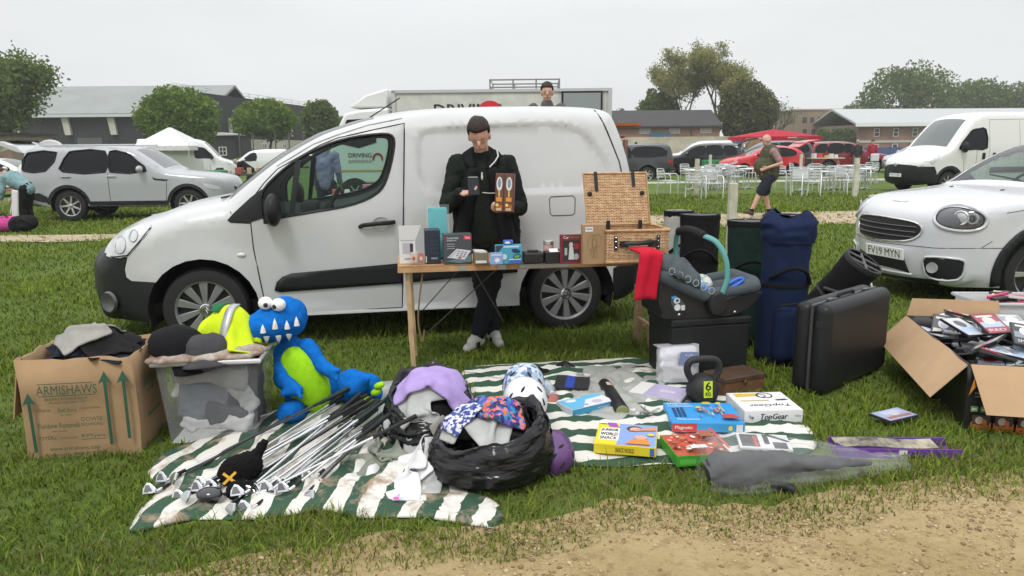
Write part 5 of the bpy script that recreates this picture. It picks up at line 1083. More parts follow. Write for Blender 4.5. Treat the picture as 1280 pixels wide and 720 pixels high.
b=MB(); b.tube([(.10,-.33,.15),(.10,-.35,.21)],[.048,.05],10); b.build('sock',fabric('sock_black',(.015,.015,.015)),wl)
b=MB(); b.tube([(-.10,.115,.12),(-.10,.10,.19)],[.048,.05],10); b.build('sock',fabric('sock_black',(.015,.015,.015)),wl)
def stander(label,px,Y,dz,top,legs,hair,rz=0,J=PB,**k): return person(label,(at(px,180,Y).x,Y,dz),rz,J,top,legs,BOOT,hair,voxel=.014,**k)
bend=dict(PB,pelvis=(0,.12,.93),chest=(0,-.22,1.13),neck=(0,-.40,1.22),head=(0,-.50,1.26),look=(0,-.5,-.8),shoL=(.19,-.34,1.17),shoR=(-.19,-.34,1.17),elbL=(.22,-.36,.86),elbR=(-.22,-.36,.86),wriL=(.15,-.5,.66),wriR=(-.15,-.5,.66),hipL=(.09,.1,.9),hipR=(-.09,.1,.9))
stander('man in a dark jacket seen from behind by the dark red car',1072,40,0,fabric('coat_dark',(.05,.045,.042)),fabric('trousers_grey',(.16,.16,.16)),HAIRG,PI,face= False,long= True)
stander('woman in a red jacket holding a white bag beside the dark red car',1091,41,0,fabric('jacket_red',(.35,.03,.05)),fabric('jeans_dark',(.03,.035,.05)),HAIRB)
o=carton('shopping_bag','white carrier bag held by the woman in the red jacket','bag',(at(1094,180,40.7).x,40.62,.62),(.5,.15,.42),mat('bag_white',(.6,.6,.62),.6),.3,part='bag',bev=.05)
stander('man in a bright blue jacket beyond the dark pickup',795,43,0,fabric('jacket_blue',(.03,.09,.32)),MATS['jeans_dark'],HAIRB,PI,face= False)
stander('man in black bending over a stall beyond the silver estate car',308,33,-.25,fabric('shirt_black',(.012,.012,.014)),MATS['jeans_dark'],HAIRG,-PI/2,bend)
stander('man in a black top standing behind the crouching shopper',35,24,-.2,fabric('shirt_black',(.012,.012,.014)),MATS['jeans_dark'],HAIRB)
stander('woman in a pale teal top bending over her bags at the left edge',22,17.3,-.2,fabric('top_teal',(.22,.36,.38)),fabric('leggings_black',(.012,.012,.014)),HAIRB,-PI/2-.2,bend)
stander('person in a lilac top seen through the van window',405,14,0,fabric('top_lilac',(.28,.25,.42)),MATS['jeans_dark'],HAIRB,PI,face= False)
ALC=mat('chair_aluminium',(.70,.71,.72),.35,.6); SLAT=mat('chair_slat',(.62,.63,.64),.45,.3)
ch=thing('bistro_chair','x','chair',(0,0,0)); r_=.0155
for s in (-1,1):
 MB().tube([(s*.24,.26,0),(s*.25,.20,.44),(s*.25,.24,.62),(s*.235,.28,.80)],r_,6).build('leg',ALC,ch,smooth=60)
 MB().tube([(s*.26,-.24,0),(s*.265,-.23,.60),(s*.265,-.15,.66),(s*.26,.22,.65)],r_,6).build('leg',ALC,ch,smooth=60)
b=MB()
for k in range(6):b.box((0,-.20+k*.075,.445),(.48,.06,.014))
b.build('seat',SLAT,ch); b=MB(); b.tube([(-.235,.28,.80),(-.12,.31,.82),(.12,.31,.82),(.235,.28,.80)],r_,6)
for z in (.56,.65,.74):b.box((0,.275,z),(.47,.014,.06),(.12,0,0))
b.build('backrest',SLAT,ch)
tb=thing('bistro_table','x','table',(0,0,0)); MB().lathe([(0,.70),(.34,.70),(.35,.715),(.34,.73),(0,.73)],n=28).build('tabletop',ALC,tb,smooth=40); b=MB(); b.tube([(0,0,.05),(0,0,.70)],.025,8)
for k in range(4):a=PI/4+k*PI/2; b.tube([(0,0,.06),(.3*math.cos(a),.3*math.sin(a),.012)],.016,6)
b.build('pedestal',ALC,tb)
CHG='aluminium bistro chairs on the grass'; TBG='aluminium bistro tables on the grass'; cl='slatted aluminium bistro chair set out in the rows beyond the gravel track'; tl='round aluminium bistro table among the metal chairs beyond the track'
first=[1,1]
for (px,Y) in ((868,26.5),(905,27.5),(938,27),(1006,25.5),(1045,26.5),(1084,26),(880,29.5),(925,30.5),(1022,29.5),(1066,30)):
 x=at(px,180,Y).x; t=tb if first[0] else dup(tb); first[0]=0; t.location=(x,Y,0); tag(t,tl,None,TBG)
 for k in range(random.choice((2,3,3))):
  a=random.uniform(0,6.28)+k*2.1; c=ch if first[1] else dup(ch); first[1]=0; c.location=(x+.66*math.cos(a),Y+.66*math.sin(a),0); c.rotation_euler=(0,0,a-PI/2+random.uniform(-.3,.3)); tag(c,cl,None,CHG)
for px,Y,rz in ((836,24.2,.9),(872,22.4,2.6),(892,22.2,.1),(1000,23.2,3.0),(1062,23.4,.5),(1018,22.8,-.4)):tag(dup(ch,(at(px,180,Y).x,Y,0),rz),cl,None,CHG)
PST=mat('post_timber',(.60,.58,.46),.85,nz=(5,.3))
def post(px,py,h,wd,lab):
 p=G(px,py); t=MB().box((p.x,p.y,gz(p.x,p.y)+h/2),(wd,wd,h)).build('marker_post',PST,None,bevel=.006); tag(t,lab,'post','square timber marker posts')
post(911,352,1.13,.09,'nearest timber post, standing just behind the green golf bag'); post(870,246,1.15,.12,'timber post between the metal chairs and the dark pickup'); post(1068,246,1.15,.12,'timber post before the metal chairs near the big white van'); post(200,305,.50,.13,'short timber post behind the white van bonnet'); post(887,222,1.1,.12,'thin far timber post beside the black car'); post(1000,222,1.1,.12,'thin far timber post behind the striding man')
def gazebo(label,px,Y,wd,h,col,dz=0,dp=3.):
 x=at(px,180,Y).x; t=thing('gazebo',label,'gazebo',(x,Y,dz)); m=fabric('gazebo_%d'%px,col,.7); b=MB(); hw=wd/2; hd_=dp/2
 P4=[(-hw,-hd_),(hw,-hd_),(hw,hd_),(-hw,hd_)]; ap=[(-.1,0,h),(.1,0,h)]
 if wd>5:ap=[(-hw+1.5,0,h),(hw-1.5,0,h)]
 E=[b.v((p[0],p[1],2.05)) for p in P4]; A_=[b.v(p) for p in ap]; D=[b.v((p[0],p[1],1.78)) for p in P4]
 b.face([E[0],E[1],A_[1],A_[0]]); b.face([E[2],E[3],A_[0],A_[1]]); b.face([E[1],E[2],A_[1]]); b.face([E[3],E[0],A_[0]])
 for i in range(4):b.face([D[i],D[(i+1)%4],E[(i+1)%4],E[i]])
 b.build('canopy',m,t,solid=.02)
 for p in P4:MB().tube([(p[0]*.97,p[1]*.97,0),(p[0]*.97,p[1]*.97,2.02)],.03,6).build('leg',ALU,t)
 return t,m
gazebo('white pop up gazebo with a peaked roof beyond the silver estate car',214,46,3.4,3.15,(.68,.68,.68),-.25)
rg,rm=gazebo('long low red gazebo with a wooden board at one end, behind the red hatchback',966,47,4.8,2.5,(.42,.02,.04)); MB().box((-1.7,-1.45,1.0),(1.0,.05,1.9),(.08,0,.1)).build('board',mat('raw_board',(.36,.24,.12),.8,nz=(2,.3)),rg)
def trestle(name,label,px,Y,dz,wd,dp,h,m,rz=0):
 t=thing(name,label,'table',(at(px,180,Y).x,Y,dz),rz); MB().box((0,0,h),(wd,dp,.04)).build('tabletop',m,t,bevel=.01)
 for s in (-1,1):MB().tube([(s*wd*.4,-dp*.4,0),(s*wd*.4,0,h-.02),(s*wd*.4,dp*.4,0)],.02,6).build('leg',PST,t)
 return t
TSW=mat('table_dark',(.03,.03,.032),.7); trestle('folding_table','dark folding stall table in front of the bending man in black',296,31,-.25,3.2,.8,.78,TSW); trestle('folding_table','folding table under a pale cloth beside the dark red car',1033,39,0,1.7,.8,.85,mat('cloth_cream',(.55,.5,.42),.9)); trestle('folding_table','small display table seen through the van window',450,13,0,1.3,.7,.72,mat('cloth_pale',(.5,.52,.5),.9)); trestle('picnic_bench','reddish wooden picnic bench behind the silver estate car',50,21,-.2,2.2,.8,.7,mat('bench_red',(.25,.08,.05),.7))
R0=random.Random(4)
def clutter(nm,cat,lab,px,Y,z,n,wd,cols,grp,s=(.12,.3)):
 x0=at(px,180,Y).x
 for i in range(n):
  a,b_,c_=[R0 .uniform(*s) for _ in range(3)]; t=MB().box((x0+(i-(n-1)/2)*wd/n,Y+R0 .uniform(-.12,.12),z+c_/2),(a,b_*.8,c_),(0,0,R0 .uniform(-.4,.4))).build(nm,paint(cols[i%len(cols)],.6),None,bevel=.012); tag(t,lab,cat,grp)
clutter('goods_box','box','small box of goods on the dark stall table of the bending man',296,31,.555,7,2.8,[(.4,.3,.18),(.05,.05,.06),(.5,.45,.4),(.3,.08,.05),(.45,.35,.2)],'boxes on the far stall table'); clutter('goods_box','box','small box of goods on the pale cloth table by the dark red car',1033,39,.87,5,1.4,[(.6,.6,.58),(.5,.06,.06),(.5,.4,.1),(.62,.6,.6)],'boxes on the cloth covered table'); clutter('ornament','ornament','small bright ornament on the table seen through the van window',450,13,.74,6,1.1,[(.6,.1,.08),(.7,.7,.68),(.25,.15,.1),(.55,.2,.25)],'ornaments on the display table',(.08,.2))
o=carton('storage_box','clear white plastic storage box on the grass by the dark red car','box',(at(1048,180,38.5).x,38.5,0),(1.1,.6,.35),mat('tub_clear_far',(.55,.57,.6),.4),part='tub',bev=.03); o=carton('crate','green plastic crate beside the red hatchback','crate',(at(896,180,39).x-.5,38,.55),(.9,.5,.28),mat('crate_green',(.02,.22,.08),.5),part='crate_body',bev=.02); trestle('folding_table','low table under the green crate beside the red hatchback',890,38,0,1.5,.7,.52,MATS['table_dark'])
o=carton('crate','green plastic crate among the stalls beyond the silver estate car bonnet','crate',(at(264,180,28).x,28,.55),(.9,.5,.25),MATS['crate_green'],part='crate_body',bev=.02); trestle('folding_table','low table carrying the green crate near the white people carrier',264,28,-.25,1.6,.7,.78,MATS['bench_red'])
bk=thing('rucksack','black rucksack on the grass left of the silver estate car','bag',(at(18,180,16.4).x,16.4,-.2),.2); o=blob('bag_body',fabric('bag_black',(.012,.012,.013)),bk,[((-.14,0,.16),(.1,0,.20),.2,.17),((0,-.1,.14),(0,-.1,.22),.15,.12)],(),.02,4); MB().tube([(-.2,-.2,.25),(0,-.27,.36),(.2,-.18,.2)],.02,6).build('strap',BLK,bk)
bk=thing('sports_bag','bright pink bag at the left edge beside the black rucksack','bag',(at(-4,180,16.4).x,16.4,-.2)); o=blob('bag_body',fabric('bag_pink',(.55,.07,.28)),bk,[((-.2,0,.16),(.12,0,.18),.18,.18)],(),.02,4); MB().tube([(-.2,-.1,.3),(0,-.1,.42),(.1,-.1,.3)],.02,6).build('strap',BLK,bk)
t=thing('propped_board','white narrow board propped upright at the left edge before the bending woman','board',(at(5,180,16.8).x,16.8,-.2),0,rot=(0,.12,0)); MB().box((0,0,.45),(.14,.05,.9)).build('board',mat('bag_white',(.6,.6,.62),.6),t,bevel=.02); MB().box((0,-.027,.2),(.04,.01,.04)).build('screw_cap',BLK,t)
class Bed:
 def __init__(s,x0,x1,y0,y1,c=.012):
  s.x0,s.y0,s.c=x0,y0,c; s.nx,s.ny=int((x1-x0)/c),int((y1-y0)/c); s.H=np.full((s.nx,s.ny),.012)
  s.X,s.Y=np.meshgrid(x0+c*(np.arange(s.nx)+.5),y0+c*(np.arange(s.ny)+.5),indexing='ij')
 def dome(s,x,y,rx,ry,z,p=3.):
  q=((s.X-x)/rx)**2+((s.Y-y)/ry)**2; h=np.where(q<1,z*(1-q**(p/2))**.5,0); s.H=np.maximum(s.H,h)
 def box(s,c,rz,w,d,z):
  u=(s.X-c.x)*math.cos(rz)+(s.Y-c.y)*math.sin(rz); v=-(s.X-c.x)*math.sin(rz)+(s.Y-c.y)*math.cos(rz); s.H=np.where((abs(u)<w/2)&(abs(v)<d/2),np.maximum(s.H,z),s.H)
 def at(s,x,y):
  i=np.clip((x-s.x0)/s.c-.5,0,s.nx-2); j=np.clip((y-s.y0)/s.c-.5,0,s.ny-2); a,b_=i.astype(int),j.astype(int); f,g=i-a,j-b_
  return s.H[a,b_]*(1-f)*(1-g)+s.H[a+1,b_]*f*(1-g)+s.H[a,b_+1]*(1-f)*g+s.H[a+1,b_+1]*f*g
 def add(s,P):
  i=((P[:,0]-s.x0)/s.c).astype(int); j=((P[:,1]-s.y0)/s.c).astype(int); ok=(i>0)&(j>0)&(i<s.nx-1)&(j<s.ny-1)
  for di in (-1,0,1):
   for dj in (-1,0,1):np.maximum.at(s.H,(i[ok]+di,j[ok]+dj),P[ok,2])
def drape(bed,name,label,cat,m,x,y,w,d,rz=0.,squeeze=.7,res=.022,seed=1,shape= None,drop=.12,steps=95,tilt=0.,thick=.005,lift=0.):
 squeeze*=.86; r=np.random.default_rng(seed); nx,ny=int(w/res),int(d/res); U,V=np.meshgrid(np.linspace(-.5,.5,nx),np.linspace(-.5,.5,ny),indexing='ij'); keep=np.ones((nx,ny),bool) if shape is None else shape(U,V)
 idx=-np.ones((nx,ny),int); idx[keep]=np.arange(keep.sum()); n=int(keep.sum()); rest=np.stack([U[keep]*w,V[keep]*d],1)
 a=r.uniform(0,6.28,8); k=r.uniform(8,26,8); ph=r.uniform(0,6.28,8); wob=sum(np.sin((rest[:,0]*np.cos(a[i])+rest[:,1]*np.sin(a[i]))*k[i]+ph[i]) for i in range(8))/8
 L0=rest*squeeze+.05*np.stack([np.sin(rest[:,1]*9+ph[0]),np.sin(rest[:,0]*8+ph[1])],1)*(1-squeeze)*2
 P=np.zeros((n,3)); P[:,0]=x+L0[:,0]*math.cos(rz)-L0[:,1]*math.sin(rz); P[:,1]=y+L0[:,0]*math.sin(rz)+L0[:,1]*math.cos(rz); P[:,2]=bed.H[max(0,int((x-bed.x0)/bed.c)),max(0,int((y-bed.y0)/bed.c))]+drop+.16*wob*(1.3-squeeze)*2+rest[:,0]*tilt
 P[:,2]=np.maximum(P[:,2],bed.at(P[:,0],P[:,1])+.01)
 E=[]
 for di,dj in ((1,0),(0,1),(1,1),(1,-1),(2,0),(0,2)):
  A=idx[max(0,-di):nx-max(0,di),max(0,-dj):ny-max(0,dj)]; B=idx[max(0,di):nx,max(0,dj):ny] if dj>=0 else idx[di:nx,0:ny+dj]
  A=idx[0:nx-di,(0 if dj>=0 else -dj):(ny-dj if dj>=0 else ny)]; B=idx[di:nx,(dj if dj>=0 else 0):(ny if dj>=0 else ny+dj)]
  q=(A>=0)&(B>=0); E.append((A[q],B[q],.9 if abs(di)+abs(dj)<2 else .5 if abs(di)==abs(dj) else .12))
 EL=[(A,B,np.linalg.norm(rest[A]-rest[B],axis=1),st) for A,B,st in E]; vel=np.zeros_like(P); th=res*.9; cnt=[np.maximum(1,np.bincount(A,minlength=n)+np.bincount(B,minlength=n))[:,None] for A,B,_,_ in EL]
 for it in range(steps):
  old=P.copy(); vel*=.93; vel[:,2]-=.0014; P+=vel
  for rep in range(5):
   for (A,B,l0,st),c_ in zip(EL,cnt):
    dv=P[B]-P[A]; ln=np.linalg.norm(dv,axis=1)+1e-9; cor=(dv*((ln-l0)/ln*.5*st)[:,None]); D=np.zeros_like(P); np.add.at(D,A,cor); np.add.at(D,B,-cor); P+=D/c_*1.7
  if it%3==0 and n<1500:
   q=P@P.T; s2=np.diag(q); d2=s2[:,None]+s2[ None]-2*q; I,J=np.where((d2<th*th)&(np.arange(n)[:,None]<np.arange(n)[ None])); rr=np.linalg.norm(rest[I]-rest[J],axis=1); o=rr>res*2.2; I,J=I[o],J[o]
   if len(I):dv=P[J]-P[I]; ln=np.linalg.norm(dv,axis=1)+1e-6; cor=dv/ln[:,None]*((th-ln)*.45)[:,None]; np.add.at(P,I,-cor); np.add.at(P,J,cor)
  h=bed.at(P[:,0],P[:,1])+.006; hit=P[:,2]<h; P[hit,2]=h[hit]; P[hit,:2]=old[hit,:2]*.93+P[hit,:2]*.07; vel=np.clip(P-old,-.02,.02)
 Fc=[]; q=(idx[:-1,:-1]>=0)&(idx[1:,:-1]>=0)&(idx[1:,1:]>=0)&(idx[:-1,1:]>=0); I,J=np.where(q); Fc=np.stack([idx[I,J],idx[I+1,J],idx[I+1,J+1],idx[I,J+1]],1)
 bed.add(np.concatenate([P,P[Fc].mean(1)])+np.array([0,0,.004])); c=P.mean(0); c[2]=P[:,2].min(); o=npmesh(name,P-c,Fc,m,smooth= True); o.location=c
 md=o.modifiers.new('sub','SUBSURF'); md.levels=1; md.render_levels=1; md=o.modifiers.new('thick','SOLIDIFY'); md.thickness=thick; md.offset=0
 return tag(o,label,cat)
def tee(U,V): return (abs(U)<.27)|((V>.12)&(abs(U)<.5)&(V<.46-.25*(abs(U)-.27)))
def hood_shape(U,V): return (abs(U)<.28)&(V<.36)|((abs(U)+.55*(.3-V)<.52)&(V>-.35)&(V<.36)&(abs(U)>.25))|((V>=.36)&(abs(U)<.17))
def shorts_shape(U,V): return (V>.1)|(abs(U)>.06+.1*(.1-V))
def legs_shape(U,V): return (V>.25)|(abs(U)>.04)&(abs(U)<.32)
KRAFT=mat('kraft_board',(.36,.235,.125),.85,nz=(4,.18),bump=(40,.12,.003)); KRIN=mat('kraft_inner',(.40,.27,.15),.9,nz=(5,.15)); PLY=mat('pine_board',(.50,.31,.15),.6,nz=(9,.4),col2=(.36,.19,.08)); PINE=mat('pine_batten',(.52,.36,.20),.65,nz=(8,.3))
def ff(pl,pr,dep,z=0.):
 """centre, turn and width of a box whose front bottom edge runs between two pixels at height z"""
 A,B=G(*pl,z),G(*pr,z); d=B-A; n=Vector((-d.y,d.x,0)).normalized(); return (A+B)/2+n*dep/2,math.atan2(d.y,d.x),d.length
def foot(c,rz,w,d,e=.0):
 u=Vector((math.cos(rz),math.sin(rz),0)); v=Vector((-u.y,u.x,0)); MASKS.append([tuple((c+u*a*(w/2+e)+v*b_*(d/2+e))[:2]) for a,b_ in ((-1,-1),(1,-1),(1,1),(-1,1))])
def pk(L_,z=0.): return [tuple(G(x,y,z)[:2]) for x,y in L_]
GRN=(.025,.085,.05); INKB=(.02,.022,.03)
c,rz,w=ff((36,574),(178,565),.46); foot(c,rz,w,.46); H_=.52
rb=thing('removal_box','tall open cardboard removal box printed with green arrows, left of the clear tub','box',c,rz)
def openbox(w,d,h,t,wob=.0,flare=0.):
 b=MB(); P=[]; n=10
 for (ax,ay),(bx,by) in (((-1,-1),(1,-1)),((1,-1),(1,1)),((1,1),(-1,1)),((-1,1),(-1,-1))):
  for k in range(n):q=k/n; P.append((ax+(bx-ax)*q,ay+(by-ay)*q))
 m=len(P); rows=[]
 for z in (0,.33,.7,1):
  r=[]
  for (x,y) in P:
   k=1+flare*z; dx=wob*NZ.noise(Vector((x*2,y*2,z*2+w)))*(z+.3)
   r.append(Vector((x*w/2*k+dx*abs(x)**4*(1 if x>0 else -1),y*d/2*k+dx,z*h+(wob*.8*NZ.noise(Vector((x*3,y*3,9))) if z==1 else 0))))
  rows.append([b.v(p) for p in r])
 for A,B in zip(rows,rows[1:]):
  for i in range(m):b.face([A[i],A[(i+1)%m],B[(i+1)%m],B[i]])
 b.face(rows[0][::-1]); return b
openbox(w,.46,H_,.006,.022).build('carton',KRAFT,rb,solid=.007,smooth=30)
b=MB(); b.grid( lambda u,v:Vector((-w/2-.012-.05*v,-.20+.40*u,H_-.01-.30*v+.01*math.sin(u*7))),6,4); b.build('flap',KRIN,rb,solid=.006)
i_=Ink((-w/2,-.23,0),(1,0,0),(0,0,1),.0025,warp= lambda p:p+Vector((0,-.012-.016*math.sin(max(0,min(1,p.z/H_))*PI),0)))
for x,lo,hi in ((.05,.04,.36),(.415,.06,.455),(.505,.09,.455)):i_.rect(x-.008,lo,.016,hi-lo-.05,GRN); i_.poly([(x-.032,hi-.065),(x,hi-.05),(x+.032,hi-.065),(x,hi)],GRN)
i_.text('ARMISHAWS',.092,.345,.285,.048,GRN,.01).rect(.10,.400,.26,.004,GRN).rect(.10,.338,.27,.004,GRN).text('REMOVALS & STORAGE GROUP',.13,.318,.20,.012,GRN,.01).text('Moving People Since 1937',.15,.298,.17,.013,GRN,.01)
i_.text('BOURNES',.085,.262,.07,.012,GRN).text('Bell Sons',.185,.255,.09,.022,GRN,.0,.3).text('A ROGERS REMOVAL',.29,.268,.10,.010,GRN).text('Est 1894',.2,.238,.05,.008,GRN).text('Rainbow Removals',.09,.175,.195,.026,GRN,.025).text('DOWSE',.295,.205,.10,.022,GRN,.0).text('RICHMOND',.295,.180,.10,.016,GRN).text('removals',.15,.155,.07,.010,GRN)
i_.text('OYERs',.09,.115,.075,.020,GRN,.03).text('A trusted move',.185,.118,.08,.010,GRN).text('RYTyers',.29,.115,.11,.022,GRN,.02).rect(.285,.108,.12,.003,GRN).text('www.armishaws.com',.13,.055,.24,.022,GRN).text('Freephone 0800 917 1815',.11,.022,.29,.020,GRN)
i_.build(rb,'printed_lettering')
i_=Ink((w/2,-.23,0),(0,1,0),(0,0,1),.0025,warp= lambda p:p+Vector((.012+.010*math.sin(max(0,min(1,p.z/H_))*PI),0,0)))
i_.text('ARMISHAWS',.05,.33,.28,.05,GRN,.01).rect(.05,.39,.28,.004,GRN).text('REMOVALS',.08,.30,.18,.014,GRN).text('Rainbow Removals',.06,.17,.2,.026,GRN).rect(.38,.08,.016,.3,GRN).poly([(.356,.37),(.388,.385),(.42,.37),(.388,.44)],GRN); i_.build(rb,'printed_lettering')
CG=fabric('cloth_grey',(.30,.29,.27)); CN=fabric('cloth_navy',(.015,.018,.03)); CB=fabric('cloth_black',(.011,.011,.012)); CW=fabric('cloth_white',(.68,.68,.68)); CLIL=fabric('cloth_lilac',(.40,.30,.60)); CSTEEL=fabric('cloth_steel',(.16,.19,.22)); CLG=fabric('cloth_light_grey',(.46,.47,.46)); CSAGE=fabric('cloth_sage',(.24,.26,.21)); CHARC=fabric('cloth_charcoal',(.06,.06,.065))
def heap(name,label,m,outline_px,Y,z0,h,amp=.035,f=9,seed=1,cat='clothes',up=0.,**k):
 """a garment heaped on a level z0, its outline given on that level"""
 P=[G(x,y,z0) for x,y in outline_px]; c=sum(P,Vector())/len(P); o=cloth(name,m,None,[(p.x-c.x,p.y-c.y) for p in P],h,amp,f,seed,up=up,**k); o.location=(c.x,c.y,z0); return tag(o,label,cat)
BX=Bed(-2.9,-1.0,3.3,4.7); BX.box(c,rz,w+.03,.49,.50); BX.dome(c.x,c.y,.23,.19,.60,3); drape(BX,'trousers','dark navy garment filling the top of the removal box','clothes',CN,c.x+.0,c.y,.56,.50,rz,.78,seed=31,drop=.10); drape(BX,'trousers','black garment spilling to the right rim of the removal box','clothes',CB,c.x+.12,c.y-.05,.34,.34,rz+.3,.72,seed=32); drape(BX,'jumper','pale grey jumper heaped on top of the removal box','clothes',CG,c.x-.02,c.y+.02,.54,.46,rz+.2,.62,seed=33,shape=tee,thick=.009)
def plastic(name,col,mixf,rough=.25):
 m=bpy.data.materials.new(name); m.use_nodes= True; nt=m.node_tree; N=nt.nodes; L=nt.links; b=N['Principled BSDF']; b.inputs['Base Color'].default_value=(*col,1); b.inputs['Roughness'].default_value=rough
 t=N.new('ShaderNodeBsdfTransparent'); ms=N.new('ShaderNodeMixShader'); ms.inputs[0].default_value=mixf; L.new(t.outputs[0],ms.inputs[1]); L.new(b.outputs[0],ms.inputs[2]); L.new(ms.outputs[0],N['Material Output'].inputs[0]); return m
TUBM=plastic('clear_tub',(.40,.41,.43),.13,.15); TUBR=plastic('tub_rim',(.55,.56,.57),.75); POLY=plastic('polythene',(.66,.68,.70),.11,.04)
c,rz,w=ff((214,555),(322,549),.40); foot(c,rz,w+.05,.40); TC,TRZ=c,rz
tub=thing('storage_tub','clear plastic tub stuffed with grey and white clothes beside the removal box','tub',c,rz); TW,TH=w,.45
openbox(w,.38,TH,.004,0,.16).build('tub_body',TUBM,tub,solid=.004,smooth=30)
b=MB(); X,Yy=w/2*1.16+.012,.19*1.16+.012; b.tube([(-X,-Yy,TH),(X,-Yy,TH),(X,Yy,TH),(-X,Yy,TH)],.014,8,closed= True); b.build('rim',TUBR,tub,smooth=50)
for k,(m,lab,bx) in enumerate(((CSTEEL,'steel blue top pressed against the front of the clear tub',[((-.06,-.10,.20),(.26,.09,.18),(0,.1,.1)),((-.12,-.09,.12),(.16,.10,.10),(0,.4,0))]),(CLG,'pale grey shoe shaped garment in the right of the clear tub',[((.15,-.11,.20),(.09,.06,.19),(0,-.5,.1))]),(CW,'white vest at the bottom of the clear tub',[((.02,-.11,.05),(.30,.07,.06),(0,.1,0)),((.12,-.12,.09),(.14,.06,.05),(0,.3,0))]),(CHARC,'charcoal garment across the middle of the clear tub',[((.06,-.12,.13),(.22,.06,.07),(0,.35,0)),((.0,-.12,.10),(.10,.06,.09),(0,-.2,0))]),(CG,'beige grey cloth near the top of the clear tub',[((-.02,-.08,.33),(.38,.16,.08),(0,.05,.1)),((.1,-.13,.30),(.16,.06,.08),(.2,.3,0))]),(CB,'dark clothes filling the back of the clear tub',[((0,.05,.19),(.42,.20,.34),(0,0,0))]),(CW,'white sleeve low at the left of the clear tub',[((-.17,-.10,.28),(.07,.07,.14),(0,.2,0)),((-.14,-.12,.07),(.10,.05,.08),(0,.5,0))]))):
 o=blob('garment',m,None,boxes=bx,voxel=.012,smooth=5); crease(o,.05,.11); crease(o,.02,.035); o.location=(TC.x,TC.y,.02); o.rotation_euler=(0,0,TRZ); tag(o,lab,'clothes')
z_=TH+.012
def on_tub(x,y,z=0):q=Matrix.Rotation(TRZ,3,'Z')@Vector((x,y,0)); return Vector((TC.x+q.x,TC.y+q.y,z_+z))
npap=mat('newsprint',(.42,.38,.33),.8,nz=(16,.6),col2=(.16,.09,.06)); o=cloth('magazines',npap,None,[(-.30,-.24),(-.1,-.25),(.2,-.22),(.27,-.1),(.2,.02),(-.25,.0)],.03,.012,6,31,drape=.2,thick=.012); o.location=on_tub(0,0,-.005); o.rotation_euler=(0,0,TRZ); tag(o,'crumpled magazines lying over the rim of the clear tub','magazines')
HV=fabric('hi_vis',(.62,.80,.02),.8); hv=thing('hi_vis_vest','fluorescent yellow vest with silver strips piled on the clear tub','vest',on_tub(.03,.09),TRZ)
BV=Bed(TC.x-.6,TC.x+.6,TC.y-.5,TC.y+.6); BV.box(TC,TRZ,.5,.36,TH+.01); BV.dome(TC.x+.05,TC.y+.09,.18,.15,TH+.235); vo=drape(BV,'vest_body',None,None,HV,TC.x+.02,TC.y+.06,.86,.74,.3,.64,seed=36,shape=hood_shape,thick=.008); vo.parent=hv; vo.matrix_parent_inverse=Matrix.Identity(4); vo.location=Matrix.Rotation(-TRZ,3,'Z')@(vo.location-hv.location); vo.rotation_euler=(0,0,-TRZ); SILV=mat('reflective_silver',(.42,.43,.44),.35,.5)
b=MB()
def ribbon(b,pts,wd,n=14):
 S=smoothed(pts,n); up=Vector((0,0,1))
 prev= None
 for i,p in enumerate(S):
  t=(S[min(i+1,len(S)-1)]-S[max(i-1,0)]).normalized(); s=t.cross(up).normalized()*wd/2; cur=(b.v(p-s),b.v(p+s))
  if prev:b.face([prev[0],prev[1],cur[1],cur[0]])
  prev=cur
VQ= lambda x,y:(x,y,float(BV.at(np.array([TC.x+.03+x]),np.array([TC.y+.09+y]))[0])-(TH+.012)+.006); ribbon(b,[VQ(-.02,-.22),VQ(.0,-.17),VQ(.03,-.12),VQ(.05,-.06),VQ(.07,.0)],.05); b.build('reflective_strip',SILV,hv,smooth=60,solid=.004)
b=MB(); ribbon(b,[VQ(-.04,-.06),VQ(-.02,-.02),VQ(.0,.03)],.06); b.build('green_panel',fabric('panel_green',(.02,.16,.06)),hv,smooth=60,solid=.004)
def cap(label,loc,rz,m,m2,s=1.,tilt=0.):
 t=thing('cap',label,'cap',loc,rz,rot=(tilt,0,rz)); R_=MB(); R_.lathe([(.112*s,0),(.115*s,.03*s),(.105*s,.075*s),(.07*s,.11*s),(.02*s,.122*s),(0,.123*s)],n=24,sc=(1.08,.95)); o=R_.build('crown',m,t,smooth=180,solid=.006); o.scale.z=.8; crease(o,.045,.09)
 b=MB(); b.grid( lambda u,v:Vector(((.115+.10*v*(1-(2*u-1)**2)**.5)*math.sin((u-.5)*2.2)*s,-(.11+.10*v)*math.cos((u-.5)*2.2)*s,(.012-.03*v*v-.03*abs(2*u-1)**2)*s)),14,5); b.build('peak',m2,t,smooth=180,solid=.005); return t
VEL=fabric('velvet_black',(.009,.009,.011)); cap('black velvet cap perched on the left rim of the clear tub',on_tub(-.20,-.05,.02),TRZ+1.1,VEL,VEL,1.25,.25); cap('charcoal cap with a broad peak beside the yellow vest on the clear tub',on_tub(-.03,-.10,.015),TRZ+.3,CHARC,CHARC,.95,.1)
o=cloth('scarf',fabric('cloth_teal',(.015,.09,.12)),None,[(-.12,-.07),(.1,-.08),(.12,.06),(-.1,.07)],.05,.02,12,44); o.location=on_tub(-.18,.0,.0); tag(o,'teal scarf under the black velvet cap','scarf')
YB=4.02; pc=G(385,517); BL=mat('plush_blue',(.010,.17,.60),1.,nz=(30,.25),bump=(260,.9,.006),spec=.05); LM=mat('plush_lime',(.34,.70,.02),1.,nz=(30,.15),bump=(260,.8,.006),spec=.05)
pl=thing('plush_toy','big blue plush reptile with a lime belly and googly eyes slumped beside the clear tub','soft toy',(pc.x,pc.y,0),0)
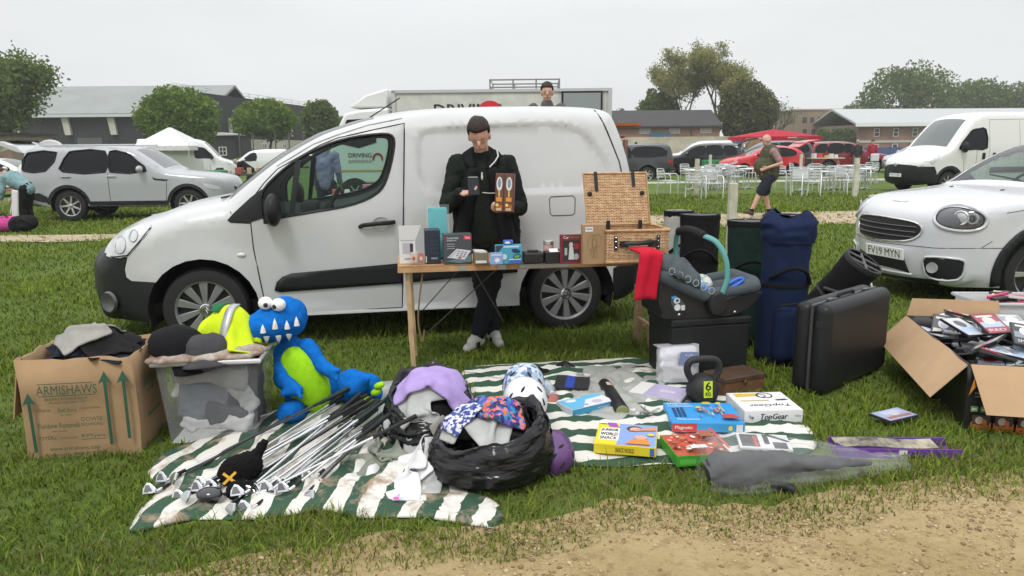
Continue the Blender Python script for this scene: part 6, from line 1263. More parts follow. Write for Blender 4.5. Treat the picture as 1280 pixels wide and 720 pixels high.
def L3(px,py,dy=0.):p=at(px,py,pc.y+dy); return Vector((p.x-pc.x,p.y-pc.y,p.z))
blob('plush_body',BL,pl,[(L3(388,494,.06),L3(364,442,.09),.145,.105),(L3(338,404,-.02),L3(358,396,.06),.108,.125),(L3(316,412,-.10),L3(342,406,-.04),.082,.10),(L3(352,450,.0),L3(352,475,-.12),.045,.05),(L3(352,475,-.12),L3(372,488,-.16),.05,.04),(L3(385,432,.0),L3(400,455,-.05),.05,.045),(L3(400,455,-.05),L3(414,464,-.1),.045,.04),(L3(372,512,-.05),L3(362,516,-.18),.075,.07),(L3(405,500,.1),L3(440,478,.12),.085,.085),(L3(440,478,.12),L3(462,480,.1),.085,.07),(L3(462,480,.1),L3(470,492,.06),.065,.045),(L3(414,464,-.1),L3(424,462,-.12),.022,.018),(L3(414,464,-.1),L3(421,474,-.13),.022,.018),(L3(372,488,-.16),L3(352,492,-.2),.022,.016),(L3(372,488,-.16),L3(376,497,-.22),.022,.016),(L3(430,492,.0),L3(452,482,-.02),.05,.045),(L3(452,482,-.02),L3(458,474,-.05),.04,.03)],[],.013,6); crease([q for q in pl.children][0],.022,.10); crease([q for q in pl.children][0],.008,.02)
belly=MB(); e_=L3(382,475,-.03); belly.ell(e_,(.125,.095,.215),20,14,(0,rad(-24),0)); belly.build('belly',LM,pl,smooth=180)
for px,py in ((332,379),(348,381)):
 c_=L3(px,py,-.06); b=MB(); b.ell(c_,(.042,.040,.038),18,12); ey=b.build('eye',mat('eye_white',(.75,.75,.75),.25,coat=.6),pl,smooth=180); b=MB(); b.ell(c_+Vector((.010 if px<340 else -.012,-.034,-.004)),(.014,.009,.014)); b.build('pupil',EYE,ey,smooth=180)
for px,py,s in ((329,416,1),(344,411,1.25),(359,411,1),(371,407,1.1),(333,421,-.8),(348,420,-.9),(361,418,-.8)):
 c_=L3(px,py,-.165 if px<335 else -.15 if px<355 else -.10 if px<365 else -.07); MB().lathe([(.017,0),(.012,.022*s),(0,.05*s)],c_,8).build('tooth',CW,pl,smooth=60)
for k,(px,py) in enumerate(((429,510),(446,505),(460,500),(470,490),(474,482))):b=MB(); b.ell(L3(px,py,-.03),(.034,.028,.020),12,8,(0,-.3,0)); b.build('spine_bump',LM,pl,smooth=180)
STW,STG=(.62,.60,.55),(.022,.065,.036)
ST1=stripes('stripe_front',STW,STG,0,.165,.5,(5.5,(.30,.22,.15),.515)); ST2=stripes('stripe_back',STW,STG,1,.185,.5,(4,(.36,.30,.22),.68))
def groundcloth(name,label,m,px,h,amp,f,seed,rot,cat='windbreak',nr=50,nt=160,rough_edge=.03,thick=.003):
 P=pk(px); MASKS.append(P); cx,cy=sum(p[0] for p in P)/len(P),sum(p[1] for p in P)/len(P); Q=[(p[0]-cx,p[1]-cy) for p in P]
 o=cloth(name,m,None,Q,h,amp,f,seed,drape=.25,nr=nr,nt=nt,thick=thick,rough_edge=rough_edge,flat= True); o.location=(cx,cy,.004); cr_,sr=math.cos(rot),math.sin(rot); uv=o.data.uv_layers[0].data
 for l in uv:a,b_=l.uv; w_=.035*NZ.noise(Vector((a*5,b_*5,seed))); l.uv=(a*cr_-b_*sr+w_,a*sr+b_*cr_+w_)
 return tag(o,label,cat)
groundcloth('striped_windbreak','muddy green and white striped windbreak cloth under the golf clubs at the front',ST1,[(166,668),(235,655),(300,652),(330,650),(410,640),(452,648),(540,652),(590,659),(618,662),(626,655),(629,644),(612,628),(560,600),(530,540),(500,498),(430,488),(330,520),(215,562),(188,592),(196,618),(180,640)],.02,.035,4.5,61,.12)
groundcloth('striped_windbreak','cleaner green and white striped windbreak cloth under the board games and helmets',ST2,[(578,466),(640,456),(720,452),(800,450),(850,470),(930,505),(1000,528),(1022,562),(960,575),(900,582),(840,582),(760,585),(700,578),(650,560),(610,520)],.02,.032,4.6,67,-.10)
GSH=plastic('groundsheet',(.40,.41,.38),.8,.3); groundcloth('groundsheet','crumpled grey plastic sheet under the plush reptile and club grips',GSH,[(395,520),(430,488),(500,478),(540,490),(530,540),(480,560),(420,550)],.035,.03,9,71,0,'sheet',24,72); groundcloth('groundsheet','crumpled grey plastic sheet under the black flask and blue puzzle box',GSH,[(705,470),(770,458),(822,466),(836,492),(826,522),(790,534),(740,528),(700,512)],.035,.028,8,73,0,'sheet',24,72)
b=MB(); p=G(612,666); b.tube([(p.x+.022*math.cos(a),p.y+.022*math.sin(a),.012) for a in [2*PI*i/20 for i in range(20)]],.003,6,closed= True); tag(b.build('metal_ring',CHR,None,smooth=60),'small metal ring at the front corner of the muddy striped cloth','ring')
STEEL=mat('club_steel',(.70,.71,.72),.2,.95); GRIP=mat('club_grip',(.014,.016,.015),.75,nz=(40,.4)); GRIPG=mat('club_grip_green',(.012,.03,.022),.75); GRAPH=mat('club_graphite',(.03,.03,.033),.3); FERR=BLK
R1=random.Random(12)
def club(head_px,grip_px,z0,z1,kind,label,graph= False):
 a=G(*head_px,z0); g=G(*grip_px,z1); d=(g-a).normalized(); ln=(g-a).length; t=thing('golf_club',label,'golf club',a,0,'golf clubs spread over the striped cloth'); n=Vector((-d.y,d.x,0)).normalized()*R1 .choice((-1,1,1))
 MB().tube([d*.05,d*(ln-.24)],[.0058,.0068],8).build('shaft',GRAPH if graph else STEEL,t,smooth=60); MB().tube([d*(ln-.25),d*ln],[.0092,.0120],10).build('grip',GRIPG if R1 .random()<.3 else GRIP,t,smooth=60); MB().tube([d*.03,d*.07],[.0085,.0075],8).build('ferrule',FERR,t,smooth=60)
 b=MB(); up=d.cross(n); up=up if up.z>0 else -up; dd=-d*.35+n*.94
 if kind=='iron':
  P=[(0,-.006),(.016,-.010),(.062,-.015),(.068,.010),(.060,.040),(.042,.036),(.010,.014)]; tl=(up*.78+Vector((d.x,d.y,0))*.5).normalized(); b.prism([(x,y-.0) for x,y in P],(0,0,.0),dd.normalized(),tl,.011); b.tube([d*-.002,d*.05],.0075,8)
  o=b.build('head',STEEL,t,bevel=.002); b=MB(); b.prism([(.018,.0),(.058,-.006),(.060,.026),(.045,.028)],dd.normalized().cross(tl)*-.0018,dd.normalized(),tl,.0016); b.build('face',mat('iron_face',(.16,.16,.165),.4,.7),o)
 elif kind=='putter':b.box(dd*.045,(.10,.02,.025),(0,0,math.atan2(dd.y,dd.x))); b.tube([Vector((0,0,0)),d*.05],.007,8); b.build('head',STEEL,t,bevel=.004)
 else:b.ell(dd*.05-d*.02+Vector((0,0,.01)),(.058,.045,.032),18,12,(0,0,math.atan2(dd.y,dd.x))); b.tube([Vector((0,0,0)),d*.05],.008,8); b.build('head',mat('wood_head',(.02,.021,.024),.2,coat=.8),t,smooth=60)
lab_i='steel golf iron lying among the fan of clubs, its grip towards the plush reptile'
for k in range(20):
 q=k/19; hx=196+q*190+R1 .uniform(-10,10); hy=596+16*math.sin(q*PI)+R1 .uniform(-9,14)+(12 if k%3==0 else 0); gx=425+q*75+R1 .uniform(-12,10); gy=486+q*26+R1 .uniform(-6,10)
 club((hx,hy),(gx,gy),.03+.018*(k%3),.10+.035*((k*7)%4),'iron',lab_i,R1 .random()<.10)
club((325,617),(520,520),.05,.22,'iron','long golf iron with a green grip resting on the nearer bin bag'); club((280,618),(470,500),.05,.12,'wood','golf driver with a rounded black head between the irons',True); club((262,612),(440,505),.04,.10,'putter','golf putter with a straight steel bar head at the front',True)
FUR=fabric('fur_black',(.006,.006,.006),.95,160,.8)
hc=thing('head_cover','fluffy black golf head cover with an orange stitched cross','head cover',G(302,612,0),.2); o=blob('fur_body',FUR,hc,[((-.02,0,.085),(.03,.03,.10),.078,.07),((.05,.04,.12),(.10,.09,.18),.03,.022),((.0,-.11,.045),(.05,-.10,.04),.048,.045)],(),.008,2); crease(o,.02,.012)
i_=Ink((-.055,-.088,.078),(1,.05,0),(0,.35,1),.003); i_.stroke([(0,0),(.045,.04)],.012,(.65,.36,.03)); i_.stroke([(.0,.04),(.045,0)],.012,(.65,.36,.03)); i_.build(hc,'stitched_cross')
def bagmat():
 m=mat('bin_bag',(.006,.006,.007),.20,spec=.5); nt=m.node_tree; N=nt.nodes; L=nt.links; tc=N.new('ShaderNodeTexCoord'); mp=N.new('ShaderNodeMapping'); mp.inputs['Scale'].default_value=(1.0,1.0,3.6); mp.inputs['Rotation'].default_value=(.25,.35,0); L.new(tc.outputs['Object'],mp.inputs[0]); bp= None
 for s,st in ((5,.5),(16,.5),(40,.2)):
  t=N.new('ShaderNodeTexNoise'); t.noise_type='RIDGED_MULTIFRACTAL'; t.inputs['Scale'].default_value=s; t.inputs['Detail'].default_value=3; L.new(mp.outputs[0],t.inputs['Vector']); q=N.new('ShaderNodeBump'); q.inputs['Strength'].default_value=st; q.inputs['Distance'].default_value=.012; L.new(t.outputs['Fac'],q.inputs['Height'])
  if bp:L.new(bp.outputs[0],q.inputs['Normal'])
  bp=q
 L.new(bp.outputs[0],N['Principled BSDF'].inputs['Normal']); return m
BAG=bagmat()
def binbag(label,c,rx,ry,h,seed,rz=0,rim= None):
 t=thing('bin_bag',label,'bin bag',c,rz); b=MB()
 def fn(u,v):
  a=u*2*PI; prof=(.62,.90,1.02,1.06,1.04,.98,.90,.86,.80,.72); zs=(0,.01,.10,.30,.55,.78,.93,1.0,.97,.82); q=v*(len(prof)-1); i=min(int(q),len(prof)-2); f=q-i; r=prof[i]+(prof[i+1]-prof[i])*f; z=zs[i]+(zs[i+1]-zs[i])*f
  p=Vector((math.cos(a),math.sin(a),0)); n=.05*fold((p.x*.9,p.y*.9,z*2.4+v-a*.22),1.9,seed)+.022*fold((p.x*1.2,p.y*1.2,z*4-a*.4),3.6,seed+3,.9)+.10*NZ.noise(Vector((p.x*1.3,p.y*1.3,seed)))
  zz=h*z*(1+.16*NZ.noise(Vector((p.x*1.5,p.y*1.5,seed+9))))+(.012*fold((p.x,p.y,0),6,seed) if z>.8 else 0)
  if rim:zz*=1+(rim(a))*min(1,z*1.4)
  return Vector((p.x*rx*(r+n),p.y*ry*(r+n),max(.006,zz)))
 b.grid(fn,84,36); b.build('bag_skin',BAG,t,smooth=180,weld=1e-5); MASKS.append([(c.x+rx*math.cos(a),c.y+ry*math.sin(a)) for a in [2*PI*k/16 for k in range(16)]]); return t
c1=G(612,600); c1=Vector((c1 .x,c1 .y+.08,.02)); binbag('nearer black bin bag with its mouth open, right of the white baby clothes',c1,.285,.25,.235,3,0,lambda a:.24*math.cos(a)+.16*math.sin(a))
c2=G(528,560); c2=Vector((c2 .x+.02,c2 .y+.13,.02)); binbag('black bin bag behind the nearer one, under the lilac hoodie',c2,.23,.24,.25,8,.3,lambda a:.34*math.sin(a+.3))
def garment(name,label,m,px,py,Y,rx,ry,h,seed,rz=0,amp=.035,f=10,cat='clothes',tilt=(0,0),shape= None,**k):
 p=at(px,py,Y); P=shape or [(rx*math.cos(a)*(1+.18*math.cos(3*a+seed)),ry*math.sin(a)*(1+.15*math.sin(2*a+seed))) for a in [2*PI*i/10 for i in range(10)]]
 o=cloth(name,m,None,P,h,amp,f,seed,**k); o.location=(p.x,p.y,p.z); o.rotation_euler=(tilt[0],tilt[1],rz); return tag(o,label,cat)
BED=Bed(-2.2,1.0,2.6,5.0); BED.dome(c1 .x,c1 .y,.27,.235,.24,5); BED.dome(c1 .x+.0,c1 .y+.03,.25,.21,.29,5); BED.dome(c1 .x+.05,c1 .y+.06,.17,.15,.335,3); BED.dome(c2 .x,c2 .y,.23,.24,.27,4); BED.dome(c2 .x+.03,c2 .y+.04,.18,.18,.35,3)
PILE=[]
def blotch(name,cols,sc):
 m=bpy.data.materials.new(name); m.use_nodes= True; nt=m.node_tree; N=nt.nodes; L=nt.links; tc=N.new('ShaderNodeTexCoord'); v=N.new('ShaderNodeTexVoronoi'); v.inputs['Scale'].default_value=sc; L.new(tc.outputs['Object'],v.inputs[0]); sx=N.new('ShaderNodeSeparateColor'); L.new(v.outputs['Color'],sx.inputs[0]); r=N.new('ShaderNodeValToRGB'); r.color_ramp.interpolation='CONSTANT'; e=r.color_ramp.elements
 for i,c in enumerate(cols):
  el=e[0] if i==0 else e[1] if i==1 else e.new(i/len(cols))
  el.position=i/len(cols); el.color=(*c,1)
 L.new(sx.outputs[0],r.inputs[0]); L.new(r.outputs[0],N['Principled BSDF'].inputs['Base Color']); N['Principled BSDF'].inputs['Roughness'].default_value=.8; return m
BK=blotch('print_bright',[(.02,.03,.12),(.03,.10,.40),(.60,.12,.05),(.03,.22,.42),(.10,.05,.3),(.01,.02,.08),(.5,.18,.2)],55)
drape(BED,'trousers','black garment lying over the back of the far bin bag','clothes',CB,c2 .x+.16,c2 .y+.02,.55,.55,.4,.75,seed=2)
drape(BED,'trousers','black garment bundled between the two bin bags','clothes',CB,c2 .x+.15,c2 .y-.06,.46,.44,.9,.66,seed=3,shape=legs_shape)
drape(BED,'blouse','dusky pink garment at the left inside the far bin bag','clothes',fabric('cloth_pink',(.30,.15,.17)),c2 .x-.13,c2 .y+.0,.28,.26,.6,.7,seed=21)
drape(BED,'sweatshirt','pale grey sweatshirt hanging down the front of the far bin bag','clothes',CLG,c2 .x-.03,c2 .y-.20,.46,.62,.2,.74,seed=5,shape=tee)
drape(BED,'hoodie','lilac hoodie draped over the far bin bag','clothes',CLIL,c2 .x+.10,c2 .y+.12,.92,.70,-.25,.84,seed=4,shape=hood_shape,thick=.010)
drape(BED,'trousers','black trousers filling the right of the nearer bin bag mouth','clothes',CB,c1 .x+.15,c1 .y+.04,.30,.30,.2,.6,seed=9,shape=legs_shape)
drape(BED,'shorts','mid grey shorts at the left of the nearer bin bag mouth','clothes',CG,c1 .x-.15,c1 .y+.08,.38,.36,.5,.62,seed=6,shape=shorts_shape)
drape(BED,'tshirt','light grey t shirt bunched in the nearer bin bag mouth','clothes',CLG,c1 .x-.06,c1 .y-.03,.46,.44,1.1,.6,seed=7,shape=tee)
drape(BED,'sheet','creased white cloth between the nearer bag and the white helmet','clothes',CW,c1 .x+.16,c1 .y+.20,.30,.26,.3,.6,seed=22)
drape(BED,'vest','pale grey vest trailing down the left side of the nearer bin bag','clothes',CLG,c1 .x-.29,c1 .y-.05,.20,.46,-.15,.8,seed=8)
drape(BED,'tshirt','navy and orange printed garment behind the patterned swimwear','clothes',blotch('print_navy_orange',[(.02,.03,.05),(.03,.04,.06),(.55,.22,.03),(.02,.03,.05)],22),c1 .x+.03,c1 .y+.25,.30,.30,.7,.6,seed=10)
drape(BED,'swimwear','bright blue and orange patterned swimwear on the nearer bin bag','clothes',BK,c1 .x+.06,c1 .y+.05,.34,.30,.3,.5,seed=11,res=.018)
drape(BED,'headscarf','blue and white patterned cloth at the front rim of the nearer bin bag','clothes',blotch('print_blue_white',[(.6,.6,.62),(.05,.08,.3),(.5,.5,.55),(.02,.04,.2)],70),c1 .x-.15,c1 .y-.02,.2,.14,.1,.6,seed=12)
drape(BED,'fleece','sage grey fleece rumpled on the muddy cloth left of the far bin bag','clothes',CSAGE,c2 .x-.29,c2 .y-.26,.62,.58,.5,.46,seed=13,thick=.010,drop=.2)
pw=G(496,614); drape(BED,'babygrow','white baby top behind the one with the pink motif','clothes',CW,pw.x+.03,pw.y+.15,.32,.32,.4,.75,seed=14,shape=tee); drape(BED,'babygrow','white baby top printed with a pink motif, nearer the front edge of the muddy cloth','clothes',CW,pw.x-.0,pw.y+.0,.42,.34,-.1,.82,seed=15,shape=tee)
p=G(408,612); drape(BED,'sock','rolled white socks on the cloth between the clubs','socks',CW,p.x,p.y,.2,.1,.3,.6,seed=16,res=.015)
b=MB()
for k in range(7):
 p=at(600+R1 .uniform(0,45),515+R1 .uniform(-3,25),3.46); b.tube([tuple(q) for q in smoothed([(p.x+R1 .uniform(-.05,.05),p.y+R1 .uniform(-.05,.03),p.z+R1 .uniform(-.02,.03)) for _ in range(4)],6)],.0035,5)
tag(b.build('drawstring',mat('cord_orange',(.65,.20,.16),.7),None,smooth=60),'tangled orange cord lying over the patterned swimwear','cord')
p=G(498,612,.07); i_=Ink((p.x-.03,p.y-.03,float(BED.at(np.array([p.x]),np.array([p.y]))[0])+.004),(1,0,0),(0,.9,.35),.002); i_.disc(.02,.02,.014,.010,(.65,.10,.35)).disc(.045,.018,.010,.006,(.3,.5,.62)).disc(.03,.035,.008,.010,(.65,.3,.5)); tag(i_.build( None,'printed_motif'),'small pink and blue printed motif on the white baby top','print')
def helmet(label,px,py,Y,m,s=1.,rz=0,tilt=(0,0)):
 p=at(px,py,Y); t=thing('helmet',label,'helmet',(p.x,p.y,p.z),rz,rot=(tilt[0],tilt[1],rz)); MB().lathe([(.098*s,-.02*s),(.108*s,0),(.112*s,.04*s),(.104*s,.085*s),(.08*s,.122*s),(.045*s,.142*s),(0,.148*s)],n=32,sc=(1,1.2)).build('shell',m,t,smooth=180,solid=.012)
 for k in range(5):
  for r,z in (((.098,.09),(.060,.132)) if k%2 else ((.098,.09),)):
   a=-PI/2+(k-2)*(.62 if z<.1 else .8); q=Vector((math.cos(a)*r*s,math.sin(a)*r*1.2*s,z*s)); n=Vector((q.x,q.y,q.z*1.0)).normalized(); R_=n.to_track_quat('Z','Y').to_matrix(); b=MB(); b.ell(q,(.0075*s,.022*s,.006*s),10,6,R_); b.build('vent',GAP,t,smooth=180)
 return t
helmet('white cycle helmet with dark vents resting on the open bin bag heap',655,508,3.70,mat('helmet_white',(.70,.71,.72),.25,coat=.5),1.03,.3,(.25,.1)); helmet('blue and white camouflage cycle helmet behind the white helmet',655,490,4.0,blotch('helmet_camo',[(.45,.52,.62),(.06,.10,.2),(.55,.58,.62),(.12,.18,.32),(.3,.38,.5)],38),1.08,-.2,(.2,0)); helmet('purple helmet peeping out at the right of the nearer bin bag',684,572,3.42,mat('helmet_purple',(.10,.04,.15),.4,coat=.3),.95,.4,(.5,.7))
def game(label,pl,pr,dep,h,top,side,z=.03,name='board_game',cat='board game',tilt=0.):
 c,rz,w=ff(pl,pr,dep,z); t=thing(name,label,cat,(c.x,c.y,z),rz,rot=(tilt,0,rz)); MB().box((0,0,h/2),(w,dep,h)).build('carton',paint(side,.4),t,bevel=.002); foot(c,rz,w,dep)
 T_=Ink((-w/2,-dep/2,h),(1,0,0),(0,1,0)); S_=Ink((-w/2,-dep/2,0),(1,0,0),(0,0,1)); T_.rect(.004,.004,w-.008,dep-.008,top,.35); return t,T_,S_,w,dep,h
def finish(t,T_,S_):T_.build(t,'printed_lid'); S_.mb.bm.verts and S_.build(t,'printed_spine')
t,T,S,w,d,h=game('yellow quiz game box with two laughing people on its lid',(742,566),(820,572),.30,.05,(.72,.60,.03),(.70,.56,.03))
T.rect(w*.36,d*.02,w*.63,d*.96,(.22,.32,.60)).poly([(w*.12,d),(w*.3,d),(w*.36,d*.78),(w*.2,d*.8)],(.30,.08,.40)).rect(w*.06,d*.18,w*.32,d*.56,(.74,.72,.66))
for k,s_ in enumerate(('SNACK','WORLD','JUNIOR')):T.text(s_,w*.075,d*(.22+.17*k),w*.28,d*.13,(.02,.02,.02),.05)
T.disc(w*.62,d*.75,w*.13,d*.12,(.10,.05,.03)).disc(w*.64,d*.72,w*.10,d*.09,(.60,.36,.26)).poly([(w*.5,d*.62),(w*.98,d*.72),(w*.98,d*.9),(w*.8,d*.8)],(.55,.25,.15)).disc(w*.74,d*.35,w*.10,d*.1,(.58,.34,.25)).poly([(w*.5,d*.05),(w*.9,d*.05),(w*.86,d*.28),(w*.6,d*.26)],(.62,.22,.04)).disc(w*.9,d*.5,w*.06,d*.06,(.7,.45,.1)).rect(w*.02,d*.9,w*.14,d*.09,(.7,.72,.75)); S.text('SNACK WORLD',w*.35,h*.25,w*.3,h*.5,(.1,.05,.02),.02).rect(w*.9,h*.1,w*.07,h*.8,(.05,.15,.4)); finish(t,T,S)
t,T,S,w,d,h=game('blue magnetic construction set box showing a castle and towers',(840,540),(931,541),.33,.05,(.04,.28,.62),(.05,.30,.60))
T.text('Magnetic',w*.05,d*.88,w*.32,d*.09,(.7,.7,.72),.03).text('Connectors',w*.05,d*.77,w*.36,d*.09,(.62,.65,.7),.03).text('Magnetized',w*.10,d*.12,w*.3,d*.08,(.7,.72,.75),.03)
for x in range(3):
 for y in range(4):T.rect(w*(.08+.06*x),d*(.28+.11*y),w*.045,d*.08,(.02,.05,.16))
for k in range(26):
 x,y=R1 .uniform(.42,.8),R1 .uniform(.15,.55); T.rect(w*x,d*y,w*.018,d*R1 .uniform(.08,.22),[(.30,.32,.36),(.5,.08,.05),(.15,.16,.2),(.55,.5,.2)][k%4])
T.poly([(w*.72,d*.12),(w*.97,d*.10),(w*.9,d*.3),(w*.74,d*.28)],(.42,.05,.05)).rect(w*.76,d*.4,w*.035,d*.4,(.3,.3,.32)).disc(w*.775,d*.82,w*.04,d*.04,(.6,.5,.08)).disc(w*.6,d*.82,w*.07,d*.05,(.45,.38,.06)).disc(w*.45,d*.6,w*.04,d*.05,(.5,.45,.1)); S.rect(0,0,w*.34,h,(.55,.05,.05)).text('Magnetic',w*.04,h*.25,w*.24,h*.5,(.75,.75,.75),.03).rect(w*.88,h*.1,w*.09,h*.8,(.7,.7,.7)).disc(w*.8,h*.5,w*.03,h*.3,(.7,.6,.1)); finish(t,T,S)
t,T,S,w,d,h=game('green edged jigsaw box with a red festive picture on its lid',(846,584),(914,580),.27,.055,(.45,.08,.04),(.05,.30,.03))
for k in range(60):
 x,y=R1 .uniform(.04,.88),R1 .uniform(.06,.88); c_=[(.50,.14,.06),(.24,.04,.02),(.62,.48,.36),(.36,.12,.06),(.12,.10,.05),(.65,.62,.58),(.55,.08,.05)][k%7]; T.disc(w*x,d*y,w*R1 .uniform(.02,.07),d*R1 .uniform(.02,.06),c_,9,R1 .uniform(0,3))
T.rect(w*.3,d*.1,w*.3,d*.14,(.66,.64,.60)).rect(w*.66,d*.6,w*.24,d*.3,(.3,.1,.05)).rect(w*.93,d*.02,w*.06,d*.96,(.55,.05,.05)); S.rect(w*.05,h*.2,w*.3,h*.5,(.10,.42,.06)); finish(t,T,S)
t,T,S,w,d,h=game('white motoring board game box with black lettering, at the right of the striped cloth',(930,530),(1003,528),.31,.075,(.72,.72,.72),(.70,.70,.70),.02)
T.text('TopGear',w*.16,d*.20,w*.72,d*.16,(.02,.02,.02),.05,.25,True).poly([(w*.1,d*.74),(w*.5,d*.78),(w*.52,d*.92),(w*.1,d*.92)],(.62,.40,.06)); T.stroke([(w*(.62+.13*math.cos(a)),d*(.80+.14*math.sin(a))) for a in [2*PI*k/16 for k in range(17)]],.008,(.05,.05,.05)).stroke([(w*(.55+.08*math.cos(a)),d*(.78+.08*math.sin(a))) for a in [2*PI*k/16 for k in range(17)]],.006,(.12,.12,.12)).poly([(w*.75,d*.5),(w*.95,d*.52),(w*.9,d*.58),(w*.72,d*.55)],(.03,.03,.03)).rect(w*.1,d*.5,w*.5,d*.04,(.62,.5,.2)); S.text('TopGear',w*.28,h*.18,w*.46,h*.58,(.02,.02,.02),.05,.25).text('Top',w*.08,h*.3,w*.08,h*.35,(.1,.1,.1),.04).text('Challenge',w*.86,h*.45,w*.11,h*.2,(.3,.3,.3)); finish(t,T,S)
t,T,S,w,d,h=game('black and white magazine at the right end of the striped cloth',(925,562),(992,566),.20,.012,(.66,.66,.66),(.6,.6,.6),.045,'magazine','magazine')
T.rect(w*.05,d*.1,w*.35,d*.8,(.05,.05,.05)).rect(w*.5,d*.3,w*.1,d*.65,(.04,.04,.04)).rect(w*.66,d*.05,w*.26,d*.4,(.05,.05,.05)).rect(w*.3,d*.1,w*.08,d*.7,(.4,.08,.08)).poly([(w*.55,d*.9),(w*.95,d*.5),(w,d*.55),(w*.6,d)],(.03,.03,.03)); finish(t,T,S)
t,T,S,w,d,h=game('pale blue puzzle box lying between the helmets and the black flask',(716,520),(768,508),.17,.035,(.12,.42,.66),(.55,.58,.62),.035)
T.poly([(w*.25,0),(w,0),(w,d*.7),(w*.55,d*.62)],(.62,.64,.68)).disc(w*.25,d*.75,w*.12,d*.12,(.66,.68,.7)).disc(w*.7,d*.3,w*.12,d*.15,(.45,.42,.5)).text('PUZZLE',w*.12,d*.80,w*.4,d*.12,(.65,.68,.7)).disc(w*.4,d*.2,w*.05,d*.07,(.4,.3,.5)); S.rect(0,0,w,h,(.05,.3,.5)).text('puzzle',w*.6,h*.3,w*.3,h*.4,(.6,.6,.6)); finish(t,T,S)
a,g=G(755,480,.05),G(778,515,.05); d=(g-a).normalized(); ln=(g-a).length; t=thing('flask','black vacuum flask with a pale label lying on the grey plastic sheet','flask',a); q=d.to_track_quat('Z','Y').to_matrix(); MB().lathe([(0,0),(.036,0),(.040,.008),(.040,.05),(.043,.055),(.043,ln-.012),(.038,ln)],n=24,rot=q).build('bottle',mat('flask_black',(.015,.015,.016),.35),t,smooth=40); MB().lathe([(.038,ln),(.034,ln+.002),(0,ln+.002)],n=24,rot=q).build('base',mat('flask_base',(.30,.32,.14),.4,.3),t)
i_=Ink((0,0,0),(1,0,0),(0,1,0),.0); qq=q; i_.warp= lambda p:qq@Vector((.0436*math.cos(p.x),.0436*math.sin(p.x),p.y)); up_a=math.atan2((q.transposed()@Vector((0,-.5,.86))).y,(q.transposed()@Vector((0,-.5,.86))).x)
for k in range(6):i_.poly([(up_a-.55+k*.12,.09),(up_a-.55+(k+1)*.12,.09),(up_a-.55+(k+1)*.12,.15),(up_a-.55+k*.12,.15)],(.55,.36,.30))
i_.build(t,'paper_label')
p=G(880,505,.03); t=thing('kettlebell','black six kilogram kettlebell with a lime label behind the blue box','kettlebell',(p.x,p.y+.05,.03),.1); KBM=mat('kettle_black',(.018,.018,.019),.6,nz=(30,.3)); MB().lathe([(0,0),(.06,0),(.085,.02),(.098,.06),(.095,.10),(.075,.14),(.05,.165),(.0,.175)],n=28).build('bell',KBM,t,smooth=60); MB().tube([tuple(q) for q in smoothed([(-.06,0,.12),(-.095,0,.185),(-.095,0,.235),(-.055,0,.262),(.055,0,.262),(.095,0,.235),(.095,0,.185),(.06,0,.12)],5)],.021,12).build('handle',KBM,t,smooth=180)
i_=Ink((-.027,-.096,.055),(1,0,0),(0,.10,1),.003); i_.rect(0,0,.054,.10,(.50,.62,.03)).text('6',.012,.045,.032,.05,(.01,.01,.01),.06).text('KG',.012,.012,.03,.022,(.01,.01,.01),.06); i_.build(t,'weight_label')
t,T,S,w,d,h=game('white and lilac ring folder lying beside the silver bag',(785,494),(850,505),.24,.02,(.40,.35,.52),(.5,.5,.52),.04,'folder','folder'); T.rect(0,0,w*.28,d,(.62,.61,.58)).rect(w*.5,d*.42,w*.28,d*.16,(.6,.58,.62)).text('NOTES',w*.54,d*.46,w*.18,d*.06,(.4,.36,.45)); finish(t,T,S)
p=G(848,478,.03); t=thing('silver_bag','silver and white foil packet standing behind the kettlebell','packet',(p.x,p.y+.06,.03),.15); b=MB()
def bagfn(u,v):
 a=u*2*PI; k=1-.55*max(0,v-.75)*4*.4; x=.135*math.copysign(abs(math.cos(a))**.5,math.cos(a)); y=.065*math.copysign(abs(math.sin(a))**.5,math.sin(a))*(1-.6*v**3); n=.010*fold((x*4,y*4,v),3,5); return Vector((x*(1+.04*v)+n,y+n,v*.235+.015*v*NZ.noise(Vector((a,2,1)))))
b.grid(bagfn,40,14); o=b.build('packet_body',mat('foil_white',(.62,.62,.66),.28,.3,coat=.4),t,smooth=180,weld=1e-5); i_=Ink((-.02,-.066,.1),(1,0,0),(0,.12,1),.006); i_.poly([(0,.02),(.135,.02),(.14,.10),(.02,.105)],(.16,.20,.34)).text('fresh',.05,.075,.05,.016,(.5,.52,.6)); i_.build(t,'printed_panel'); MB().grid( lambda u,v:Vector((-.14+.28*u,-.02+.11*v*(.9),.238-.01*v)),6,3).build('folded_top',MATS['foil_white'],t,solid=.006)
c,rz,w=ff((905,498),(955,489),.2); t=thing('wooden_box','small scuffed brown wooden box behind the white motoring game','box',c,rz); foot(c,rz,w,.2); WB=mat('old_wood',(.16,.075,.035),.6,nz=(12,.5)); MB().box((0,0,.045),(w,.2,.09)).build('box_body',WB,t,bevel=.004); MB().box((0,0,.108),(w+.01,.21,.032)).build('lid',mat('old_wood_dark',(.09,.05,.03),.55,nz=(14,.5)),t,bevel=.005); b=MB(); b.ell((.0,-.108,.085),(.012,.004,.014)); b.build('catch',mat('brass_dark',(.2,.13,.05),.4,.8),t)
t,T,S,w,d,h=game('black padded back support with a bright blue strip behind the helmets',(692,486),(735,488),.19,.02,(.02,.02,.022),(.015,.015,.016),.05,'back_support','back support',.08); T.rect(w*.32,0,w*.26,d,(.02,.05,.30)); finish(t,T,S)
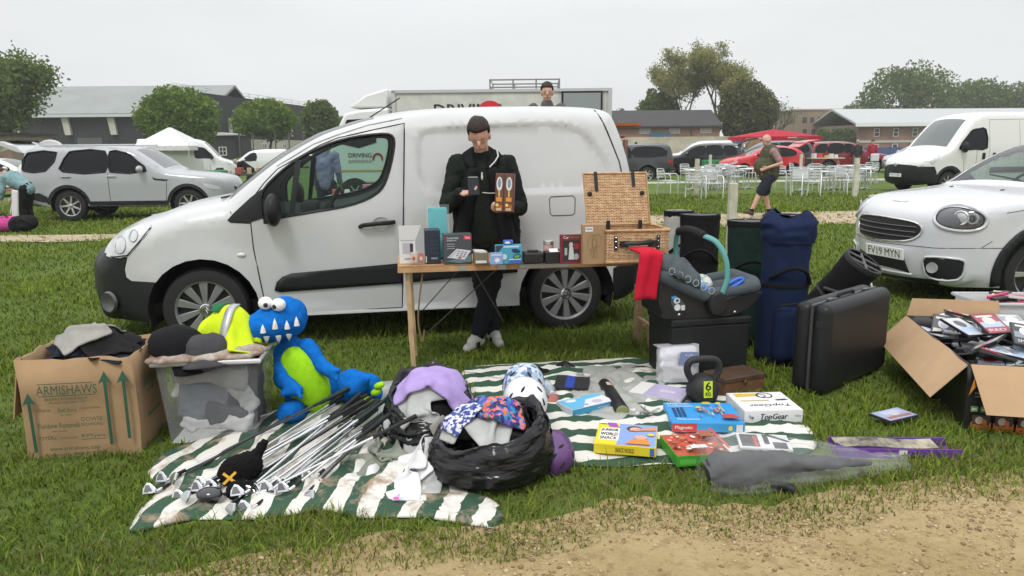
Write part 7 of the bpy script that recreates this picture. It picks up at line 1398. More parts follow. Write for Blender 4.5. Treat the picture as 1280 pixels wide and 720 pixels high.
garment('boxing_glove','black padded glove on the back edge of the striped cloth',mat('leather_black',(.010,.010,.011),.35),705,470,5.0,.09,.08,.09,131,0,.012,6,'glove'); garment('beanie','black cloth hat beside the padded glove',CB,678,473,4.95,.10,.08,.06,132,0,.02,8,'hat'); garment('sandal','worn pink flat shoe beside the clear bottle',fabric('shoe_pink',(.36,.15,.13)),690,503,4.3,.045,.085,.05,133,-.5,.012,12,'shoe'); garment('paper_scrap','pink and white paper scrap on the back of the striped cloth',mat('paper_pink',(.55,.28,.24),.7),773,470,4.95,.09,.03,.015,134,.3,.008,9,'paper'); garment('plastic_sleeve','clear plastic sleeve holding scissors below the black flask',POLY,803,524,4.05,.09,.11,.03,135,.2,.02,9,'sleeve')
p=G(806,516,.05); b=MB()
for s in (-1,1):b.tube([(p.x+s*.02+.016*math.cos(a),p.y-.05+.02*math.sin(a),.065) for a in [2*PI*k/14 for k in range(14)]],.003,6,closed= True); b.tube([(p.x+s*.012,p.y-.03,.065),(p.x-s*.012,p.y+.06,.065)],.003,5)
tag(b.build('scissors',mat('scissor_grey',(.2,.2,.21),.4,.6),None),'small grey scissors on the clear plastic sleeve','scissors')
a,g=G(682,480,.06),G(692,494,.06); d=(g-a).normalized(); t=thing('plastic_bottle','clear plastic bottle beside the blue camouflage helmet','bottle',a); q=d.to_track_quat('Z','Y').to_matrix(); MB().lathe([(0,0),(.03,.0),(.034,.01),(.034,.14),(.014,.17),(.013,.18)],n=18,rot=q).build('bottle',plastic('bottle_blue',(.45,.52,.6),.5,.1),t,smooth=40); MB().lathe([(.015,.18),(.015,.2),(0,.2)],n=14,rot=q).build('bottle_cap',mat('bag_white',(.6,.6,.62),.6),t)
WA,WB_=G(905,585,.08),G(1128,578,.03); d=(WB_-WA); ln=d.length; rz=math.atan2(d.y,d.x); t=thing('wrapped_parasol','folded grey parasol wrapped in clear crinkled polythene on the grass','parasol',(WA.x,WA.y,0),rz); o=blob('folded_fabric',fabric('parasol_grey',(.06,.063,.066)),t,[((-.02,0,.085),(.30,0,.078),.075,.062),((.30,0,.075),(.75,0,.045),.05,.016),((-.02,-.03,.06),(.1,-.05,.05),.045,.04)],(),.012,3); crease(o,.025,.05); MB().tube([(.2,-.09,.02),(.24,-.15,.035),(.26,-.16,.02)],.022,10).build('handle',BLK,t,smooth=60)
b=MB()
def wrap(u,v):
 a=u*2*PI; x=-.10+v*(ln+.12); r=(.115-.085*min(1,max(0,(v-.15)/.7))+.02*math.sin(v*3))*(1 if v>.02 else .5)*(1.0 if v<.985 else .3); n=.030*fold((x*.6,math.cos(a)*.5,math.sin(a)*.5),6,3,.8)+.012*fold((x*2,math.cos(a),math.sin(a)),9,4); rr=r+n*(.4+r*6); return Vector((x,math.cos(a)*rr*1.15,max(.006,r*.78+math.sin(a)*rr*.85)))
b.grid(wrap,40,64); b.build('polythene_wrap',POLY,t,smooth=180,weld=1e-5); MASKS.append([tuple(p[:2]) for p in (G(890,600),G(1000,606),G(1120,584),G(1120,574),G(1000,560),G(900,562))])
c,rz,w=ff((1052,572),(1178,573),.16); t=thing('purple_tray','shallow purple cardboard tray with a white label lying on the grass','tray',c,rz); foot(c,rz,w,.16); PUR=mat('card_purple',(.13,.04,.27),.5); b=MB(); b.prism([(-.14,0),(.42,0),(.46,.0),(.46,.05),(-.16,.05)],(-.12,-.08,0),(1,0,0),(0,0,1),.006); b.prism([(-.14,0),(.46,0),(.46,.05),(-.14,.05)],(-.12,.074,0),(1,0,0),(0,0,1),.006); b.box((.05,0,.004),(.6,.15,.006)); b.build('tray_body',PUR,t,bevel=.002); MB().grid( lambda u,v:Vector((-.26+.50*u,-.055+.09*v,.048+.012*v+.006*math.sin(u*6))),10,3).build('card_insert',mat('card_mixed',(.42,.38,.28),.7,nz=(9,.6),col2=(.04,.04,.04)),t,solid=.003); MB().box((.05,-.0865,.032),(.04,.003,.022)).build('label',CW,t)
MB().prism([(0,0),(.10,.02),(.02,.06)],(-.30,-.075,.02),(1,0,0),(0,0,1),.004).build('torn_flap',PUR,t)
t,T,S,w,d,h=game('dvd case with a pale blue cover lying alone on the grass',(1113,530),(1148,522),.14,.016,(.30,.34,.50),(.03,.03,.035),.03,'dvd_case','DVD'); T.rect(w*.1,d*.15,w*.8,d*.2,(.3,.12,.12)).rect(w*.2,d*.5,w*.6,d*.35,(.42,.45,.58)).disc(w*.5,d*.45,w*.15,d*.12,(.5,.45,.42)); finish(t,T,S)
TZ=.765; A_,B_=G(497,336,TZ-.02),G(838,325,TZ-.02); tv=B_-A_; TL=tv.length; trz=math.atan2(tv.y,tv.x); tn_=Vector((-tv.y,tv.x,0)).normalized(); tm=(A_+B_)/2+tn_*.25
tab=thing('trestle_table','folding pine trestle table in front of the white van, loaded with boxed goods','table',(tm.x,tm.y,0),trz)
for s in (-1,1):MB().box((s*TL/4+s*.001,0,TZ-.006),(TL/2-.004,.50,.012)).build('tabletop',PLY,tab,bevel=.002)
b=MB(); b.box((0,-.238,TZ-.032),(TL,.022,.038)); b.build('apron',PLY,tab,bevel=.002); b=MB(); b.box((0,.238,TZ-.032),(TL,.022,.038)); b.build('apron',PLY,tab,bevel=.002)
for s in (-1,1):
 for y in (-.20,.20):MB().box((s*(TL/2-.075)+(.02 if y>0 else 0),y,(TZ-.02)/2),(.034,.022,TZ-.02),(0,s*.03,0)).build('leg',PINE,tab,bevel=.002)
 MB().box((s*(TL/2-.075),0,.22),(.03,.40,.022)).build('stretcher',PINE,tab)
GALV=mat('galvanised',(.38,.38,.37),.45,.7)
for x in (-.50,-.24):MB().box((x*TL/1.84,-.2505,TZ-.03),(.055,.004,.034)).build('hinge_plate',GALV,tab,bevel=.001)
b=MB(); b.box((.05,-.2515,TZ-.03),(.36,.006,.03)); b.build('folding_stay',GALV,tab,bevel=.002)
for p0,p1 in (((-.55,-.2,TZ-.05),(-.80,-.1,.42)),((-.28,-.2,TZ-.05),(-.80,.0,.20)),((-.45,-.2,TZ-.04),(-.22,-.1,.30))):MB().tube([p0,p1],.004,5).build('brace_wire',mat('wire_dark',(.08,.07,.06),.5,.5),tab)
b=MB(); b.tube([tuple(q) for q in smoothed([(-.80,-.215,.70),(-.83,-.225,.5),(-.84,-.225,.35),(-.815,-.22,.22),(-.80,-.215,.3)],6)],.006,6); b.build('cord',mat('cord_brown',(.2,.12,.06),.8),tab)
def onT(px,py=330,dep=0.):p=G(px,py,TZ+.001); return p+tn_*dep
def titem(name,label,cat,pl,pr,dep,h,m,back=.0,bev=.003,part='carton'):
 A,B=onT(pl),onT(pr); A.z=B.z=TZ+.002; d=B-A; c=(A+B)/2+tn_*(dep/2+back); t=thing(name,label,cat,c,trz); w=d.length*(1+back/5); MB().box((0,0,h/2),(w,dep,h)).build(part,m,t,bevel=bev); return t,Ink((-w/2,-dep/2,0),(1,0,0),(0,0,1)),w
WHC=mat('card_white',(.66,.66,.65),.5)
t,I,w=titem('white_box','white printed box with a torn open paper top at the left end of the table','box',500,520,.08,.235,WHC); I.rect(w*.2,.07,w*.6,.075,(.42,.40,.44)).rect(w*.65,.08,w*.2,.06,(.05,.03,.05)).rect(w*.3,.03,w*.4,.01,(.3,.3,.3)).rect(w*.1,.16,w*.8,.004,(.45,.45,.45)); I.build(t); MB().grid( lambda u,v:Vector((-w/2+w*u+.04*v*u,-.042-.01*v,.165+.10*v)),4,4).build('torn_paper',WHC,t,solid=.003)
CLRB=plastic('clear_box',(.6,.62,.6),.25,.1); t,I,w=titem('card_case','small clear case of red printed playing cards in front of the white box','case',513,531,.05,.085,CLRB,-.03,.002,'case_shell')
for k,c_ in enumerate(((.60,.52,.42),(.45,.10,.08))):MB().box((-w*.24+k*w*.48,0,.042),(w*.42,.035,.07)).build('card_deck',paint(c_),t)
I.rect(w*.08,.02,w*.36,.045,(.58,.46,.34)).rect(w*.56,.02,w*.36,.045,(.50,.14,.10)).disc(w*.25,.042,.010,.014,(.5,.05,.05)).disc(w*.74,.042,.010,.014,(.6,.5,.4)); I.build(t)
t,I,w=titem('navy_box','tall navy blue box standing like a book left of the telephone box','box',532,551,.15,.232,mat('card_navy',(.018,.026,.045),.4)); I.rect(w*.28,.06,w*.62,.12,(.012,.018,.035)); [I.rect(w*.34+i*w*.14,.065+j*.028,w*.10,.022,(.03,.04,.065)) for i in range(4) for j in range(4)]; I.text('PHONE SET',w*.4,.033,w*.4,.012,(.6,.6,.62),.03).rect(w*.02,.01,w*.08,.045,(.5,.5,.5)); I.build(t)
t,I,w=titem('telephone_box','dark grey big button telephone box with a red corner label','box',555,590,.09,.205,mat('card_slate',(.055,.065,.072),.4)); I.text('Corded desk',w*.12,.172,w*.42,.014,(.68,.68,.68),.02).text('telephone',w*.12,.155,w*.34,.013,(.68,.68,.68),.02).rect(w*.72,.166,w*.26,.03,(.55,.02,.06)).text('Value',w*.76,.172,w*.18,.017,(.75,.7,.7),.02).rect(w*.02,.166,w*.03,.03,(.5,.02,.06))
for z in (.135,.12,.105):I.rect(w*.12,z,w*.28,.005,(.30,.32,.33))
I.poly([(w*.10,.02),(w*.55,.005),(w*.97,.015),(w*.97,.06),(w*.5,.04)],(.10,.17,.19)).poly([(w*.12,.045),(w*.46,.105),(w*.97,.09),(w*.74,.03)],(.60,.60,.62)).poly([(w*.16,.05),(w*.46,.10),(w*.54,.098),(w*.26,.044)],(.45,.45,.48))
for i in range(3):
 for j in range(3):I.rect(w*(.52+i*.115-j*.04),.083-j*.014-i*.004,w*.07,.009,(.22,.22,.24))
I.rect(w*.5,.040,w*.12,.008,(.5,.03,.03)); I.build(t)
t,I,w=titem('wallet_box','small olive box with white papers on top, right of the telephone box','box',593,611,.09,.075,mat('card_olive',(.17,.15,.10),.7)); MB().box((-.01,.0,.083),(.08,.07,.014),(0,.1,.2)).build('papers',WHC,t); I.rect(w*.1,.005,w*.75,.018,(.62,.62,.6)); I.build(t)
GOG=mat('card_cyan',(.06,.30,.42),.4); t,I,w=titem('goggles_box','turquoise swimming goggles box with two pairs pictured','box',620,653,.06,.128,GOG); I.poly([(0,.06),(w*.3,.128),(0,.128)],(.03,.05,.07)).rect(w*.28,.112,w*.6,.012,(.45,.6,.66)).rect(w*.48,.005,w*.5,.02,(.04,.12,.45)).rect(w*.5,.027,w*.45,.006,(.6,.65,.7)); I.disc(w*.76,.088,w*.17,.014,(.01,.03,.12),16,-.2).disc(w*.8,.05,w*.15,.016,(.02,.04,.03),16,.2).disc(w*.8,.05,w*.11,.010,(.12,.35,.10),16,.2).disc(w*.3,.05,w*.12,.02,(.5,.6,.62)); I.build(t)
t,I,w=titem('card_packet','small blue and white carded packet leaning on the goggles box','packet',612,628,.012,.082,mat('card_blue',(.20,.34,.62),.4),-.03); I.disc(w*.55,.03,.018,.016,(.66,.68,.7)).rect(w*.1,.06,w*.8,.012,(.5,.56,.66)).disc(w*.4,.045,.008,.008,(.6,.3,.3)); I.build(t)
t,I,w=titem('small_tin','blue and white packet perched on top of the goggles box','packet',630,642,.04,.03,mat('card_blue2',(.05,.12,.42),.4),.01); t.location.z=TZ+.132; I.disc(w*.4,.015,w*.3,.009,(.66,.66,.68)); I.build(t)
BOXB=mat('box_black',(.012,.012,.013),.45,nz=(15,.2)); t,I,w=titem('black_case','low black case between the goggles box and the pot of cream','case',655,681,.12,.075,BOXB,0,.012); MB().box((0,0,.082),(w*.5,.05,.012)).build('carry_handle',BOXB,t,bevel=.004)
t,I,w=titem('organiser','black desk organiser tray with a white card inside','tray',682,700,.10,.08,BOXB,0,.004); MB().box((.012,-.02,.083),(.06,.05,.008),(.5,0,0)).build('card_insert',WHC,t)
p=onT(690,330,.12); t=thing('cream_pot','small pink pot with a silver lid behind the black organiser','pot',p,0); MB().lathe([(0,0),(.034,0),(.036,.01),(.036,.115),(.03,.12),(0,.12)],n=20).build('pot',mat('pot_pink',(.52,.32,.28),.4),t,smooth=40); MB().lathe([(.037,.12),(.037,.145),(.034,.148),(0,.148)],n=20).build('lid',ALU,t,smooth=40)
t,I,w=titem('book','dark red upright gift book with a black and white picture','book',700,727,.03,.20,mat('book_red',(.16,.015,.03),.4)); I.rect(w*.12,.02,w*.76,.14,(.02,.02,.02)).text('Car',w*.14,.172,w*.26,.02,(.65,.65,.65),.03).text('FOR YOUR',w*.46,.174,w*.44,.015,(.12,.25,.10),.02).rect(w*.2,.06,w*.12,.05,(.35,.35,.36)).disc(w*.5,.13,.014,.02,(.45,.44,.44)).poly([(w*.38,.03),(w*.66,.03),(w*.6,.115),(w*.42,.115)],(.5,.5,.5)).rect(w*.66,.10,w*.2,.04,(.25,.02,.03)).disc(w*.75,.05,.018,.022,(.3,.3,.3)); I.build(t)
t,I,w=titem('kraft_box','plain brown card box with a line drawing and a white label, before the hamper','box',727,756,.06,.27,KRAFT,-.02); I.rect(w*.10,.222,w*.34,.032,(.62,.62,.64)).rect(w*.14,.236,w*.26,.008,(.2,.22,.35))
def loop(cx,cy,rx,ry,a0=0,a1=2*PI,n=18): return [(cx+rx*math.cos(a0+(a1-a0)*i/n),cy+ry*math.sin(a0+(a1-a0)*i/n)) for i in range(n+1)]
for pts in (loop(w*.42,.145,w*.22,.055),loop(w*.6,.16,w*.2,.045),loop(w*.5,.14,w*.10,.03),loop(w*.42,.08,w*.06,.035),loop(w*.56,.075,w*.07,.03)):I.stroke(pts,.0016,(.16,.09,.045))
I.build(t)
t=thing('towel_packet','turquoise cloth packed in clear film standing behind the navy box','packet',onT(551,330,.22),trz,rot=(rad(-6),0,trz)); TURQ=fabric('cloth_turquoise',(.03,.42,.46)); o=MB().box((0,0,.185),(.135,.04,.37)).build('folded_cloth',TURQ,t,bevel=.015,segs=3); crease(o,.012,.04)
b=MB(); b.grid( lambda u,v:Vector((-.08+.16*u,-.026+.008*NZ.noise(Vector((u*6,v*9,2))),.02+.37*v)),10,18); b.build('film_wrap',plastic('film',(.6,.66,.66),.18,.1),t,smooth=180)
def wickermat():
 m=bpy.data.materials.new('wicker'); m.use_nodes= True; nt=m.node_tree; N=nt.nodes; L=nt.links; b=N['Principled BSDF']; b.inputs['Roughness'].default_value=.6; uv=N.new('ShaderNodeUVMap'); mp=N.new('ShaderNodeMapping'); L.new(uv.outputs[0],mp.inputs[0]); br=N.new('ShaderNodeTexBrick'); br.inputs['Scale'].default_value=1; br.inputs['Brick Width'].default_value=.034; br.inputs['Row Height'].default_value=.0095; br.inputs['Mortar Size'].default_value=.0019; br.inputs['Mortar Smooth'].default_value=.8; br.inputs['Bias'].default_value=0
 br.inputs['Color1'].default_value=(.74,.50,.29,1); br.inputs['Color2'].default_value=(.62,.38,.20,1); br.inputs['Mortar'].default_value=(.22,.11,.05,1); L.new(mp.outputs[0],br.inputs['Vector']); n=N.new('ShaderNodeTexNoise'); n.inputs['Scale'].default_value=30; L.new(uv.outputs[0],n.inputs['Vector']); mx=N.new('ShaderNodeMix'); mx.data_type='RGBA'; mx.blend_type='OVERLAY'; mx.inputs[0].default_value=.7; L.new(br.outputs['Color'],mx.inputs[6]); L.new(n.outputs['Fac'],mx.inputs[7]); L.new(mx.outputs[2],b.inputs['Base Color'])
 bp=N.new('ShaderNodeBump'); bp.invert= True; bp.inputs['Strength'].default_value=.9; bp.inputs['Distance'].default_value=.008; L.new(br.outputs['Fac'],bp.inputs['Height']); L.new(bp.outputs[0],b.inputs['Normal']); return m
WICK=wickermat()
def wpanel(b,o,u,v,w,h,n=(24,20),wob=.004):
 o,u,v=Vector(o),Vector(u),Vector(v); nn=u.cross(v); b.grid( lambda a,c:o+u*(a*w)+v*(c*h)+nn*(wob*math.sin(a*w*92)*math.sin(c*h*330+(1 if int(a*w*29)%2 else 0)*PI)),int(w*180),int(h*160),uvfn= lambda a,c:(a*w,c*h))
A,B=onT(757),onT(838); hd=(B-A).length; hc_=(A+B)/2+tn_*.17; hcz=TZ+.003
hm=thing('wicker_hamper','open wicker picnic hamper with black leather straps at the right end of the table','hamper',(hc_.x,hc_.y,hcz),trz); HH=.225; HD=.32
b=MB(); wpanel(b,(-hd/2,-HD/2,0),(1,0,0),(0,0,1),hd,HH); wpanel(b,(hd/2,-HD/2,0),(0,1,0),(0,0,1),HD,HH); wpanel(b,(hd/2,HD/2,0),(-1,0,0),(0,0,1),hd,HH); wpanel(b,(-hd/2,HD/2,0),(0,-1,0),(0,0,1),HD,HH); wpanel(b,(-hd/2,HD/2,.01),(1,0,0),(0,-1,0),hd,HD); b.build('basket',WICK,hm,smooth=60,recalc= False)
b=MB(); X,Y_=hd/2+.004,HD/2+.004; b.tube([(-X,-Y_,HH),(X,-Y_,HH),(X,Y_,HH),(-X,Y_,HH)],.010,8,closed= True); b.tube([(-X,-Y_,.012),(X,-Y_,.012),(X,Y_,.012),(-X,Y_,.012)],.010,8,closed= True); b.build('basket_rim',mat('cane',(.60,.37,.19),.6,nz=(30,.4)),hm,smooth=60)
lidang=rad(14); lu=Vector((0,math.sin(lidang),math.cos(lidang))); lo=Vector((-hd/2-.055,HD/2,HH+.01)); LW,LH=hd+.03,.37; sh=Vector((-.03,0,0))
ld=MB(); wpanel(ld,lo,(1,0,-.0),(lu+sh*.8).normalized(),LW,LH); LDO=ld.build('lid',WICK,hm,smooth=60,recalc= False,solid=.012); fr_=(lu+sh*.8).normalized(); b=MB(); b.tube([lo,lo+Vector((LW,0,0)),lo+Vector((LW,0,0))+fr_*LH,lo+fr_*LH],.009,8,closed= True); b.build('lid_rim',mat('cane',(0,0,0)),LDO,smooth=60)
LEA=mat('strap_leather',(.016,.013,.012),.5); fn_=Vector((1,0,0)).cross(fr_)
def strapq(b,o,u,v,w,h,n,t=.006):b.prism([(0,0),(w,0),(w,h),(0,h)],Vector(o)+Vector(n)*.004,u,v,t)
for x,h in ((.075,.13),(LW-.115,.10)):b=MB(); strapq(b,lo+Vector((x,0,0))+fr_*(LH-h),(1,0,0),fr_,.026,h+.01,fn_); b.build('strap',LEA,LDO,bevel=.003)
for x in (.035,LW-.045):b=MB(); b.ell(lo+Vector((x,0,0))+fr_*(LH*.60)+fn_*.01,(.017,.01,.017),14,8); b.build('stud',LEA,LDO,smooth=180)
for x in (.08,hd-.12):b=MB(); strapq(b,(-hd/2+x,HD/2-.012,HH-.03),(1,0,0),(0,0,1),.03,.07,(0,-1,0)); b.build('hinge_strap',LEA,hm,bevel=.003)
for x in (.03,hd-.11):b=MB(); strapq(b,(-hd/2+x+.02,-HD/2,HH*.42),(1,0,0),(0,0,1),.024,HH*.42,(0,-1,0)); o=b.build('buckle_strap',LEA,hm,bevel=.003); b=MB(); [b.ell((-hd/2+x+.032,-HD/2-.012,HH*z),(.006,.004,.006),8,6) for z in (.5,.68,.8)]; b.build('rivet',CHR,o)
b=MB(); b.tube([tuple(q) for q in smoothed([(-.10,-HD/2-.006,HH*.58),(-.085,-HD/2-.02,HH*.62),(0,-HD/2-.045,HH*.64),(.085,-HD/2-.02,HH*.66),(.10,-HD/2-.006,HH*.64)],5)],.016,8,flat=((0,0,1),.5)); b.build('handle',LEA,hm,smooth=60)
for s in (-1,1):b=MB(); strapq(b,(s*.10-.03,-HD/2,HH*.5),(1,0,0),(0,0,1),.06,.045,(0,-1,0)); b.build('handle_tab',LEA,hm,bevel=.006)
c,rz,w=ff((838,480),(936,472),.42); foot(c,rz,w,.42); kb_=thing('black_crate','black lidded plastic crate under the infant car seat','crate',c,rz); MB().box((0,0,.19),(w-.03,.39,.38),None,(1.03,1.03)).build('crate_body',BLK,kb_,bevel=.012); MB().box((0,0,.405),(w,.42,.05)).build('lid',BLK,kb_,bevel=.012)
cs=thing('car_seat','grey infant car seat with a teal carrying handle on the black crate','car seat',(c.x-.03,c.y,.432),rz-.05); CSG=mat('seat_cover_grey',(.065,.082,.092),.85,nz=(8,.2),bump=(70,.2,.003)); CBK=mat('seat_shell',(.012,.012,.013),.45)
MB().prism([tuple(p) for p in smoothed([(-.26,.0),(.15,.0),(.30,.05),(.385,.14),(.36,.16),(.2,.13),(.05,.10),(-.08,.20),(-.20,.30),(-.30,.28),(-.335,.16),(-.31,.05)],4,True)],(0,.20,0),(1,0,0),(0,0,1),.40).build('shell',CBK,cs,bevel=.03,segs=3,smooth=40)
blob('seat_cover',CSG,cs,[((-.30,-.20,.29),(-.02,-.205,.15),.05,.045),((-.02,-.205,.15),(.33,-.19,.20),.04,.05),((-.30,.20,.29),(-.02,.205,.15),.05,.045),((-.02,.205,.15),(.33,.19,.20),.04,.05),((.34,-.15,.21),(.34,.15,.21),.055,.055),((-.32,-.16,.32),(-.32,.16,.32),.06,.06),((-.27,0,.2),(-.05,0,.1),.12,.1),((.05,0,.1),(.25,0,.13),.1,.09)],[],.014,5)
o=cloth('hood',CSG,cs,[(-.15,-.22),(.12,-.23),(.16,0),(.12,.23),(-.15,.22)],.13,.022,7,141,nr=24,nt=60); o.location=(-.20,0,.27); o.rotation_euler=(0,rad(28),0)
i_=Ink((-.36,-.252,.16),(1,0,-.45),(.25,0,1),.002)
b=MB()
for k in range(6):x0=-.30+.055*k; b.tube([(x0+.02*math.cos(a)+.03,-.256+.0*a,.33-.5*(x0+.30)+.022*math.sin(a)) for a in [2*PI*q/12 for q in range(13)]],.0018,4)
b.build('stitched_pattern',mat('thread_pale',(.4,.48,.5),.8),cs)
b=MB(); b.tube([tuple(q) for q in smoothed([(.07,-.235,.12),(.115,-.24,.26),(.10,-.235,.40),(.05,-.20,.50),(-.02,-.15,.54)],6)],.019,10,flat=((1,0,0),.65)); o=b.build('handle_arm',mat('handle_teal',(.10,.30,.29),.5),cs,smooth=180)
b=MB(); b.tube([tuple(q) for q in smoothed([(.02,.235,.12),(-.03,.24,.26),(-.05,.235,.40),(-.06,.20,.50),(-.06,.15,.54)],6)],.019,10,flat=((1,0,0),.65)); b.build('handle_arm',mat('handle_teal',(0,0,0)),cs,smooth=180)
b=MB(); b.tube([tuple(q) for q in smoothed([(-.015,-.16,.535),(-.035,-.06,.555),(-.05,.06,.555),(-.06,.16,.535)],5)],.03,10); b.build('handle_grip',fabric('grip_foam',(.02,.02,.021)),cs,smooth=180)
for s in (-1,1):b=MB(); b.lathe([(0,.035),(.055,.03),(.065,.015),(.065,-.01)],(.055 if s<0 else .01,s*.235,.10),22,Matrix.Rotation(PI/2*(1 if s<0 else -1),3,'X'),sc=(1,1.3)); b.build('hinge_boss',CBK,cs,smooth=40)
b=MB(); b.tube([tuple(q) for q in smoothed([(.11,-.20,.19),(.16,-.215,.20),(.24,-.215,.245),(.21,-.205,.255),(.13,-.20,.21)],5,True)],.012,8,closed= True); b.build('belt_guide',mat('belt_blue',(.02,.12,.55),.4),cs,smooth=180)
b=MB(); ribbon(b,[(-.05,-.06,.20),(.05,-.12,.18),(.12,-.19,.19)],.06); b.build('belt_webbing',MATS['belt_blue'],cs,solid=.004)
i_=Ink((-.25,-.2015,.04),(1,0,0),(0,0,1),.003); i_.poly([(0,.12),(.06,.10),(.10,.055),(.10,.02),(.03,.015),(.0,.07)],(.05,.07,.09)).poly([(0,.11),(.03,.12),(.045,.105),(.01,.095)],(.05,.25,.55)).disc(.04,.085,.022,.02,(.55,.58,.6)).disc(.045,.04,.022,.022,(.6,.6,.6)).disc(.042,.087,.010,.010,(.05,.05,.06)).rect(.07,.02,.025,.035,(.55,.55,.55)); i_.build(cs,'safety_label')
b=MB(); b.ell((.02,.0,.19),(.10,.09,.07),16,10); o=b.build('liner',blotch('liner_print',[(.6,.6,.56),(.55,.55,.3),(.2,.35,.5),(.62,.62,.6)],30),cs,smooth=180); crease(o,.03,.05)
for x in (-.19,.2):b=MB(); b.ell((x,-.203,.03),(.010,.004,.010)); b.build('rivet',CHR,cs)
RED=fabric('towel_red',(.52,.012,.035)); p=at(811,318,4.72); t=thing('red_cloth','bright red folded cloth hanging over the head end of the car seat','cloth',p,rz)
b=MB(); b.grid( lambda u,v:Vector((-.07+.15*u-.035*v+.012*math.sin(v*5),(.16-.22*min(1,v*2))-.0+.008*math.sin(u*9+v*3),.01*math.sin(u*3)+(.02 if v<.5 else -.36*(v-.5)*1.6))),12,24); b.build('cloth_sheet',RED,t,smooth=180,solid=.012)
st=thing('canvas_stool','folding wooden frame stool with a grey canvas seat under the red cloth','stool',G(822,430),.25); CANV=fabric('canvas_grey',(.30,.29,.26))
for x,y in ((-.12,-.1),(-.12,.16),(.10,-.1),(.10,.16)):MB().box((x,y,.23),(.03,.024,.46)).build('leg',PINE,st,bevel=.003)
for z in (.10,.42):
 for y in (-.1,.16):MB().box((-.01,y-.013,z),(.25,.018,.03),(0,.25 if z<.2 else 0,0)).build('rail',PINE,st,bevel=.003)
MB().grid( lambda u,v:Vector((-.11+.2*u,-.085+.012*math.sin(u*8),.06+.36*v)),8,6).build('canvas',CANV,st,smooth=180,solid=.004); b=MB(); b.tube([tuple(q) for q in smoothed([(-.09,-.12,.40),(-.06,-.125,.20),(-.02,-.125,.16),(.02,-.12,.30)],6)],.008,6); b.build('strap',BLK,st)
def golfbag(label,base_px,h,r,m,m2,rz=0,hood= False,lean=(0,0),gap=0):
 p=G(*base_px); p.y+=r; t=thing('golf_bag',label,'golf bag',(p.x,p.y,0),rz,rot=(lean[0],lean[1],rz)); MASKS.append([(p.x+r*math.cos(a),p.y+r*math.sin(a)) for a in [2*PI*k/12 for k in range(12)]])
 b=MB(); prof=[(r*.9,0),(r*.97,.02),(r,.10),(r*.94,h*.3),(r*.97,h*.55),(r*.93,h*.75),(r*.97,h*.86)]+([(r*1.0,h*.9)] if hood else [(r,h*.97),(r*.97,h)])
 def bf(u,v):a=u*2*PI; q=v*(len(prof)-1); i=min(int(q),len(prof)-2); f=q-i; rr=prof[i][0]*(1-f)+prof[i+1][0]*f; z=prof[i][1]*(1-f)+prof[i+1][1]*f; k=1+.05*fold((math.cos(a),math.sin(a),z*3),2.2,h*10)*(1 if .1<v<.95 else .2); return Vector((math.cos(a)*rr*k,math.sin(a)*rr*k*.85,z))
 b.grid(bf,40,40); b.build('bag_body',m,t,smooth=180,weld=1e-5,solid=.01)
 b=MB(); b.lathe([(r*1.01,h*.55),(r*1.03,h*.565),(r*1.01,h*.58)],n=28,sc=(1,.85)); b.build('trim_band',m2,t,smooth=60)
 b=MB(); b.lathe([(0,.03),(r*.93,.03),(r*.93,.0),(r*1.02,0),(r*1.03,.06),(r*.97,.07)],n=28,sc=(1,.85)); b.build('base',m2,t,smooth=40)
 if hood:
  def hf(u,v):a=u*2*PI; z=h*(.86+.20*v); rr=r*(1.02+.05*math.sin(v*3))*(1-max(0,v-.6)**1.5*1.6); k=1+.12*fold((math.cos(a),math.sin(a),v*1.5),1.8,4); return Vector((math.cos(a)*rr*k,math.sin(a)*rr*k*.85,z+.03*math.cos(a*2+1)*v))
  b=MB(); b.grid(hf,36,16); b.lathe([(r*.5,h*1.05),(0,h*1.04)],n=20); b.build('hood',m,t,smooth=180,weld=1e-5)
 else:
  b=MB(); b.lathe([(r*.93,h),(r*1.04,h),(r*1.05,h*.96),(r*1.0,h*.945)],n=28,sc=(1,.85)); b.build('collar',m2,t,smooth=40)
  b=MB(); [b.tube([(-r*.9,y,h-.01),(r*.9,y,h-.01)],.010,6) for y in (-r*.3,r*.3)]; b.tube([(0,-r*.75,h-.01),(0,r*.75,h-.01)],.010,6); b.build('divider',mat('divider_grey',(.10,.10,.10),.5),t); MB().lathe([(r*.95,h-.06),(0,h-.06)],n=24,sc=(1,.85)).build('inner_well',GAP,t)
 blob('front_pocket',m,t,[((-r*.25,-r*.72,h*.10),(-r*.25,-r*.72,h*.36),r*.48,r*.44),((r*.25,-r*.72,h*.10),(r*.25,-r*.72,h*.36),r*.48,r*.44)],[],.016,5); b=MB(); b.tube([tuple(q) for q in smoothed([(-r*.75,-r*.8,h*.42),(-r*.4,-r*1.16,h*.455),(r*.4,-r*1.16,h*.455),(r*.75,-r*.8,h*.42)],5)],.005,6); b.build('zip',GAP,t)
 b=MB(); b.tube([tuple(q) for q in smoothed([(-r*.9,-r*.5,h*.62),(-r*.3,-r*1.15,h*.70),(r*.3,-r*1.15,h*.68),(r*.85,-r*.55,h*.58)],6)],.014,8); b.build('carry_strap',m2,t,smooth=60); return t
BBLU=fabric('bag_blue',(.010,.019,.058)); BGRN=fabric('bag_green',(.012,.030,.024)); BBLK=fabric('bag_black2',(.012,.012,.013)); BWHT=mat('bag_white_vinyl',(.50,.50,.47),.5,nz=(6,.15))
golfbag('tall navy blue golf bag with a slumped hood, between the green bag and the suitcase',(983,460),1.02,.17,BBLU,CB,.1,True,(0,.02)); golfbag('dark green golf bag with an open top, behind the car seat',(938,436),.98,.165,BGRN,CB,0); golfbag('black golf bag with pale metal clips standing behind the car seat handle',(876,410),.97,.165,BBLK,CB,-.1)
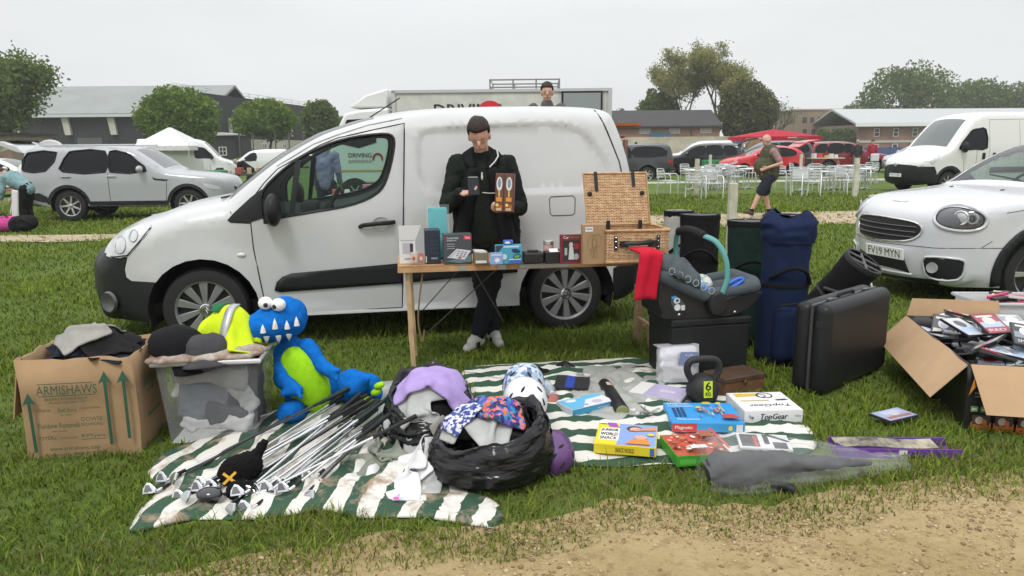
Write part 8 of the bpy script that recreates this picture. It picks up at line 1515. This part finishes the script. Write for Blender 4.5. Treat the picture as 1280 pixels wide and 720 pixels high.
golfbag('white golf bag leaning behind the wicker hamper',(848,400),.98,.13,BWHT,CB,.2)
t=golfbag('black stand golf bag tipped forward behind the suitcase, its round mouth open to the camera',(1004,424),.84,.15,BBLK,CHARC,.0,False,(rad(26),rad(27))); b=MB()
p=G(1090,395); sl=thing('bag_stand','pair of thin white stand legs under the mouth of the tipped golf bag','stand',(p.x,p.y+.1,0))
for x in (-.07,.09):MB().tube([(x*.4-.06,0,.40),(x-.02,-.1,0)],.009,8).build('leg',mat('leg_white',(.6,.6,.6),.4),sl)
MB().tube([(-.10,0,.40),(-.01,0,.40)],.014,8).build('hinge',BLK,sl)
b=MB(); b.tube([tuple(q) for q in smoothed([(-.02,-.15,.58),(.02,-.16,.60),(.02,-.16,.67),(-.02,-.16,.67),(-.02,-.16,.60)],4)],.005,6)
A,B=G(1030,499),G(1108,462); d=B-A; rz=math.atan2(d.y,d.x); w=d.length; n=Vector((-d.y,d.x,0)).normalized(); SD=.24; c=(A+B)/2+n*SD/2; foot(c,rz,w,SD); sc_=thing('suitcase','large scuffed black hard shell suitcase standing on its edge','suitcase',c,rz,rot=(0,0,rz)); SCM=mat('suitcase_shell',(.016,.017,.018),.42,nz=(3,.35,8),bump=(180,.12,.002),spec=.3); SH_=.575
for s in (-1,1):MB().box((0,s*SD*.2525,SH_/2+.012),(w,SD*.485,SH_)).build('shell',SCM,sc_,bevel=.055,segs=5,smooth=40)
MB().box((0,0,SH_/2+.012),(w-.006,.022,SH_-.012)).build('rim_band',mat('rim_grey',(.06,.06,.06),.35,.3),sc_,bevel=.02,segs=3)
b=MB(); b.tube([tuple(q) for q in smoothed([(-.10,0,SH_+.005),(-.085,0,SH_+.022),(.085,0,SH_+.022),(.10,0,SH_+.005)],5)],.012,8); b.build('handle',BLK,sc_,smooth=60)
for x in (-.25,.25):MB().box((x,-.018,SH_+.010),(.055,.03,.018)).build('latch',mat('latch_grey',(.1,.1,.1),.35,.5),sc_,bevel=.004)
for x in (-w/2+.08,w/2-.08):
 for y in (-.07,.07):MB().box((x,y,.008),(.05,.03,.016)).build('foot',BLK,sc_,bevel=.003)
MB().box((-w/2+.003,-.06,SH_*.80),(.012,.05,.04)).build('corner_catch',GAP,sc_,bevel=.004)
BW,BH=.60,.37; A=G(1212,455,BH); v=G(1132,394,BH)-A; BD=v.length; v.normalize(); A.z=0; u=Vector((v.y,-v.x,0)); rz=math.atan2(u.y,u.x); c=A+u*BW/2+v*BD/2; foot(c,rz,BW,BD)
db=thing('disc_box','open cardboard box with folded out flaps, heaped with dvd cases','box',c,rz); CBLK=mat('card_black_print',(.014,.013,.013),.4)
openbox(BW,BD,BH,.005,.008).build('carton',CBLK,db,solid=.006,smooth=30)
FLM=mat('flap_kraft',(.50,.33,.19),.8,nz=(5,.12))
MB().prism([(0,0),(BD-.02,0),(BD-.02,.27),(0,.25)],(-BW/2,BD/2-.01,BH),(0,-1,0),Vector((-.66,-.0,-.75)),.006).build('flap',FLM,db,bevel=.001)
MB().prism([(0,0),(BW-.01,0),(BW-.05,.27),(.06,.27)],(-BW/2+.005,-BD/2-.004,BH),(1,0,0),Vector((0,-.45,-.95)).normalized(),.006).build('flap',FLM,db,bevel=.001)
MB().prism([(0,0),(BW-.01,0),(BW-.03,.12),(.03,.12)],(-BW/2+.005,BD/2,BH),(1,0,0),Vector((0,.12,1)).normalized(),.006).build('flap',FLM,db,bevel=.001)
I=Ink((-BW/2,-BD/2,0),(1,0,0),(0,0,1),.002,warp= lambda p:p+Vector((0,-.008,0))); I.text('Easy',.04,.235,.10,.05,(.55,.55,.53),.0,.2).text('Discover more',.04,.205,.10,.012,(.4,.4,.4)).text('with one box',.04,.188,.09,.010,(.4,.4,.4))
for k in range(5):I.rect(.025+.048*k,.105,.036,.032,(.13,.26,.10)).rect(.03+.048*k,.115,.026,.010,(.5,.55,.45))
for k in range(4):I.rect(.03+.11*k,.0,.10,.05,(.45,.12,.02)).rect(.035+.11*k,.035,.088,.055,(.05,.04,.035)).disc(.07+.11*k,.06,.02,.022,(.45,.35,.28)).disc(.095+.11*k,.05,.012,.018,(.5,.12,.03))
I.disc(.32,.10,.05,.012,(.5,.14,.03)).rect(.316,.02,.008,.09,(.3,.3,.3)).poly([(-.0,.20),(.02,.30),(.03,.25)],(.5,.2,.03)); I.build(db,'printed_side')
I=Ink((-BW/2,BD/2,0),(0,-1,0),(0,0,1),.002,warp= lambda p:p+Vector((-.008,0,0)))
for k in range(5):I.disc(.08+.13*k,.05,.05,.028,(.42,.10,.05),12).disc(.08+.13*k,.06,.03,.02,(.5,.35,.3),10)
I.build(db,'printed_side')
R2=random.Random(21); CV=[(.40,.04,.06),(.22,.25,.28),(.60,.62,.66),(.34,.44,.60),(.10,.10,.11),(.56,.52,.46),(.62,.62,.64),(.66,.66,.66)]
def disc_case(label,x,y,z,rx,ry,rzz,col,grp= None,words= None,s=1.,base= None):
 base=base or (c,rz); q=Matrix.Rotation(base[1],3,'Z')@Vector((x,y,0)); t=thing('dvd_case',label,'DVD',(base[0].x+q.x,base[0].y+q.y,z),0,grp,(rx,ry,rzz)); MB().box((0,0,0),(.136*s,.19*s,.015)).build('case',paint((.015,.015,.017),.3),t,bevel=.002)
 I=Ink((-.068*s,-.095*s,.0078),(1,0,0),(0,1,0),.0006); I.rect(.006,.006,.124*s,.178*s,col,.25); c2=R2 .choice(CV); I.rect(.012,R2 .uniform(.03,.08)*s,.112*s,.05*s,c2).disc(.068*s,.12*s,.032*s,.036*s,R2 .choice(CV)).rect(.02*s,.155*s,.09*s,.016*s,(.55,.54,.52))
 if words:I.text(words,.02*s,.02*s,.09*s,.022*s,(.6,.6,.6),.02)
 I.build(t,'printed_sleeve'); return t
GRP='dvd cases heaped in the cardboard box'; lab='dvd case lying in the heap inside the open cardboard box'
for k in range(64):disc_case(lab,R2 .uniform(-.22,.24),R2 .uniform(-BD/2+.1,BD/2-.08),BH-.10+.04*R2 .random()+.018*(k%6),R2 .gauss(.18,.28),R2 .gauss(0,.25),R2 .uniform(0,6.3),CV[k%8],GRP)
disc_case('dark dvd case with white lettering nearest the front flap of the disc box',.10,-.26,BH+.09,.42,.12,rz-.15,(.05,.055,.055),None,'SMITHS',1.1); disc_case('dvd case with a red cover in the middle of the disc box heap',-.02,-.08,BH+.11,.35,-.05,rz+.25,(.34,.05,.08),None,'RED',1.1); disc_case('grey and white cd album open towards the camera in the disc box',-.16,-.06,BH+.08,.28,.05,rz+.55,(.50,.52,.56),None,None,1.15); disc_case('red spined dvd case on top at the back of the disc box',-.10,.16,BH+.11,.2,.12,rz+1.4,(.50,.02,.03)); disc_case('dvd case with a grey printed cover right of the red one in the disc box',.14,.02,BH+.10,.3,.0,rz+.1,(.30,.30,.31),None,None,1.1)
A=G(1232,380,.40); c3=A+Vector((.36,.20,0)); c3 .z=.0; t=thing('storage_tub','translucent white plastic tub of magazines and pens behind the disc box','tub',c3,rad(-4)); foot(c3,0,.7,.4); TUBW=plastic('milky_tub',(.62,.63,.64),.62,.3); openbox(.62,.36,.39,.004,.003,.12).build('tub_body',TUBW,t,solid=.004,smooth=30); b=MB(); b.tube([(-.36,-.21,.392),(.36,-.21,.392),(.36,.21,.392),(-.36,.21,.392)],.014,8,closed= True); b.build('rim',TUBW,t,smooth=60)
for k in range(9):
 o=MB().box((0,0,0),(R2 .uniform(.16,.3),R2 .uniform(.02,.06),R2 .uniform(.012,.03))).build('stationery',paint([(.02,.02,.02),(.5,.03,.12),(.55,.48,.35),(.03,.03,.035),(.4,.05,.1),(.5,.5,.5)][k%6],.4),None,bevel=.004); o.location=(c3 .x+R2 .uniform(-.18,.16),c3 .y+R2 .uniform(-.12,.12),.385+.012*(k%4)); o.rotation_euler=(R2 .gauss(0,.1),R2 .gauss(0,.08),R2 .gauss(.1,.4)); tag(o,'pen case or wallet lying in the top of the milky tub','stationery','stationery in the milky tub')
o=cloth('magazines',mat('mag_mixed',(.45,.42,.38),.6,nz=(14,.7),col2=(.25,.03,.06)),None,[(-.28,-.15),(.28,-.15),(.28,.15),(-.28,.15)],.03,.01,6,150); o.location=(c3 .x,c3 .y,.34); tag(o,'magazines and papers filling the milky tub','magazines'); MB
grow_grass(330000,2.35,24,1.,1.,'grass')
